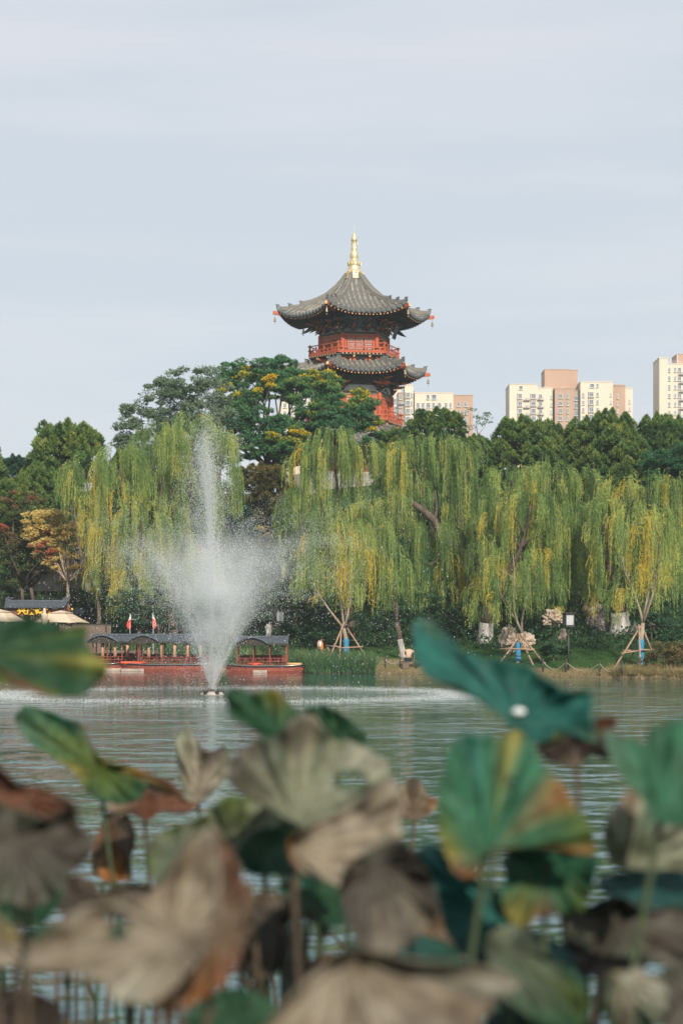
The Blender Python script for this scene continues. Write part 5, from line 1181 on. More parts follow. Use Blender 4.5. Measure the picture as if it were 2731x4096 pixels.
# ---------------------------------------------------------------- boats
def boat(label, px0, px1, wl, roof0, roof1, rz_top, rz_eave, domes, buoys, pale, curtains=0, sag=True):
    Yb = F * CAMH / (wl - HOR); x0, x1 = M(px0 - 1365.5, Yb), M(px1 - 1365.5, Yb); xc = (x0 + x1) / 2; L = x1 - x0
    t = thing('tour_boat', label, 'boat', (xc, Yb + 1.0, 0), group='roofed red tour boats moored by the bank')
    W = 1.0; o = Vector((xc, Yb + 1.0, 0)); top = P(0, wl - 30, Yb).z
    st_ = 12; vs = []; fs = []
    for i in range(st_ + 1):
        q = i / st_; x = -L / 2 + L * q; e = abs(2 * q - 1); w = W * (1 - 0.32 * max(0, e - 0.6) / 0.4); zt = top + (0.10 * max(0, e - 0.55) / 0.45 if sag else 0) - 0.06
        vs += [(x, -w * 0.9, -0.25), (x, -w, 0.13), (x, -w, zt), (x, w, zt), (x, w, 0.13), (x, w * 0.9, -0.25)]
    for i in range(st_):
        a = i * 6; b = a + 6
        fs += [(a + k, b + k, b + k + 1, a + k + 1) for k in range(5)]
    fs += [(0, 1, 2, 3, 4, 5), tuple(st_ * 6 + k for k in (5, 4, 3, 2, 1, 0))]
    m = MB(); m.add(vs, fs); hull = m.build('hull', MT['boat_red'], t)
    m = MB(); pts = [Vector((vs[i * 6 + 2][0], vs[i * 6 + 2][1] - 0.03, vs[i * 6 + 2][2] + 0.0)) for i in range(st_ + 1)]; m.tube(pts, 0.04, 6); m.build('rub_rail', MT['rubber'], t, True)
    m = MB(); m.tube([p + Vector((0, -0.035, 0.045)) for p in pts], 0.014, 5); m.build('steel_strip', MT['chrome'], t, True)
    m = MB()
    a, b = pale; xa, xb = M(a - 1365.5, Yb) - xc, M(b - 1365.5, Yb) - xc; m.box(((xa + xb) / 2, -W - 0.004, 0.09), (xb - xa, 0.03, 0.16)); m.build('pale_band', MT['boat_pale'], t)
    m = MB(); m.box((0, 0, top - 0.09), (L * 0.98, W * 1.7, 0.05)); m.build('deck', MT['red_dark'], t)
    # roof
    ra, rb_ = M(roof0 - 1365.5, Yb) - xc, M(roof1 - 1365.5, Yb) - xc; zr, ze = P(0, rz_top, Yb + 0.9).z, P(0, rz_eave, Yb - 0.1).z
    m = MB(); We = 1.12
    m.add([(ra, -We, ze), (rb_, -We, ze), (rb_ - 0.12, 0, zr), (ra + 0.12, 0, zr), (ra, We, ze), (rb_, We, ze)], [(0, 1, 2, 3), (3, 2, 5, 4)], 0)
    m.add([(ra, -We, ze - 0.05), (rb_, -We, ze - 0.05), (rb_ - 0.12, 0, zr - 0.06), (ra + 0.12, 0, zr - 0.06), (ra, We, ze - 0.05), (rb_, We, ze - 0.05)], [(3, 2, 1, 0), (4, 5, 2, 3)], 1)
    m.box(((ra + rb_) / 2, -We, ze - 0.03), (rb_ - ra, 0.04, 0.09), mi=1)
    roof = m.build('roof', [MT['slate'], MT['wood_dark']], t)
    n = int((rb_ - ra) / 0.22); sm = MB(); sm.bar((0, -We - 0.02, ze + 0.035), (0, -0.02, zr + 0.03), 0.06, 0.05); sme = sm.mesh('tile_row', MT['slate'])
    for i in range(n + 1): link('tile_row', sme, roof, loc=(ra + 0.06 + (rb_ - ra - 0.12) * i / n, 0, 0))
    m = MB(); m.bar((ra + 0.05, 0, zr + 0.05), (rb_ - 0.05, 0, zr + 0.05), 0.12, 0.10)
    for e in (ra + 0.1, rb_ - 0.1): m.bar((e, 0, zr + 0.05), (e + (0.1 if e > 0 else -0.1), 0, zr + 0.2), 0.1, 0.1)
    m.build('ridge', MT['slate'], roof)
    for d in domes:                                     # curved cross gable facing the lake
        xd = M(d - 1365.5, Yb) - xc; m = MB(); vs2 = []; K = 10; hw_ = 0.95
        for y in (-We - 0.28, 0.1):
            for k in range(K + 1): u = 2 * k / K - 1; vs2.append((xd + u * hw_, y, ze - 0.03 + (zr - ze + 0.02) * (1 - abs(u) ** 1.5) ** 0.8))
        m.add(vs2, [(k, k + 1, K + 2 + k, K + 1 + k) for k in range(K)], 0)
        ins = [(x, -We - 0.20, z - 0.07) for x, y, z in vs2[:K + 1]] + [(xd, -We - 0.20, ze - 0.08)]
        m.add(ins, [tuple(range(K + 1))], 1)
        m.tube([(x, y - 0.01, z + 0.02) for x, y, z in vs2[:K + 1]], 0.05, 6); m.bar((xd, -We - 0.3, zr), (xd, -0.2, zr + 0.02), 0.1, 0.1); m.build('gable', [MT['slate'], MT['wood_dark']], roof)
    # posts, railing, benches
    np_ = max(3, int((rb_ - ra) / 1.15)); pm = MB(); pm.box((0, 0, (top + ze) / 2 - 0.02), (0.07, 0.07, ze - top + 0.08)); pme = pm.mesh('post', MT['boat_red'])
    for i in range(np_ + 1):
        for s in (-1, 1): link('post', pme, t, loc=(ra + 0.15 + (rb_ - ra - 0.3) * i / np_, s * 0.88, 0))
    zr1 = top + 0.42
    for s in (-1, 1):
        m = MB()
        for z in (top + 0.08, top + 0.25, zr1): m.box(((ra + rb_) / 2, s * 0.9, z), (rb_ - ra - 0.2, 0.035, 0.035))
        k = int((rb_ - ra) / 0.24)
        for i in range(k + 1): m.box((ra + 0.12 + (rb_ - ra - 0.24) * i / k, s * 0.9, top + 0.23), (0.03, 0.03, 0.40))
        for i in range(0, k, 2): m.box((ra + 0.24 + (rb_ - ra - 0.24) * i / k, s * 0.9, top + 0.32), (0.14, 0.025, 0.03))
        m.build('railing', MT['boat_red'], t)
    m = MB(); m.box(((ra + rb_) / 2, 0.5, top + 0.22), (rb_ - ra - 0.5, 0.35, 0.05)); m.box(((ra + rb_) / 2, 0.68, top + 0.42), (rb_ - ra - 0.5, 0.05, 0.34)); m.build('seat', MT['red_dark'], t)
    if curtains:
        cm = MB(); cm.tube([(0, 0, ze - 0.1), (0.01, 0, ze - 0.35), (0.0, 0, ze - 0.42), (0.01, 0, ze - 0.9)], [0.12, 0.105, 0.085, 0.115], 9); cme = cm.mesh('curtain', MT['curtain'], True)
        for i in range(curtains): link('curtain', cme, t, loc=(ra + 0.35 + (rb_ - ra - 0.7) * (i + 0.5) / curtains, -0.80, 0))
    for bx_, col, ww_ in buoys:
        xb = M(bx_ - 1365.5, Yb) - xc; pts = [(0.34 * ww_ * math.cos(a), 0.30 * math.sin(a), 0) for a in [2 * PI * k / 16 for k in range(17)]]; m = MB(); m.tube(pts, 0.085, 8, cap=False)
        b_ = m.build('lifebuoy', MT[col], None, True, loc=o + Vector((xb, -0.55, top + 0.07))); yield b_, t
    return
bo = list(boat('red roofed boat farthest left, half behind the dark lotus leaf', 300, 492, 2684, 362, 556, 2541, 2566, (412,), (), (380, 486), 3))
bo = list(boat('red roofed boat with peach curtains left of the fountain jet', 484, 880, 2686, 545, 850, 2541, 2567, (575,), ((552, 'buoy', 1.4), (500, 'buoy', 0.8)), (486, 576), 5))
tag(bo[0][0], 'orange-red lifebuoy bundle on the deck left of the fountain', 'lifebuoy', 'lifebuoys on the boats'); tag(bo[1][0], 'small orange lifebuoy at the stern of the curtained boat', 'lifebuoy', 'lifebuoys on the boats')
bo = list(boat('red roofed boat right of the fountain jet, moored by the reeds', 905, 1233, 2692, 938, 1155, 2550, 2575, (1008,), ((1020, 'buoy', 1.2), (1175, 'buoy_tan', 1.25)), (1012, 1068), 0))
tag(bo[0][0], 'coral lifebuoy lying on the foredeck of the right boat', 'lifebuoy', 'lifebuoys on the boats'); tag(bo[1][0], 'tan lifebuoy at the bow of the right boat', 'lifebuoy', 'lifebuoys on the boats')
# flags
for px, tp, lb in ((521, 2453, 'narrow red and white pennant on a thin pole above the left boat roofs'), (614, 2450, 'larger red pennant with white marks on a thin pole next to the fountain')):
    Yf = 124.3; x = M(px - 1365.5, Yf); g = ground(x, Yf); t = thing('flag', lb, 'flag', (x, Yf, g), group='pennants over the boats')
    zt = P(0, tp, Yf).z - g; m = MB(); m.tube([(0, 0, -0.2), (0, 0, zt)], [0.025, 0.012], 6); m.build('pole', MT['white_frame'], t, True)
    s = 1 if px > 600 else -1; n = 8; H = 0.85; m = MB(); vs = []; fs = []
    for j in range(n + 1):
        q = j / n; w = 0.05 + 0.22 * math.sin(PI * min(1, q * 1.15) * 0.52) if q < 0.85 else 0.20
        for k in range(4): vs.append((s * w * k / 3 * (1 if s > 0 else 1) - 0.06 * s, 0.05 * math.sin(k * 1.7 + j), zt - 0.05 - H * q - 0.10 * k / 3))
    for j in range(n):
        for k in range(3): fs.append((j * 4 + k, j * 4 + k + 1, (j + 1) * 4 + k + 1, (j + 1) * 4 + k))
    fs_r = [f for i, f in enumerate(fs) if i // 3 >= 3]; fs_w = [f for i, f in enumerate(fs) if i // 3 < 3]
    m.v = vs; m.f = fs_r + fs_w; m.m = [0] * len(fs_r) + [1] * len(fs_w); m.build('pennant', [MT['flag_red'], MT['flag_white']], t, True)
    if s > 0:
        m = MB()
        for j, (dx, dz, w, hh, r) in enumerate(((0.08, -0.50, 0.10, 0.02, 0.5), (0.12, -0.55, 0.02, 0.12, 0.2), (0.10, -0.62, 0.11, 0.02, -0.3), (0.16, -0.70, 0.02, 0.13, 0.3), (0.12, -0.74, 0.12, 0.02, 0.4), (0.08, -0.80, 0.02, 0.1, 0.1), (0.20, -0.80, 0.09, 0.02, 0.5))):
            m.box((dx, -0.075, zt + dz), (w, 0.006, hh), mat=Matrix.Rotation(r, 3, 'Y'))
        m.build('white_mark', MT['flag_white'], t)

# ---------------------------------------------------------------- dock gate with its sign
dY = 133.0; gx0 = M(150 - 1365.5, dY); gg = ground(gx0, dY)
t = thing('dock_gate', 'red-brown dock gate under a grey tiled roof with yellow characters', 'gate building', (gx0, dY, gg)); o_ = Vector((gx0, dY, gg))
def dq(px, py, dy=0): return P(px, py, dY + dy) - o_
a, b = dq(24, 2432), dq(262, 2463)
m = MB(); m.box(((a.x + b.x) / 2, 0, (a.z + b.z) / 2), (b.x - a.x, 0.35, a.z - b.z)); m.build('sign_board', MT['brick_red'], t)
m = MB(); c_ = dq(274, 2420); e_ = dq(281, 2500); m.box(((c_.x + e_.x) / 2, 0, c_.z / 2), (0.16, 0.4, c_.z)); m.build('post', MT['brick_red'], t); m = MB(); m.box((dq(27, 0).x, 0, a.z / 2), (0.2, 0.3, a.z)); m.build('post', MT['brick_red'], t); m = MB(); m.box((dq(150, 0).x, 0.1, b.z / 2), (0.14, 0.2, b.z)); m.build('post', MT['brick_red'], t)
m = MB(); a2, b2 = dq(24, 2463), dq(262, 2560); m.box(((a2.x + b2.x) / 2, 1.6, 1.0), (b2.x - a2.x, 0.2, 2.2)); m.build('back_wall', MT['fence_brown'], t)
r0, r1 = dq(22, 2430), dq(272, 2407); m = MB(); dpt = 0.48
m.add([(r0.x, -dpt, r0.z), (r1.x - 0.15, -dpt, r0.z), (r1.x, 0, r1.z), (r0.x + 0.2, 0, r1.z), (r0.x, dpt, r0.z), (r1.x - 0.15, dpt, r0.z)], [(0, 1, 2, 3), (3, 2, 5, 4), (0, 3, 4), (1, 5, 2), (4, 5, 1, 0)], 0)
rf = m.build('roof', MT['slate'], t)
n = 26; tm_ = MB(); tm_.bar((0, -dpt - 0.03, r0.z + 0.03), (0, 0, r1.z + 0.03), 0.075, 0.07); tm_.tube([(0, -dpt - 0.07, r0.z), (0, -dpt, r0.z + 0.01)], 0.06, 7); tme = tm_.mesh('tile_row', MT['slate'])
for i in range(n): link('tile_row', tme, rf, loc=(r0.x + 0.08 + (r1.x - r0.x - 0.35) * i / (n - 1), 0, 0))
m = MB(); m.bar((r0.x + 0.15, 0, r1.z + 0.06), (r1.x + 0.05, 0, r1.z + 0.06), 0.16, 0.12)
for xx in (r0.x + 0.25, r1.x - 0.1):
    for k in range(4): m.box((xx + (k - 1.5) * 0.11, 0, r1.z + 0.16 + 0.09 * (k % 2)), (0.10, 0.12, 0.22), mat=Matrix.Rotation(k * 0.5, 3, 'Y'))
m.build('ridge', MT['slate'], rf)
m = MB(); e0 = dq(262, 2418); m.bar(e0, dq(285, 2452), 0.10, 0.22); m.bar(dq(262, 2418), dq(250, 2470), 0.10, 0.2); m.box(dq(290, 2436), (0.12, 0.1, 0.12), mi=1); m.build('eave_end', [MT['wood_dark'], MT['yellow_sign']], rf)
# yellow characters
def text_mesh(s, size, depth, mat):
    cu = bpy.data.curves.new('characters', 'FONT'); cu.body = s; cu.size = size; cu.extrude = depth; cu.align_x = 'CENTER'; cu.offset = size * 0.035
    ob = bpy.data.objects.new('characters', cu); COL.objects.link(ob); bpy.context.view_layer.update()
    me = bpy.data.meshes.new_from_object(ob.evaluated_get(bpy.context.evaluated_depsgraph_get())); bpy.data.objects.remove(ob)
    me.materials.clear(); me.materials.append(mat); return me
for ch, px in (('兴', 92), ('庆', 128), ('码', 163), ('头', 200)):
    me = text_mesh(ch, 0.60, 0.05, MT['yellow_sign']); p = dq(px, 2455); l = link('sign_character', me, t, loc=(p.x, -0.30, p.z)); l.rotation_euler = (PI / 2, 0, 0)
    me2 = text_mesh(ch, 0.63, 0.03, MT['maroon']); l2 = link('character_edge', me2, t, loc=(p.x + 0.02, -0.215, p.z - 0.04)); l2.rotation_euler = (PI / 2, 0, 0)
m = MB(); p = dq(50, 2450)
for k, (w_, z_) in enumerate(((0.2, 0.28), (0.36, 0.20), (0.30, 0.12), (0.44, 0.04), (0.40, -0.04))): m.box((p.x, -0.19, p.z + z_), (w_, 0.02, 0.045))
m.build('pavilion_emblem', MT['fence_brown'], t)
m = MB(); p = dq(218, 2437); m.bar((p.x - 0.12, -0.19, p.z), (p.x + 0.28, -0.19, p.z + 0.04), 0.02, 0.05); m.bar((p.x - 0.1, -0.19, p.z + 0.07), (p.x + 0.02, -0.19, p.z), 0.02, 0.03); m.build('white_mark', MT['flag_white'], t)
# dark shed behind
sh = thing('dock_shed', 'dark shed with a plain slanting slate roof right of the dock gate', 'shed', dq(330, 2460) + o_ + Vector((0, 2.5, 0)))
so = Vector(sh.location)
def sq(px, py, dy): return P(px, py, dY + dy) - so
m = MB(); A, B, C_, D_ = sq(285, 2411, 4.5), sq(372, 2412, 4.0), sq(330, 2462, 1.5), sq(268, 2450, 1.5); E_ = sq(425, 2465, 5.0); G_ = sq(378, 2470, 6)
m.add([A, B, C_, D_], [(3, 2, 1, 0)], 0); m.add([A - Vector((0, 0, 0.08)), B - Vector((0, 0, 0.08)), C_ - Vector((0, 0, 0.08)), D_ - Vector((0, 0, 0.08))], [(0, 1, 2, 3)], 1)
m.add([B, E_, E_ - Vector((0, 0, 0.15)), C_ - Vector((0, 0, 0.1)), B - Vector((0.1, 0, 0.3))], [(0, 1, 2), (0, 2, 4), (0, 4, 3)], 1)
shr_ = m.build('roof', [MT['slate'], MT['wood_dark']], sh)
for i in range(5): q = i / 4; mm = MB(); mm.bar(D_.lerp(C_, q) + Vector((0, 0, 0.03)), A.lerp(B, q) + Vector((0, 0, 0.03)), 0.05, 0.04); mm.build('roof_seam', MT['iron'], shr_)
m = MB(); w0, w1 = sq(345, 2480, 4), sq(382, 2480, 4); m.box(((w0.x + w1.x) / 2, w0.y, -0.9), (w1.x - w0.x, 1.5, 3.2)); m.box((sq(300, 0, 4).x, sq(300, 0, 4).y, -1.2), (1.5, 1.5, 2.6)); m.build('wall', MT['wood_dark'], sh)
# umbrellas
def umbrella(label, px, py_top, hw, Y, drop=0.62):
    x = M(px - 1365.5, Y); g = ground(x, Y); t = thing('parasol', label, 'parasol', (x, Y, g), group='beige parasols on the dock terrace'); zt = P(0, py_top, Y).z - g; W = M(hw, Y)
    m = MB(); K = 4; up_ = [(W * math.cos(PI / 2 * k + 0.5), W * math.sin(PI / 2 * k + 0.5)) for k in range(4)]
    s_ = 0.40
    rim = []
    for k in range(4):
        a, b = Vector(up_[k]), Vector(up_[(k + 1) % 4])
        for j in range(4): p = a.lerp(b, j / 4); sgz = zt - 0.20 - drop + 0.05 * math.sin(PI * j / 4); rim.append((p.x * (1 - 0.03 * math.sin(PI * j / 4)), p.y * (1 - 0.03 * math.sin(PI * j / 4)), sgz))
    nR = len(rim); mid = [(x_ * 0.36, y_ * 0.36, zt - 0.20) for x_, y_, _ in rim]
    m.add(rim + mid, [(i, (i + 1) % nR, nR + (i + 1) % nR, nR + i) for i in range(nR)])
    cap = [(x_ * 0.42, y_ * 0.42, zt - 0.17) for x_, y_, _ in rim]; m.add(cap + [(0, 0, zt)], [(i, (i + 1) % nR, nR) for i in range(nR)])
    cn = m.build('canopy', MT['canvas'], t, False); m = MB(); m.tube([(0, 0, -0.05), (0, 0, zt - 0.02)], 0.035, 8); m.build('pole', MT['white_frame'], t, True)
    m = MB()
    for (u, v) in ((-0.55, 0.0), (0.45, 0.12)):
        for j in range(3): m.bar((W * u - 0.15 + j * 0.09, -W * 0.50, zt - 0.20 - drop * 0.55 + 0.06), (W * u - 0.02 + j * 0.1, -W * 0.50, zt - 0.2 - drop * 0.55 + 0.02 - 0.01 * j), 0.02, 0.02)
    m.build('white_mark', MT['flag_white'], t)
umbrella('open beige parasol left of the folded one, half out of view', 2, 2437, 118, 128)
umbrella('open beige parasol right of the folded one in front of the dock gate', 246, 2441, 122, 128.5)
fx = M(179 - 1365.5, 127.4); fg = ground(fx, 127.4); t = thing('folded_parasol', 'folded beige parasol standing between the two open ones', 'parasol', (fx, 127.4, fg)); zt = P(0, 2431, 127.4).z - fg
m = MB(); m.lathe([(0.0, zt), (0.10, zt - 0.08), (0.10, zt - 0.35), (0.22, zt - 0.42), (0.16, zt - 0.8), (0.15, zt - 1.2), (0.20, zt - 1.6), (0.0, zt - 1.6)], (0, 0, 0), 10); m.build('canopy', MT['canvas'], t, False)
m = MB(); m.tube([(0.1, 0, 0), (0.1, 0, zt - 1.5)], 0.035, 8); m.build('pole', MT['white_frame'], t)
m = MB(); m.box((0.27, -0.1, 1.2), (0.09, 0.09, 2.5)); pp = m.build('wooden_pole', MT['bark'], None, loc=(fx, 127.4, fg)); tag(pp, 'dark square pole standing beside the folded parasol', 'pole')
# brown fence
t = thing('plank_fence', 'brown plank fence between the parasols and the left boats', 'fence', (M(360 - 1365.5, 127.2), 127.2, 0.8)); zt = P(0, 2497, 127.2).z - 0.8
pm = MB(); pm.box((0, 0, zt / 2), (0.155, 0.035, zt)); pme = pm.mesh('plank', MT['fence_brown'])
for i in range(20): link('plank', pme, t, loc=(M(262 - 360, 127.2) + i * 0.165 - 0.3, 0.004 * (i % 3), 0))
m = MB(); m.box((-0.25, -0.03, zt - 0.02), (3.3, 0.05, 0.06)); m.box((1.05, -0.05, zt / 2), (0.09, 0.09, zt + 0.2)); m.build('rail', MT['iron'], t)
# ticket terrace low wall
t = thing('terrace_edge', 'low timber-clad landing edge behind the left boats', 'landing', (M(430 - 1365.5, 125.6), 125.6, 0))
for i in range(6): m = MB(); m.box((0, 0, 0.3 + i * 0.17), (6.5, 0.1, 0.15)); m.build('plank', MT['fence_brown'], t)

# ================================================================ GRASS, REEDS
def blades(n, fpos, hmin, hmax, w, tint, mat, name, label, cat, lean=0.35, curl=0.4):
    Cs, Us, Vs, Ts = [], [], [], []
    pos = fpos(n); k = len(pos)
    H = hmin + (hmax - hmin) * RNG.random(k); d = rdir(k); d[:, 2] = 0; d = unit(d) * lean * RNG.random((k, 1)); tt = tint + RNG.normal(size=k) * 0.16
    seg = 3; p = pos.copy(); dirv = unit(d + np.array([0, 0, 1.0]))
    for s in range(seg):
        L = (H / seg)[:, None]; u = dirv * L * 0.56; c = p + dirv * L * 0.5; ww = w * (1 - s * 0.28); side = unit(np.cross(dirv, rdir(k))) * ww
        Cs.append(c); Us.append(u); Vs.append(side); Ts.append(tt + 0.06 * s)
        p = p + dirv * L; dirv = unit(dirv + d * curl * 2 + np.array([0, 0, -0.12 * (s + 1)]) * lean)
    me = tri_mesh(name, np.concatenate(Cs), np.concatenate(Us), np.concatenate(Vs), np.concatenate(Ts), mat, quad=True)
    o = link(name, me); return tag(o, label, cat, kind='stuff')
def reed_pos(n):
    px = 1130 + 370 * RNG.random(n); x = (px - 1365.5) * 115 / F; q = RNG.random(n)
    y = np.array([bank(a) for a in x]) - 0.35 + 2.6 * q * np.interp(px, [1130, 1180, 1400, 1470, 1500], [0.7, 1, 1, 0.6, 0.25]); z = np.array([max(0, ground(a, b)) for a, b in zip(x, y)])
    return np.stack([x, y, z], 1)
blades(5200, reed_pos, 0.7, 1.25, 0.016, 0.38, MT['reed'], 'reeds', 'blue-green reeds growing from the water edge right of the boats', 'reeds', 0.4)
def reed_pos2(n):
    px = 820 + 330 * RNG.random(n); x = (px - 1365.5) * 120 / F; y = np.array([bank(a) for a in x]) + 0.2 + 2.2 * RNG.random(n); z = np.array([ground(a, b) for a, b in zip(x, y)]); return np.stack([x, y, z], 1)
blades(2800, reed_pos2, 0.7, 1.3, 0.016, 0.45, MT['reed'], 'reeds', 'reeds behind the right boat, seen under its roof', 'reeds', 0.4)
def reed_pos3(n):
    px = 400 + 420 * RNG.random(n); x = (px - 1365.5) * 122 / F; y = np.array([bank(a) for a in x]) + 0.1 + 1.5 * RNG.random(n); z = np.array([ground(a, b) for a, b in zip(x, y)]); return np.stack([x, y, z], 1)
blades(2400, reed_pos3, 0.8, 1.5, 0.016, 0.35, MT['reed'], 'reeds', 'reeds behind the curtained boat', 'reeds', 0.4)
def lawn_pos(n):
    x = 0.5 + 20 * RNG.random(n); d = 2.0 + 14 * RNG.random(n) ** 1.3; y = np.array([bank(a) for a in x]) + d; z = np.array([gz(a, b) for a, b in zip(x, y)]); return np.stack([x, y, z], 1)
blades(26000, lawn_pos, 0.06, 0.16, 0.012, 0.40, MT['grass'], 'lawn_grass', 'short green grass on the sloping lawn', 'grass', 0.8)
def edge_pos(n):
    x = 0.8 + 18 * RNG.random(n); d = -0.15 + 2.0 * RNG.random(n) ** 1.6; y = np.array([bank(a) for a in x]) + d; z = np.array([max(0.02, gz(a, b)) for a, b in zip(x, y)]); return np.stack([x, y, z], 1)
blades(11000, edge_pos, 0.08, 0.26, 0.010, 0.5, MT['dry_grass'], 'dry_grass', 'dry yellowish grass along the edge of the bank', 'grass', 1.0)
def tall_pos(n):
    c = np.array([2470, 2500, 2540, 2590, 2650, 2700])[RNG.integers(0, 6, n)] + RNG.normal(size=n) * 14; x = (c - 1365.5) * 102 / F; y = np.array([bank(a) for a in x]) + 0.1 + 0.6 * RNG.random(n); z = np.array([ground(a, b) for a, b in zip(x, y)]); return np.stack([x, y, z], 1)
blades(2600, tall_pos, 0.25, 0.65, 0.010, 0.6, MT['dry_grass'], 'dry_tufts', 'tall dry grass tufts at the water under the dry bush', 'grass', 0.7)
def under_pos(n):
    x = -22 + 44 * RNG.random(n); d = 10 + 45 * RNG.random(n); y = np.array([bank(a) for a in x]) + d; z = np.array([ground(a, b) for a, b in zip(x, y)]); return np.stack([x, y, z], 1)
pp_ = under_pos(80000); dd = rdir(len(pp_)); dd[:, 2] = np.abs(dd[:, 2]) + 0.2
pp_[:, 2] += 1.2 * RNG.random(len(pp_)) ** 2 * (0.4 + 0.6 * np.sin(pp_[:, 0] * 1.1) * np.sin(pp_[:, 1] * 0.9 + 1) ** 2 + 0.3)
ug = link('undergrowth', tri_mesh('undergrowth', pp_, unit(dd) * 0.12, unit(np.cross(dd, rdir(len(dd)))) * 0.06, 0.25 + RNG.normal(size=len(dd)) * 0.12, MT['shrub'], True)); tag(ug, 'dark undergrowth covering the hill behind the willows', 'undergrowth', kind='stuff')

# ================================================================ FOUNTAIN
fY = 73.3; fX = M(848 - 1365.5, fY)
ft = thing('fountain', 'white floating fountain throwing a tall jet and a wide skirt of spray over the lake', 'fountain', (fX, fY, 0))
m = MB(); m.lathe([(0.0, -0.1), (0.42, -0.1), (0.46, 0.02), (0.40, 0.10), (0.12, 0.13), (0.0, 0.13)], (0, 0, 0), 18); m.build('float', MT['concrete'], ft, False)
for k in range(6): m = MB(); a = k * PI / 3; m.box((0.40 * math.cos(a), 0.40 * math.sin(a), 0.09), (0.13, 0.13, 0.12), rz=a); m.build('lamp_housing', MT['iron'], ft)
m = MB(); m.tube([(0, 0, 0.05), (0, 0, 0.22)], [0.10, 0.07], 10); m.build('nozzle', MT['iron'], ft, True)
def water_drop_material(name, tr, em=0.0):
    m_, nt, b = nodes_of(name); b.inputs['Base Color'].default_value = (0.95, 0.97, 0.98, 1); b.inputs['Roughness'].default_value = 0.35; b.inputs['Specular IOR Level'].default_value = 0.6
    t1 = nt.nodes.new('ShaderNodeBsdfTranslucent'); t1.inputs['Color'].default_value = (0.95, 0.97, 0.98, 1); mx = nt.nodes.new('ShaderNodeMixShader'); mx.inputs['Fac'].default_value = tr
    nt.links.new(b.outputs[0], mx.inputs[1]); nt.links.new(t1.outputs[0], mx.inputs[2]); nt.links.new(mx.outputs[0], nt.nodes['Material Output'].inputs['Surface']); return m_
drop_mat = water_drop_material('spray_water', 0.5)
def drops(p, r, name='spray'):
    """one small four-sided drop per row"""
    n = len(p); base = np.array([[1, 1, 1], [1, -1, -1], [-1, 1, -1], [-1, -1, 1]]) * 0.62
    R = rdir(n); R2 = unit(np.cross(R, rdir(n))); R3 = np.cross(R, R2)
    vs = p[:, None, :] + (base[None, :, 0:1] * R[:, None] + base[None, :, 1:2] * R2[:, None] + base[None, :, 2:3] * R3[:, None]) * r[:, None, None]
    me = bpy.data.meshes.new(name); me.vertices.add(4 * n); me.vertices.foreach_set('co', vs.reshape(-1).astype(np.float32))
    f = np.array([0, 1, 2, 0, 3, 1, 0, 2, 3, 1, 3, 2]); idx = (np.arange(n)[:, None] * 4 + f[None, :]).reshape(-1)
    me.loops.add(len(idx)); me.loops.foreach_set('vertex_index', idx.astype(np.int32)); me.polygons.add(4 * n); me.polygons.foreach_set('loop_start', np.arange(0, 12 * n, 3, dtype=np.int32))
    try: me.polygons.foreach_set('loop_total', np.full(4 * n, 3, dtype=np.int32))
    except Exception: pass
    me.update(calc_edges=True); me.materials.append(drop_mat); return me
def jet(n, v0, tilt, tj, vj, spread, wind=(-0.10, 0.0), phi=None, tmax=None, rmin=0.008, rmax=0.022):
    g = 9.8; K = 46; kk = RNG.integers(0, K, n); rope = RNG.random(n) < 0.72
    ph = np.where(rope, (RNG.random(K) * 2 * PI)[kk] + RNG.normal(size=n) * 0.05, RNG.random(n) * 2 * PI)
    ti = np.abs(np.where(rope, (tilt + RNG.normal(size=K) * tj)[kk] + RNG.normal(size=n) * 0.012, tilt + RNG.normal(size=n) * tj)); v = v0 * (1 + np.where(rope, (RNG.normal(size=K) * vj)[kk] + RNG.normal(size=n) * 0.012, RNG.normal(size=n) * vj))
    vz = v * np.cos(ti); vh = v * np.sin(ti); tf = 2 * vz / g
    t_ = RNG.random(n) * (tf if tmax is None else np.minimum(tf, tmax * tf))
    x = vh * np.cos(ph) * t_ + wind[0] * t_ ** 2; y = vh * np.sin(ph) * t_ + wind[1] * t_ ** 2; z = 0.2 + vz * t_ - 0.5 * g * t_ ** 2
    j = RNG.normal(size=(n, 3)) * (spread * np.where(rope, 0.42, 1.0) * (0.06 + t_ / np.maximum(tf, .1)))[:, None]
    p = np.stack([x, y, z], 1) + j; r = rmin + (rmax - rmin) * RNG.random(n) ** 3
    keep = p[:, 2] > 0.0; return p[keep], r[keep]
parts = [
 jet(26000, 12.9, 0.012, 0.012, 0.040, 0.13, (-0.17, 0), tmax=0.52, rmin=0.006, rmax=0.017),   # central column
 jet(36000, 12.2, 0.03, 0.02, 0.09, 0.40, (-0.10, 0), rmin=0.006, rmax=0.015),              # its falling drops
 jet(66000, 10.2, 0.23, 0.12, 0.09, 0.34, (0.04, 0), tmax=0.66, rmin=0.0045, rmax=0.013),       # the dense skirt
 jet(60000, 10.5, 0.36, 0.07, 0.10, 0.38, (0.40, 0), tmax=0.64, rmin=0.0045, rmax=0.014),
 jet(9000, 10.2, 0.42, 0.10, 0.10, 0.9, (0.28, 0), rmin=0.006, rmax=0.020),               # scattered drops falling back
 jet(2200, 10.5, 0.50, 0.14, 0.10, 1.2, (0.55, 0), rmin=0.010, rmax=0.030),
]
pp_ = np.concatenate([a for a, _ in parts]); rr_ = np.concatenate([b for _, b in parts])
sp = link('spray', drops(pp_, rr_), ft, kind='stuff')
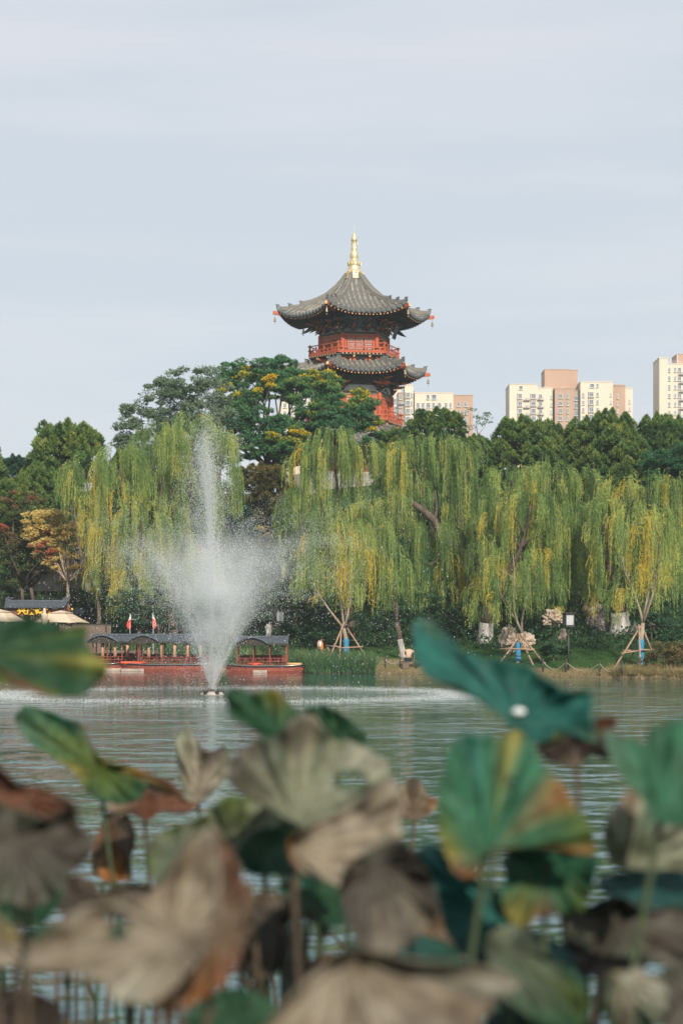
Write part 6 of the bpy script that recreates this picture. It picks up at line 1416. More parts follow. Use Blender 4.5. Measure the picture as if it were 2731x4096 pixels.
# ring of splashes where the skirt comes down
n = 34000; a = RNG.random(n) * 2 * PI; R_ = 8.6 + RNG.normal(size=n) * 0.6; h_ = np.abs(RNG.normal(size=n)) * 0.07
pr = np.stack([R_ * np.cos(a) + 0.7, R_ * np.sin(a), h_], 1); link('splash_ring', drops(pr, 0.005 + 0.010 * RNG.random(n) ** 2, 'splash_ring'), ft, kind='stuff')
# fine mist held in the skirt: a soft, cloudy volume, thickest along the axis and gone before its box ends
def mist_box(name, size, z0, slope, r0, ztop, dens, cx=0.0, lean=0.0):
    m_ = bpy.data.materials.new('water_mist'); m_.use_nodes = True; nt = m_.node_tree; nt.nodes.remove(nt.nodes['Principled BSDF']); L = nt.links.new
    v = nt.nodes.new('ShaderNodeVolumePrincipled'); v.inputs['Color'].default_value = (0.99, 0.995, 1.0, 1)
    tc = nt.nodes.new('ShaderNodeTexCoord'); sp_ = nt.nodes.new('ShaderNodeSeparateXYZ'); L(tc.outputs['Object'], sp_.inputs[0])
    def mth(op, a, b=None, c=None, clamp=False):
        n_ = nt.nodes.new('ShaderNodeMath'); n_.operation = op; n_.use_clamp = clamp
        for i_, q in enumerate((a, b, c)):
            if q is None: continue
            if isinstance(q, (int, float)): n_.inputs[i_].default_value = q
            else: L(q, n_.inputs[i_])
        return n_.outputs[0]
    x, y, z = sp_.outputs[0], sp_.outputs[1], sp_.outputs[2]
    xx = mth('SUBTRACT', x, mth('MULTIPLY', z, lean)); r = mth('SQRT', mth('ADD', mth('MULTIPLY', xx, xx), mth('MULTIPLY', y, y)))
    R = mth('ADD', mth('MULTIPLY_ADD', z, 0.27, 0.10), mth('MULTIPLY', mth('MULTIPLY', z, z), 0.075)); q = mth('SUBTRACT', 1.0, mth('DIVIDE', r, R), clamp=True)
    no = nt.nodes.new('ShaderNodeTexNoise'); no.inputs['Scale'].default_value = 0.9; no.inputs['Detail'].default_value = 3; L(tc.outputs['Object'], no.inputs['Vector'])
    nn = mth('MULTIPLY_ADD', no.outputs['Fac'], 4.0, -1.35, True)
    top = mth('DIVIDE', mth('SUBTRACT', ztop, z), ztop * 0.35, clamp=True); thin = mth('DIVIDE', 1.0, mth('MULTIPLY_ADD', z, 0.55, 0.4))
    d = mth('MULTIPLY', mth('MULTIPLY', mth('MULTIPLY', q, nn), mth('MULTIPLY', top, thin)), dens); L(d, v.inputs['Density']); L(v.outputs[0], nt.nodes['Material Output'].inputs['Volume'])
    m = MB(); m.box((0, 0, z0 + size[2] / 2), size); o = m.build(name, m_, ft, kind='stuff'); o.location = (cx, 0, 0); return o
mist_box('mist', (7.6, 7.6, 5.9), 0.02, 0.62, 0.10, 6.0, 2.1, 0.05, 0.06)
import mathutils.noise as mnoise
# ================================================================ LOTUS
KEY = {'G': (0.038, 0.145, 0.080), 'g': (0.022, 0.075, 0.035), 'T': (0.024, 0.135, 0.115), 't': (0.015, 0.075, 0.066), 'L': (0.10, 0.20, 0.13), 'Y': (0.30, 0.26, 0.055), 'O': (0.34, 0.13, 0.03),
       'B': (0.33, 0.285, 0.215), 'b': (0.17, 0.125, 0.085), 'D': (0.045, 0.035, 0.028), 'V': (0.235, 0.26, 0.175), 'v': (0.11, 0.135, 0.095), 'P': (0.34, 0.34, 0.265), 'R': (0.17, 0.075, 0.045), 'K': (0.10, 0.15, 0.035), 'N': (0.10, 0.09, 0.075)}
for _k in KEY: KEY[_k] = tuple(c * (0.80 if _k in 'BPVYOLK' else 0.85) for c in KEY[_k])
def lotus_material():
    m, nt, b = nodes_of('lotus_leaf'); L = nt.links.new
    at = nt.nodes.new('ShaderNodeAttribute'); at.attribute_name = 'leafcol'
    ang = nt.nodes.new('ShaderNodeAttribute'); ang.attribute_name = 'angle'
    rad = nt.nodes.new('ShaderNodeAttribute'); rad.attribute_name = 'radius'
    ma = nt.nodes.new('ShaderNodeMath'); ma.operation = 'MULTIPLY'; ma.inputs[1].default_value = 22; L(ang.outputs['Fac'], ma.inputs[0])
    si = nt.nodes.new('ShaderNodeMath'); si.operation = 'SINE'; L(ma.outputs[0], si.inputs[0])
    v = ramp(nt, si.outputs[0], [(0.0, (0.84, 0.84, 0.84)), (0.75, (1, 1, 1)), (0.97, (1.22, 1.20, 1.14))])
    geo = nt.nodes.new('ShaderNodeNewGeometry')
    n = N(nt, 'ShaderNodeTexNoise', Scale=7.0, Detail=7, Roughness=0.62); L(geo.outputs['Position'], n.inputs['Vector'])
    n2 = N(nt, 'ShaderNodeTexNoise', Scale=26.0, Detail=5); L(geo.outputs['Position'], n2.inputs['Vector'])
    m1 = nt.nodes.new('ShaderNodeMixRGB'); m1.blend_type = 'MULTIPLY'; m1.inputs['Fac'].default_value = 0.8; L(at.outputs['Color'], m1.inputs['Color1']); L(v, m1.inputs['Color2'])
    m2 = nt.nodes.new('ShaderNodeMixRGB'); m2.blend_type = 'MULTIPLY'; m2.inputs['Fac'].default_value = 0.9; L(m1.outputs['Color'], m2.inputs['Color1']); L(ramp(nt, n.outputs['Fac'], [(0.30, (0.62, 0.60, 0.55)), (0.55, (1.0, 1.0, 1.0)), (0.75, (1.22, 1.18, 1.1))]), m2.inputs['Color2'])
    m3 = nt.nodes.new('ShaderNodeMixRGB'); m3.blend_type = 'MULTIPLY'; m3.inputs['Fac'].default_value = 0.5; L(m2.outputs['Color'], m3.inputs['Color1']); L(ramp(nt, n2.outputs['Fac'], [(0.36, (0.55, 0.45, 0.35)), (0.5, (1, 1, 1))]), m3.inputs['Color2'])
    L(m3.outputs['Color'], b.inputs['Base Color']); b.inputs['Roughness'].default_value = 0.62; b.inputs['Specular IOR Level'].default_value = 0.25
    bp = N(nt, 'ShaderNodeBump', Strength=0.35, Distance=0.006); L(si.outputs[0], bp.inputs['Height']); L(bp.outputs['Normal'], b.inputs['Normal'])
    tr = nt.nodes.new('ShaderNodeBsdfTranslucent'); L(m3.outputs['Color'], tr.inputs['Color']); mx = nt.nodes.new('ShaderNodeMixShader'); mx.inputs['Fac'].default_value = 0.25
    L(b.outputs[0], mx.inputs[1]); L(tr.outputs[0], mx.inputs[2]); L(mx.outputs[0], nt.nodes['Material Output'].inputs['Surface'])
    return m
LOT = lotus_material()
STEM = surf('lotus_stem', (0.038, 0.055, 0.020), (0.022, 0.034, 0.015), 30, 0.7)
STEMD = surf('withered_stem', (0.075, 0.05, 0.032), (0.035, 0.025, 0.018), 30, 0.8)
K_ = 1.7417                                                       # working sheet to photo pixels
def catmull(P4, t):
    p0, p1, p2, p3 = P4; return 0.5 * ((2 * p1) + (-p0 + p2) * t + (2 * p0 - 5 * p1 + 4 * p2 - p3) * t * t + (-p0 + 3 * p1 - 3 * p2 + p3) * t ** 3)
def lotus(label, Y, ctr, out, cc='G', tilt=0.7, cup=0.05, rip=0.05, nw=3, side=0.0, stem=True, fold=0.0, sm='g', group='lotus leaves in the foreground', holes=()):
    """a lotus leaf as a bent sheet. out: outline points (x, y, colour key); ctr: where the stem meets it; tilt leans the top away (m per m)"""
    name = 'lotus_leaf'; cx, cy = ctr[0] * K_, ctr[1] * K_; pts = [(a * K_, b * K_) for a, b, *_ in out]; keys = [q[2] if len(q) > 2 else cc for q in out]
    n = len(pts); per = 6; A = np.array(pts); O = []; CO = []
    for i in range(n):
        for k in range(per):
            t = k / per; O.append(catmull([A[(i + j) % n] for j in (-1, 0, 1, 2)], t)); c0, c1 = np.array(KEY[keys[i]]), np.array(KEY[keys[(i + 1) % n]]); CO.append(c0 * (1 - t) + c1 * t)
    O = np.array(O); CO = np.array(CO); m = len(O); c = np.array([cx, cy]); mpp = Y / F
    an = np.arctan2(O[:, 1] - cy, O[:, 0] - cx); ring = 16; Rm = np.abs(O - c).mean() * mpp * 1.5
    ph0 = RNG.random() * 6.28; jit = 1 + 0.012 * np.sin(an * 31 + ph0) + 0.02 * np.sin(an * 13 + ph0 * 2)
    vs = []; cols = []; angs = []; rads = []
    base = np.array(KEY[cc]); phs = RNG.random(4) * 6.28
    for j in range(ring + 1):
        t = (j / ring)
        for i in range(m):
            tt = t * (1 + (jit[i] - 1) * t); p = c + (O[i] - c) * tt
            u, w = (p[0] - cx) * mpp, -(p[1] - cy) * mpp
            dy = w * tilt + u * side + cup * (t ** 2) * -1 + rip * 0.45 * t ** 1.5 * (math.sin(nw * an[i] + phs[0]) * 0.8 + 0.4 * math.sin((nw * 2 + 1) * an[i] + phs[1])) + 0.012 * t * math.sin(an[i] * 17 + phs[2] + 1.5 * math.sin(an[i] * 3 + phs[3])) + fold * abs(u)
            nv = Vector((u * 6 + phs[3], w * 6, 3.1 * phs[2])); dy += (0.06 * mnoise.noise(nv) + 0.022 * mnoise.noise(nv * 3.1)) * (0.25 + t) * (0.6 + rip * 9)
            dy = max(-Y * 0.22, min(Y * 0.3, dy)); q = P(p[0], p[1], Y + dy); vs.append(q)
            k = max(0.0, min(1.0, t ** 1.6 + 0.55 * t * (1 - t) * 2.2 * mnoise.noise(nv * 1.7 + Vector((9, 4, 1))))); cols.append(base * (1 - k) + CO[i] * k); angs.append(an[i]); rads.append(t)
    root = Vector((M(cx - 1365.5, Y), Y, 0.0)); r_ = root
    fs = []
    for j in range(ring):
        for i in range(m):
            if j == 0:
                fs.append((0 * m + 0, m + i, m + (i + 1) % m)) if i else fs.append((0, m, m + 1 % m))
            else: fs.append((j * m + i, (j + 1) * m + i, (j + 1) * m + (i + 1) % m, j * m + (i + 1) % m))
    if holes:
        keep = []
        for f in fs:
            fc = sum((vs[k] for k in f), Vector()) / len(f); px = fc.x / fc.y * F + 1365.5; py = HOR - (fc.z - CAMH) / fc.y * F
            if all(((px - hx * K_) / (hr * K_)) ** 2 + ((py - hy * K_) / (hv * K_)) ** 2 > 1 for hx, hy, hr, hv in holes): keep.append(f)
        fs = keep
    t_ = thing('lotus_plant', label, 'lotus leaf', root, group=group)
    me = bpy.data.meshes.new(name); me.from_pydata([tuple(v - root) for v in vs], [], fs); me.update(); me.materials.append(LOT)
    ca = me.attributes.new('leafcol', 'FLOAT_COLOR', 'POINT'); ca.data.foreach_set('color', np.concatenate([np.array(cols), np.ones((len(cols), 1))], 1).reshape(-1).astype(np.float32))
    a1 = me.attributes.new('angle', 'FLOAT', 'POINT'); a1.data.foreach_set('value', np.array(angs, dtype=np.float32)); a2 = me.attributes.new('radius', 'FLOAT', 'POINT'); a2.data.foreach_set('value', np.array(rads, dtype=np.float32))
    me.polygons.foreach_set('use_smooth', [True] * len(me.polygons))
    o = link('leaf_blade', me, t_); s = o.modifiers.new('thickness', 'SOLIDIFY'); s.thickness = 0.003; s.offset = 0
    if stem:
        top = P(cx, cy, Y) - root; mb = MB(); bx = stem if isinstance(stem, tuple) else None
        foot = Vector((random.uniform(-0.12, 0.12), random.uniform(-0.1, 0.25), -0.4))
        if bx: q = P(bx[0] * K_, bx[1] * K_, Y) - root; foot = top + (q - top) * ((top.z + 0.4) / max(0.05, top.z - q.z)); foot.x = max(top.x - 0.45, min(top.x + 0.45, foot.x)); foot.z = -0.4
        rr = 0.0085
        mb.tube([top + Vector((0, 0.004, -0.004)), top.lerp(foot, 0.3) + Vector((0.015, 0, 0)), top.lerp(foot, 0.65) - Vector((0.012, 0, 0)), foot], [rr * 0.9, rr, rr, rr * 1.1], 8)
        mb.build('stem', STEM if sm == 'g' else STEMD, t_, True)
    return t_
E = -60; W_ = 1630
lotus('dark green lotus leaf hanging in at the upper left edge, olive towards its lower rim', 5.2, (-45, 1500),
  [(-60, 1425, 'g'), (20, 1424, 'g'), (75, 1416, 'g'), (110, 1424, 'g'), (150, 1443, 'g'), (192, 1440, 'K'), (203, 1475, 'g'), (218, 1502, 'K'), (250, 1522, 'Y'), (238, 1548, 'K'), (218, 1575, 'g'), (185, 1602, 'g'), (140, 1603, 'K'), (100, 1596, 'R'), (55, 1580, 'R'), (10, 1572, 'K'), (-60, 1560, 'g')], 'g', 0.5, 0.03, 0.05)
lotus('folded lotus leaf at the left with a toothed teal back and a yellow rolled edge', 7.2, (225, 1765),
  [(35, 1645, 'L'), (62, 1626, 'G'), (105, 1630, 'G'), (150, 1648, 'T'), (188, 1664, 'v'), (205, 1700, 'v'), (235, 1742, 'Y'), (300, 1760, 'Y'), (345, 1778, 'O'), (400, 1800, 'R'), (425, 1838, 'R'), (345, 1800, 'g'), (320, 1838, 'g'), (260, 1845, 'g'), (205, 1822, 'g'), (160, 1765, 'Y'), (85, 1715, 'G'), (48, 1682, 'L')], 'K', 0.4, 0.04, 0.06, stem=(250, 1990))
lotus('pale torn lotus leaf standing upright at the left of the middle', 8.6, (455, 1830),
  [(405, 1700, 'V'), (424, 1664, 'V'), (446, 1692, 'P'), (470, 1722, 'D'), (500, 1722, 'D'), (515, 1716, 'D'), (532, 1736, 'V'), (525, 1770, 'B'), (505, 1805, 'V'), (470, 1838, 'P'), (440, 1850, 'V'), (418, 1810, 'V'), (408, 1750, 'v')], 'B', 0.3, 0.02, 0.05, nw=4)
lotus('rounded green lotus leaf poking up over the grey withered one', 6.4, (640, 1690),
  [(520, 1602, 'g'), (535, 1583, 'g'), (575, 1590, 'g'), (605, 1588, 'K'), (632, 1582, 'Y'), (655, 1605, 'K'), (685, 1640, 'g'), (700, 1690, 'g'), (640, 1720, 'g'), (590, 1680, 'g'), (548, 1655, 'g'), (526, 1635, 'g')], 'g', 0.5, 0.02, 0.04)
lotus('small dark green leaf behind the right shoulder of the grey withered one', 6.8, (770, 1690),
  [(700, 1640, 'g'), (735, 1620, 'g'), (775, 1635, 'g'), (830, 1675, 'g'), (843, 1705, 'g'), (832, 1724, 'g'), (780, 1710, 'g'), (720, 1700, 'g')], 'g', 0.4, 0.02, 0.03)
lotus('big grey withered lotus leaf folded like a shell in the centre', 5.3, (680, 1885),
  [(525, 1790, 'N'), (535, 1740, 'N'), (575, 1705, 'N'), (625, 1695, 'v'), (650, 1668, 'N'), (705, 1645, 'B'), (750, 1670, 'v'), (770, 1700, 'V'), (835, 1712, 'P'), (880, 1745, 'P'), (905, 1800, 'v'), (908, 1840, 'N'), (860, 1865, 'D'), (800, 1890, 'b'), (720, 1905, 'V'), (640, 1870, 'V'), (590, 1835, 'N'), (545, 1815, 'N')], 'V', 0.5, 0.05, 0.09, nw=5, holes=((800, 1795, 38, 26),))
lotus('yellowish green fan-shaped leaf below the grey shell leaf', 5.8, (546, 1985),
  [(476, 1862, 'V'), (510, 1835, 'K'), (560, 1828, 'K'), (620, 1836, 'V'), (668, 1860, 'V'), (690, 1890, 'v'), (655, 1915, 'V'), (610, 1925, 'v'), (575, 1955, 'K'), (552, 1992, 'K'), (530, 1965, 'K'), (500, 1920, 'V')], 'V', 0.2, 0.03, 0.05, nw=6, sm='d')
lotus('tan withered leaf fanning right from a pointed base in the centre', 4.9, (672, 1955),
  [(665, 1930, 'O'), (700, 1900, 'B'), (760, 1875, 'B'), (830, 1850, 'b'), (880, 1800, 'B'), (905, 1780, 'B'), (918, 1850, 'B'), (925, 1920, 'B'), (915, 1985, 'b'), (850, 2025, 'B'), (780, 2035, 'B'), (700, 2005, 'B'), (668, 1975, 'O')], 'B', 0.3, 0.05, 0.08, nw=7, sm='d')
lotus('drooping grey-brown leaf hanging below the tan fan', 4.6, (860, 1990),
  [(800, 1985, 'N'), (860, 1950, 'v'), (925, 1930, 'N'), (960, 1975, 'D'), (995, 2030, 'D'), (1008, 2080, 'N'), (990, 2125, 'B'), (940, 2165, 'N'), (880, 2200, 'B'), (830, 2180, 'N'), (795, 2110, 'N'), (780, 2045, 'D')], 'N', 0.3, 0.05, 0.08, sm='d', stem=False)
lotus('large pale tan dead leaf with a hole, nearest at the lower left', 3.7, (400, 2150),
  [(45, 2215, 'B'), (80, 2160, 'B'), (140, 2115, 'B'), (210, 2080, 'B'), (290, 2070, 'B'), (350, 2050, 'B'), (400, 1985, 'b'), (445, 1925, 'B'), (485, 1895, 'B'), (500, 1970, 'B'), (505, 2080, 'B'), (498, 2150, 'b'), (450, 2210, 'B'), (400, 2270, 'B'), (350, 2300, 'B'), (275, 2305, 'P'), (240, 2260, 'B'), (160, 2235, 'B'), (90, 2228, 'b')], 'B', 0.4, 0.06, 0.06, nw=3, sm='d', holes=((272, 2125, 24, 36),))
lotus('chestnut folded-over half of the large tan dead leaf', 3.9, (500, 2130),
  [(486, 1900, 'b'), (525, 1950, 'R'), (560, 2015, 'R'), (580, 2080, 'b'), (565, 2160, 'b'), (530, 2240, 'R'), (460, 2300, 'O'), (390, 2325, 'O'), (350, 2300, 'b'), (430, 2240, 'D'), (490, 2160, 'b'), (500, 2050, 'R')], 'b', 0.2, 0.02, 0.05, sm='d', stem=(470, 2345))
lotus('reddish-brown curled leaf at the left edge over a charcoal one', 4.6, (60, 1830),
  [(-60, 1740, 'R'), (0, 1762, 'R'), (45, 1800, 'R'), (100, 1808, 'R'), (165, 1838, 'b'), (178, 1870, 'R'), (140, 1890, 'R'), (110, 1910, 'b'), (60, 1880, 'R'), (-60, 1860, 'R')], 'R', 0.3, 0.03, 0.05, sm='d')
lotus('charcoal withered leaf drooping at the left edge', 4.5, (40, 1930),
  [(-60, 1850, 'N'), (40, 1860, 'v'), (120, 1880, 'N'), (165, 1850, 'D'), (190, 1900, 'N'), (218, 1930, 'N'), (210, 1970, 'D'), (170, 2000, 'N'), (140, 2050, 'v'), (80, 2085, 'N'), (0, 2070, 'v'), (-60, 2060, 'N')], 'N', 0.3, 0.05, 0.08, nw=4, sm='d')
lotus('dark green leaf tucked under the charcoal one at the left edge', 5.4, (40, 2090),
  [(-60, 2040, 'g'), (60, 2060, 'g'), (150, 2040, 'g'), (130, 2085, 'g'), (90, 2125, 'g'), (20, 2125, 'g'), (-60, 2100, 'g')], 'g', 0.8, 0.02, 0.03)
lotus('small ochre leaf cut by the left edge near the bottom', 4.4, (-20, 2160),
  [(-60, 2090, 'Y'), (0, 2105, 'B'), (35, 2140, 'Y'), (48, 2180, 'B'), (30, 2215, 'B'), (-60, 2200, 'B')], 'B', 0.3, 0.02, 0.03, sm='d')
lotus('small withered leaf dangling like a bag, orange-tan at its lower half', 8.0, (262, 1872),
  [(240, 1875, 'D'), (275, 1862, 'D'), (303, 1885, 'D'), (312, 1935, 'D'), (300, 1970, 'b'), (305, 2020, 'b'), (280, 2024, 'O'), (240, 2022, 'O'), (212, 2000, 'b'), (220, 1940, 'O')], 'D', 0.1, 0.02, 0.06, nw=4, sm='d', stem=(243, 2300))
lotus('crumpled brown leaf remnants below the yellow-edged fold', 7.6, (330, 1850),
  [(245, 1850, 'B'), (265, 1825, 'B'), (310, 1812, 'R'), (360, 1810, 'D'), (420, 1835, 'R'), (455, 1850, 'R'), (420, 1870, 'D'), (370, 1862, 'R'), (340, 1885, 'R'), (300, 1870, 'D'), (265, 1875, 'B')], 'R', 0.3, 0.02, 0.05, nw=5, sm='d')
lotus('dull green leaf behind the point of the large tan leaf', 6.2, (410, 1960),
  [(338, 1975, 'K'), (350, 1925, 'V'), (395, 1900, 'K'), (440, 1885, 'V'), (480, 1870, 'K'), (500, 1900, 'K'), (470, 1960, 'g'), (420, 2010, 'g'), (360, 2030, 'v')], 'v', 0.5, 0.03, 0.04)
lotus('dark green rounded leaf between the yellow fan and the tan fan', 5.6, (610, 1950),
  [(545, 1960, 'g'), (575, 1915, 'g'), (625, 1900, 'g'), (680, 1920, 'g'), (720, 2010, 'T'), (700, 2040, 'T'), (640, 2010, 'g'), (590, 2010, 't'), (556, 1995, 'g')], 'g', 0.6, 0.02, 0.03)
lotus('large teal lotus leaf rising highest at the right, a bright water drop on it', 5.2, (1190, 1650),
  [(943, 1465, 'T'), (952, 1432, 'T'), (985, 1428, 'L'), (1015, 1448, 'T'), (1030, 1480, 'T'), (1060, 1500, 'T'), (1105, 1507, 'T'), (1160, 1516, 'T'), (1215, 1530, 'T'), (1255, 1560, 'T'), (1300, 1585, 'T'), (1352, 1592, 'T'), (1360, 1620, 'T'), (1358, 1660, 'T'), (1368, 1705, 'L'), (1330, 1690, 'T'), (1290, 1675, 'T'), (1240, 1705, 'T'), (1190, 1690, 'T'), (1140, 1640, 'L'), (1085, 1600, 'T'), (1040, 1570, 'L'), (985, 1558, 'T'), (958, 1520, 'T')], 'T', 0.75, 0.05, 0.06, stem=(1095, 1690))
lotus('brown withered underside leaf hanging right under the large teal one', 5.5, (1320, 1700),
  [(1232, 1722, 'D'), (1262, 1690, 'K'), (1300, 1672, 'D'), (1345, 1690, 'D'), (1360, 1652, 'b'), (1412, 1648, 'R'), (1405, 1682, 'b'), (1388, 1700, 'D'), (1398, 1742, 'D'), (1355, 1735, 'D'), (1325, 1762, 'b'), (1270, 1752, 'D')], 'D', 0.3, 0.02, 0.05, nw=5, sm='d')
lotus('broad green leaf with yellow and orange blotches right of the centre', 4.6, (1118, 1955),
  [(1018, 1770, 'G'), (1035, 1705, 'G'), (1080, 1692, 'T'), (1130, 1688, 'G'), (1185, 1682, 'Y'), (1212, 1700, 'G'), (1250, 1760, 'G'), (1300, 1820, 'O'), (1335, 1870, 'K'), (1362, 1920, 'K'), (1368, 1960, 'O'), (1300, 1948, 'O'), (1215, 1942, 'G'), (1150, 1950, 'O'), (1108, 1968, 'g'), (1085, 2015, 'O'), (1045, 2005, 'R'), (1020, 1950, 'Y'), (1002, 1890, 'K'), (1006, 1820, 'G')], 'G', 0.6, 0.05, 0.05, nw=3, stem=(1070, 2230), holes=((1164, 1800, 9, 13),))
lotus('green leaf with rusty lower edge hanging under the blotched one', 4.75, (1250, 1985),
  [(1148, 1975, 'L'), (1190, 1950, 'T'), (1260, 1945, 'T'), (1330, 1955, 'G'), (1372, 1968, 'G'), (1362, 2030, 'g'), (1345, 2080, 'K'), (1300, 2098, 'g'), (1240, 2105, 'R'), (1200, 2130, 'Y'), (1165, 2110, 'Y'), (1150, 2050, 'G'), (1160, 2010, 'G')], 'G', 0.45, 0.03, 0.05)
lotus('deep teal leaf in shade behind the stem of the blotched leaf', 5.2, (1120, 2080),
  [(942, 1960, 't'), (985, 1938, 'T'), (1030, 1960, 't'), (1080, 2010, 't'), (1150, 2050, 't'), (1175, 2110, 't'), (1230, 2150, 't'), (1300, 2175, 't'), (1335, 2230, 't'), (1330, 2290, 'g'), (1240, 2300, 'g'), (1150, 2270, 't'), (1050, 2180, 't'), (1000, 2080, 'T'), (955, 2010, 'T')], 'T', 0.5, 0.04, 0.05)
lotus('pale blue-green leaf folded along a light rim at the right edge', 4.5, (1515, 1885),
  [(1382, 1675, 'L'), (1410, 1685, 'L'), (1450, 1700, 'G'), (1480, 1712, 'G'), (1492, 1672, 'g'), (1530, 1662, 'G'), (1630, 1668, 'G'), (1630, 1880, 'g'), (1560, 1895, 'G'), (1500, 1880, 'L'), (1470, 1830, 'L'), (1425, 1780, 'L'), (1395, 1722, 'L')], 'G', 0.6, 0.04, 0.05, stem=(1445, 2060))
lotus('pale curled leaf like a cupped hand under the right folded one', 5.0, (1440, 1990),
  [(1383, 1920, 'V'), (1400, 1870, 'P'), (1425, 1835, 'B'), (1455, 1808, 'R'), (1475, 1840, 'P'), (1500, 1870, 'L'), (1560, 1890, 'P'), (1630, 1900, 'P'), (1630, 2000, 'V'), (1540, 1995, 'P'), (1450, 1998, 'v'), (1405, 1985, 'v')], 'V', 0.2, 0.05, 0.05, nw=5, stem=False)
lotus('dark slate-teal leaf edge-on at the right edge', 5.1, (1500, 2030),
  [(1368, 2018, 't'), (1420, 2005, 't'), (1500, 1990, 't'), (1630, 1965, 't'), (1630, 2085, 't'), (1540, 2085, 't'), (1460, 2080, 't'), (1400, 2060, 't')], 't', 1.4, 0.02, 0.03, stem=False)
lotus('crumpled tan-green seed-like dead leaf at the bottom right', 4.1, (1430, 2250),
  [(1378, 2265, 'V'), (1400, 2235, 'Y'), (1440, 2232, 'P'), (1470, 2222, 'B'), (1490, 2245, 'B'), (1525, 2265, 'P'), (1532, 2310, 'P'), (1505, 2360, 'V'), (1420, 2375, 'V'), (1385, 2330, 'K')], 'P', 0.3, -0.08, 0.04, nw=4, sm='d')
lotus('small crumpled brown leaf alone over the water in the centre', 9.5, (950, 1880),
  [(912, 1840, 'B'), (925, 1800, 'B'), (940, 1788, 'D'), (965, 1795, 'b'), (980, 1825, 'B'), (1002, 1835, 'O'), (998, 1862, 'B'), (965, 1880, 'B'), (925, 1878, 'D')], 'b', 0.3, 0.02, 0.05, nw=5, sm='d', stem=(935, 2060))
lotus('wide tan dead leaf along the bottom edge in the centre', 3.6, (800, 2200),
  [(560, 2420, 'B'), (600, 2370, 'b'), (660, 2300, 'B'), (720, 2230, 'N'), (790, 2180, 'B'), (870, 2185, 'B'), (960, 2205, 'B'), (1060, 2212, 'N'), (1120, 2225, 'B'), (1170, 2248, 'B'), (1182, 2268, 'P'), (1150, 2300, 'N'), (1110, 2350, 'b'), (1080, 2420, 'N'), (800, 2440, 'B')], 'B', 0.5, 0.05, 0.08, nw=5, sm='d')
lotus('drooping pale grey-green leaf low at the right of the centre', 4.3, (1160, 2180),
  [(1115, 2170, 'v'), (1150, 2130, 'V'), (1200, 2130, 'v'), (1250, 2190, 'v'), (1320, 2240, 'g'), (1345, 2300, 'K'), (1330, 2370, 'g'), (1240, 2350, 'g'), (1150, 2280, 'v')], 'v', 0.4, 0.04, 0.06)
lotus('dusky brown-grey leaf filling the lower right', 5.0, (1420, 2120),
  [(1300, 2120, 'N'), (1350, 2080, 'v'), (1420, 2060, 'N'), (1500, 2090, 'N'), (1630, 2070, 'N'), (1630, 2220, 'D'), (1540, 2220, 'N'), (1450, 2200, 'v'), (1370, 2190, 'D'), (1320, 2160, 'v')], 'N', 0.4, 0.05, 0.08, nw=5, sm='d')
lotus('bright yellow-green scrap of leaf beside the rusty edge', 5.0, (1310, 2110),
  [(1285, 2105, 'K'), (1310, 2080, 'K'), (1345, 2075, 'K'), (1358, 2110, 'K'), (1330, 2150, 'K'), (1295, 2150, 'K')], 'K', 0.3, 0.01, 0.02, stem=False)
lotus('murky brown leaf in the gap between the two big dead leaves', 5.4, (660, 2130),
  [(560, 2080, 'N'), (610, 2050, 'b'), (680, 2070, 'N'), (640, 2110, 'b'), (660, 2170, 'N'), (640, 2230, 'D'), (580, 2250, 'b'), (545, 2200, 'N')], 'N', 0.3, 0.03, 0.05, sm='d')
lotus('bottom dark green leaf below the chestnut fold', 4.6, (560, 2350),
  [(430, 2330, 'g'), (500, 2280, 'g'), (560, 2270, 'g'), (620, 2300, 'g'), (680, 2360, 'g'), (680, 2430, 'g'), (430, 2430, 'g')], 'g', 0.6, 0.02, 0.03)
lotus('brown shrivelled leaf between the stems at the bottom centre', 5.2, (740, 2260),
  [(690, 2240, 'R'), (720, 2200, 'b'), (770, 2190, 'R'), (800, 2230, 'D'), (790, 2290, 'R'), (730, 2310, 'D'), (695, 2290, 'b')], 'b', 0.3, 0.02, 0.05, nw=4, sm='d')
lotus('dark green leaf low behind the stems under the tan fan', 6.0, (740, 2060),
  [(640, 2040, 'g'), (700, 2010, 'g'), (780, 2020, 'g'), (840, 2060, 'g'), (830, 2110, 'g'), (760, 2125, 'g'), (680, 2100, 'g')], 'g', 0.9, 0.02, 0.03)
lotus('brown scrap of leaf behind the lower stems right of the centre', 6.0, (1010, 2180),
  [(960, 2130, 'b'), (1010, 2100, 'R'), (1060, 2130, 'N'), (1075, 2180, 'b'), (1030, 2215, 'R'), (975, 2190, 'N')], 'b', 0.3, 0.02, 0.04, nw=4, sm='d')
lotus('shadowed grey leaf cut by the lower right corner', 4.6, (1570, 2290),
  [(1500, 2250, 'N'), (1550, 2215, 'v'), (1630, 2210, 'N'), (1630, 2420, 'D'), (1530, 2420, 'N'), (1520, 2320, 'D')], 'N', 0.4, 0.03, 0.05, sm='d')

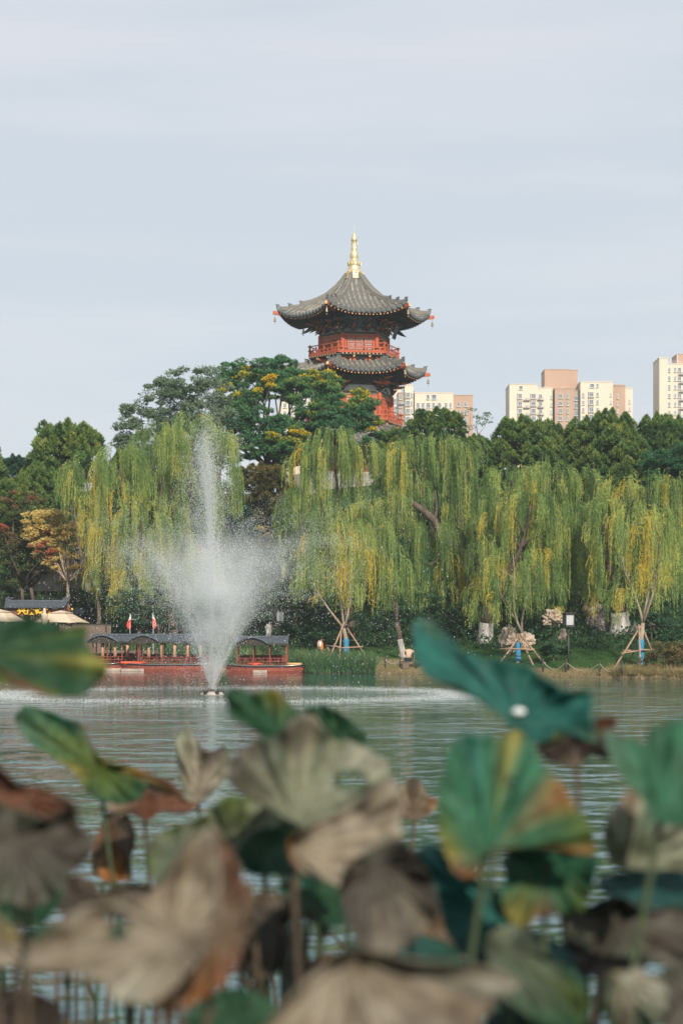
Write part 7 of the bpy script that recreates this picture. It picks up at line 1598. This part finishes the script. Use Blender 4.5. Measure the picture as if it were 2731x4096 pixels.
lotus('shadowed dark green leaf lying flat low at the left', 6.6, (150, 2190), [(20, 2170, 'g'), (90, 2130, 'g'), (200, 2120, 't'), (290, 2150, 'g'), (270, 2200, 'g'), (180, 2230, 'g'), (70, 2225, 'g')], 'g', 1.2, 0.02, 0.03)
lotus('olive-brown withered leaf low behind the large tan leaf', 5.8, (330, 2040), [(230, 2060, 'b'), (290, 2030, 'N'), (370, 2040, 'b'), (430, 2080, 'D'), (380, 2120, 'N'), (280, 2110, 'D')], 'N', 0.6, 0.03, 0.05, sm='d')
lotus('dark brown leaf crumpled at the bottom left corner', 4.9, (60, 2330), [(-60, 2290, 'D'), (20, 2270, 'b'), (110, 2290, 'D'), (150, 2340, 'D'), (120, 2420, 'D'), (-60, 2420, 'D')], 'D', 0.5, 0.03, 0.05, sm='d')
lotus('near-black green leaf under the drooping grey-brown leaf', 5.9, (900, 2200), [(800, 2170, 't'), (880, 2140, 'g'), (980, 2150, 't'), (1060, 2190, 'g'), (1020, 2240, 't'), (900, 2260, 'g'), (810, 2230, 't')], 't', 0.9, 0.02, 0.03)
lotus('dim green leaf between the two thick stems right of the centre', 6.2, (1120, 2260), [(1020, 2230, 'g'), (1090, 2200, 't'), (1190, 2230, 'g'), (1240, 2280, 'g'), (1180, 2330, 'g'), (1070, 2310, 't')], 'g', 0.9, 0.02, 0.03)
lotus('dark withered leaf above the crumpled seed-like one', 5.5, (1380, 2190), [(1290, 2170, 'D'), (1350, 2140, 'N'), (1440, 2160, 'D'), (1500, 2190, 'D'), (1450, 2240, 'N'), (1350, 2240, 'D')], 'D', 0.7, 0.02, 0.05, sm='d')
lotus('dark green leaf filling the space under the lone brown leaf', 6.8, (960, 2040), [(900, 2000, 't'), (960, 1980, 'g'), (1010, 2010, 't'), (1040, 2070, 'g'), (980, 2100, 't'), (920, 2080, 'g')], 'g', 0.7, 0.02, 0.03)
lotus('brown curled leaf low at the left between green ones', 6.0, (190, 2060), [(120, 2030, 'b'), (170, 2010, 'D'), (220, 2030, 'b'), (230, 2080, 'D'), (170, 2100, 'N'), (120, 2080, 'D')], 'D', 0.5, 0.02, 0.05, sm='d')
lotus('dark bottom leaf beneath the wide tan dead leaf', 4.4, (1250, 2350), [(1090, 2380, 'D'), (1150, 2320, 't'), (1250, 2300, 'g'), (1340, 2330, 'g'), (1370, 2420, 'g'), (1090, 2420, 'D')], 'g', 0.6, 0.02, 0.04)
lotus('shaded slate leaf behind the pale leaf standing upright', 7.0, (600, 1900), [(520, 1870, 'g'), (580, 1840, 'g'), (680, 1850, 't'), (760, 1900, 'g'), (740, 1960, 't'), (640, 1960, 'g'), (550, 1920, 'g')], 'g', 0.8, 0.02, 0.03)
# water drop resting on the big leaf
m = MB(); m.lathe([(0.0, -0.003), (0.014, 0.0), (0.019, 0.006), (0.014, 0.013), (0.0, 0.016)], (0, 0, 0), 14)
p = P(1190 * K_, 1643 * K_, 5.2); wd = m.build('water_drop', water_drop_material('water_bead', 0.3), None, True, loc=p + Vector((0, -0.005, 0.004))); tag(wd, 'bright bead of water resting on the large teal leaf', 'water drop')
# bare stems standing in the water
sm_ = []
for i in range(44):
    Ys = random.uniform(5.2, 11.0); px = random.choice([random.uniform(0, 2731), random.uniform(150, 700), random.uniform(1400, 2500), random.uniform(1000, 1400)]); x = M(px - 1365.5, Ys)
    z = P(0, random.uniform(3420, 4000), Ys).z; z = max(0.4, min(1.7, z)); mb = MB(); lx = random.uniform(-.18, .18); nod = random.random() < 0.35
    pts = [(0, 0, -0.3), (lx * 0.3, 0, z * 0.4), (lx * 0.8, 0.02, z * 0.8), (lx, 0.02, z)]
    if nod: pts += [(lx + 0.05, 0.02, z + 0.02), (lx + 0.10, 0.02, z - 0.05)]
    mb.tube(pts, [0.009] * len(pts), 7); o = mb.build('lotus_stalk', STEM if random.random() < 0.6 else STEMD, None, True, loc=(x, Ys, 0)); tag(o, 'bare lotus stalk standing in the water among the leaves', 'lotus stalk', 'bare lotus stalks')

# ================================================================ NEAR BANK

m = MB(); m.box((0, -24, 0.1), (400, 48, 1.2)); nb = m.build('near_bank', surf('near_bank_earth', (0.10, 0.09, 0.06), (0.05, 0.06, 0.03), 1.0, 0.95), None, kind='structure')
# ================================================================ AIR
hz = MB(); hz.box((0, 1515, 50), (3100, 3190, 108)); hm = bpy.data.materials.new('hazy_air'); hm.use_nodes = True; hn = hm.node_tree; hn.nodes.remove(hn.nodes['Principled BSDF'])
hv = hn.nodes.new('ShaderNodeVolumePrincipled'); hv.inputs['Color'].default_value = (0.86, 0.93, 1.0, 1); hv.inputs['Density'].default_value = 0.00022; hn.links.new(hv.outputs[0], hn.nodes['Material Output'].inputs['Volume'])
ho = hz.build('haze', hm, None, kind='stuff'); ho['label'] = 'thin bluish haze over the park and the far blocks'; ho['category'] = 'haze'
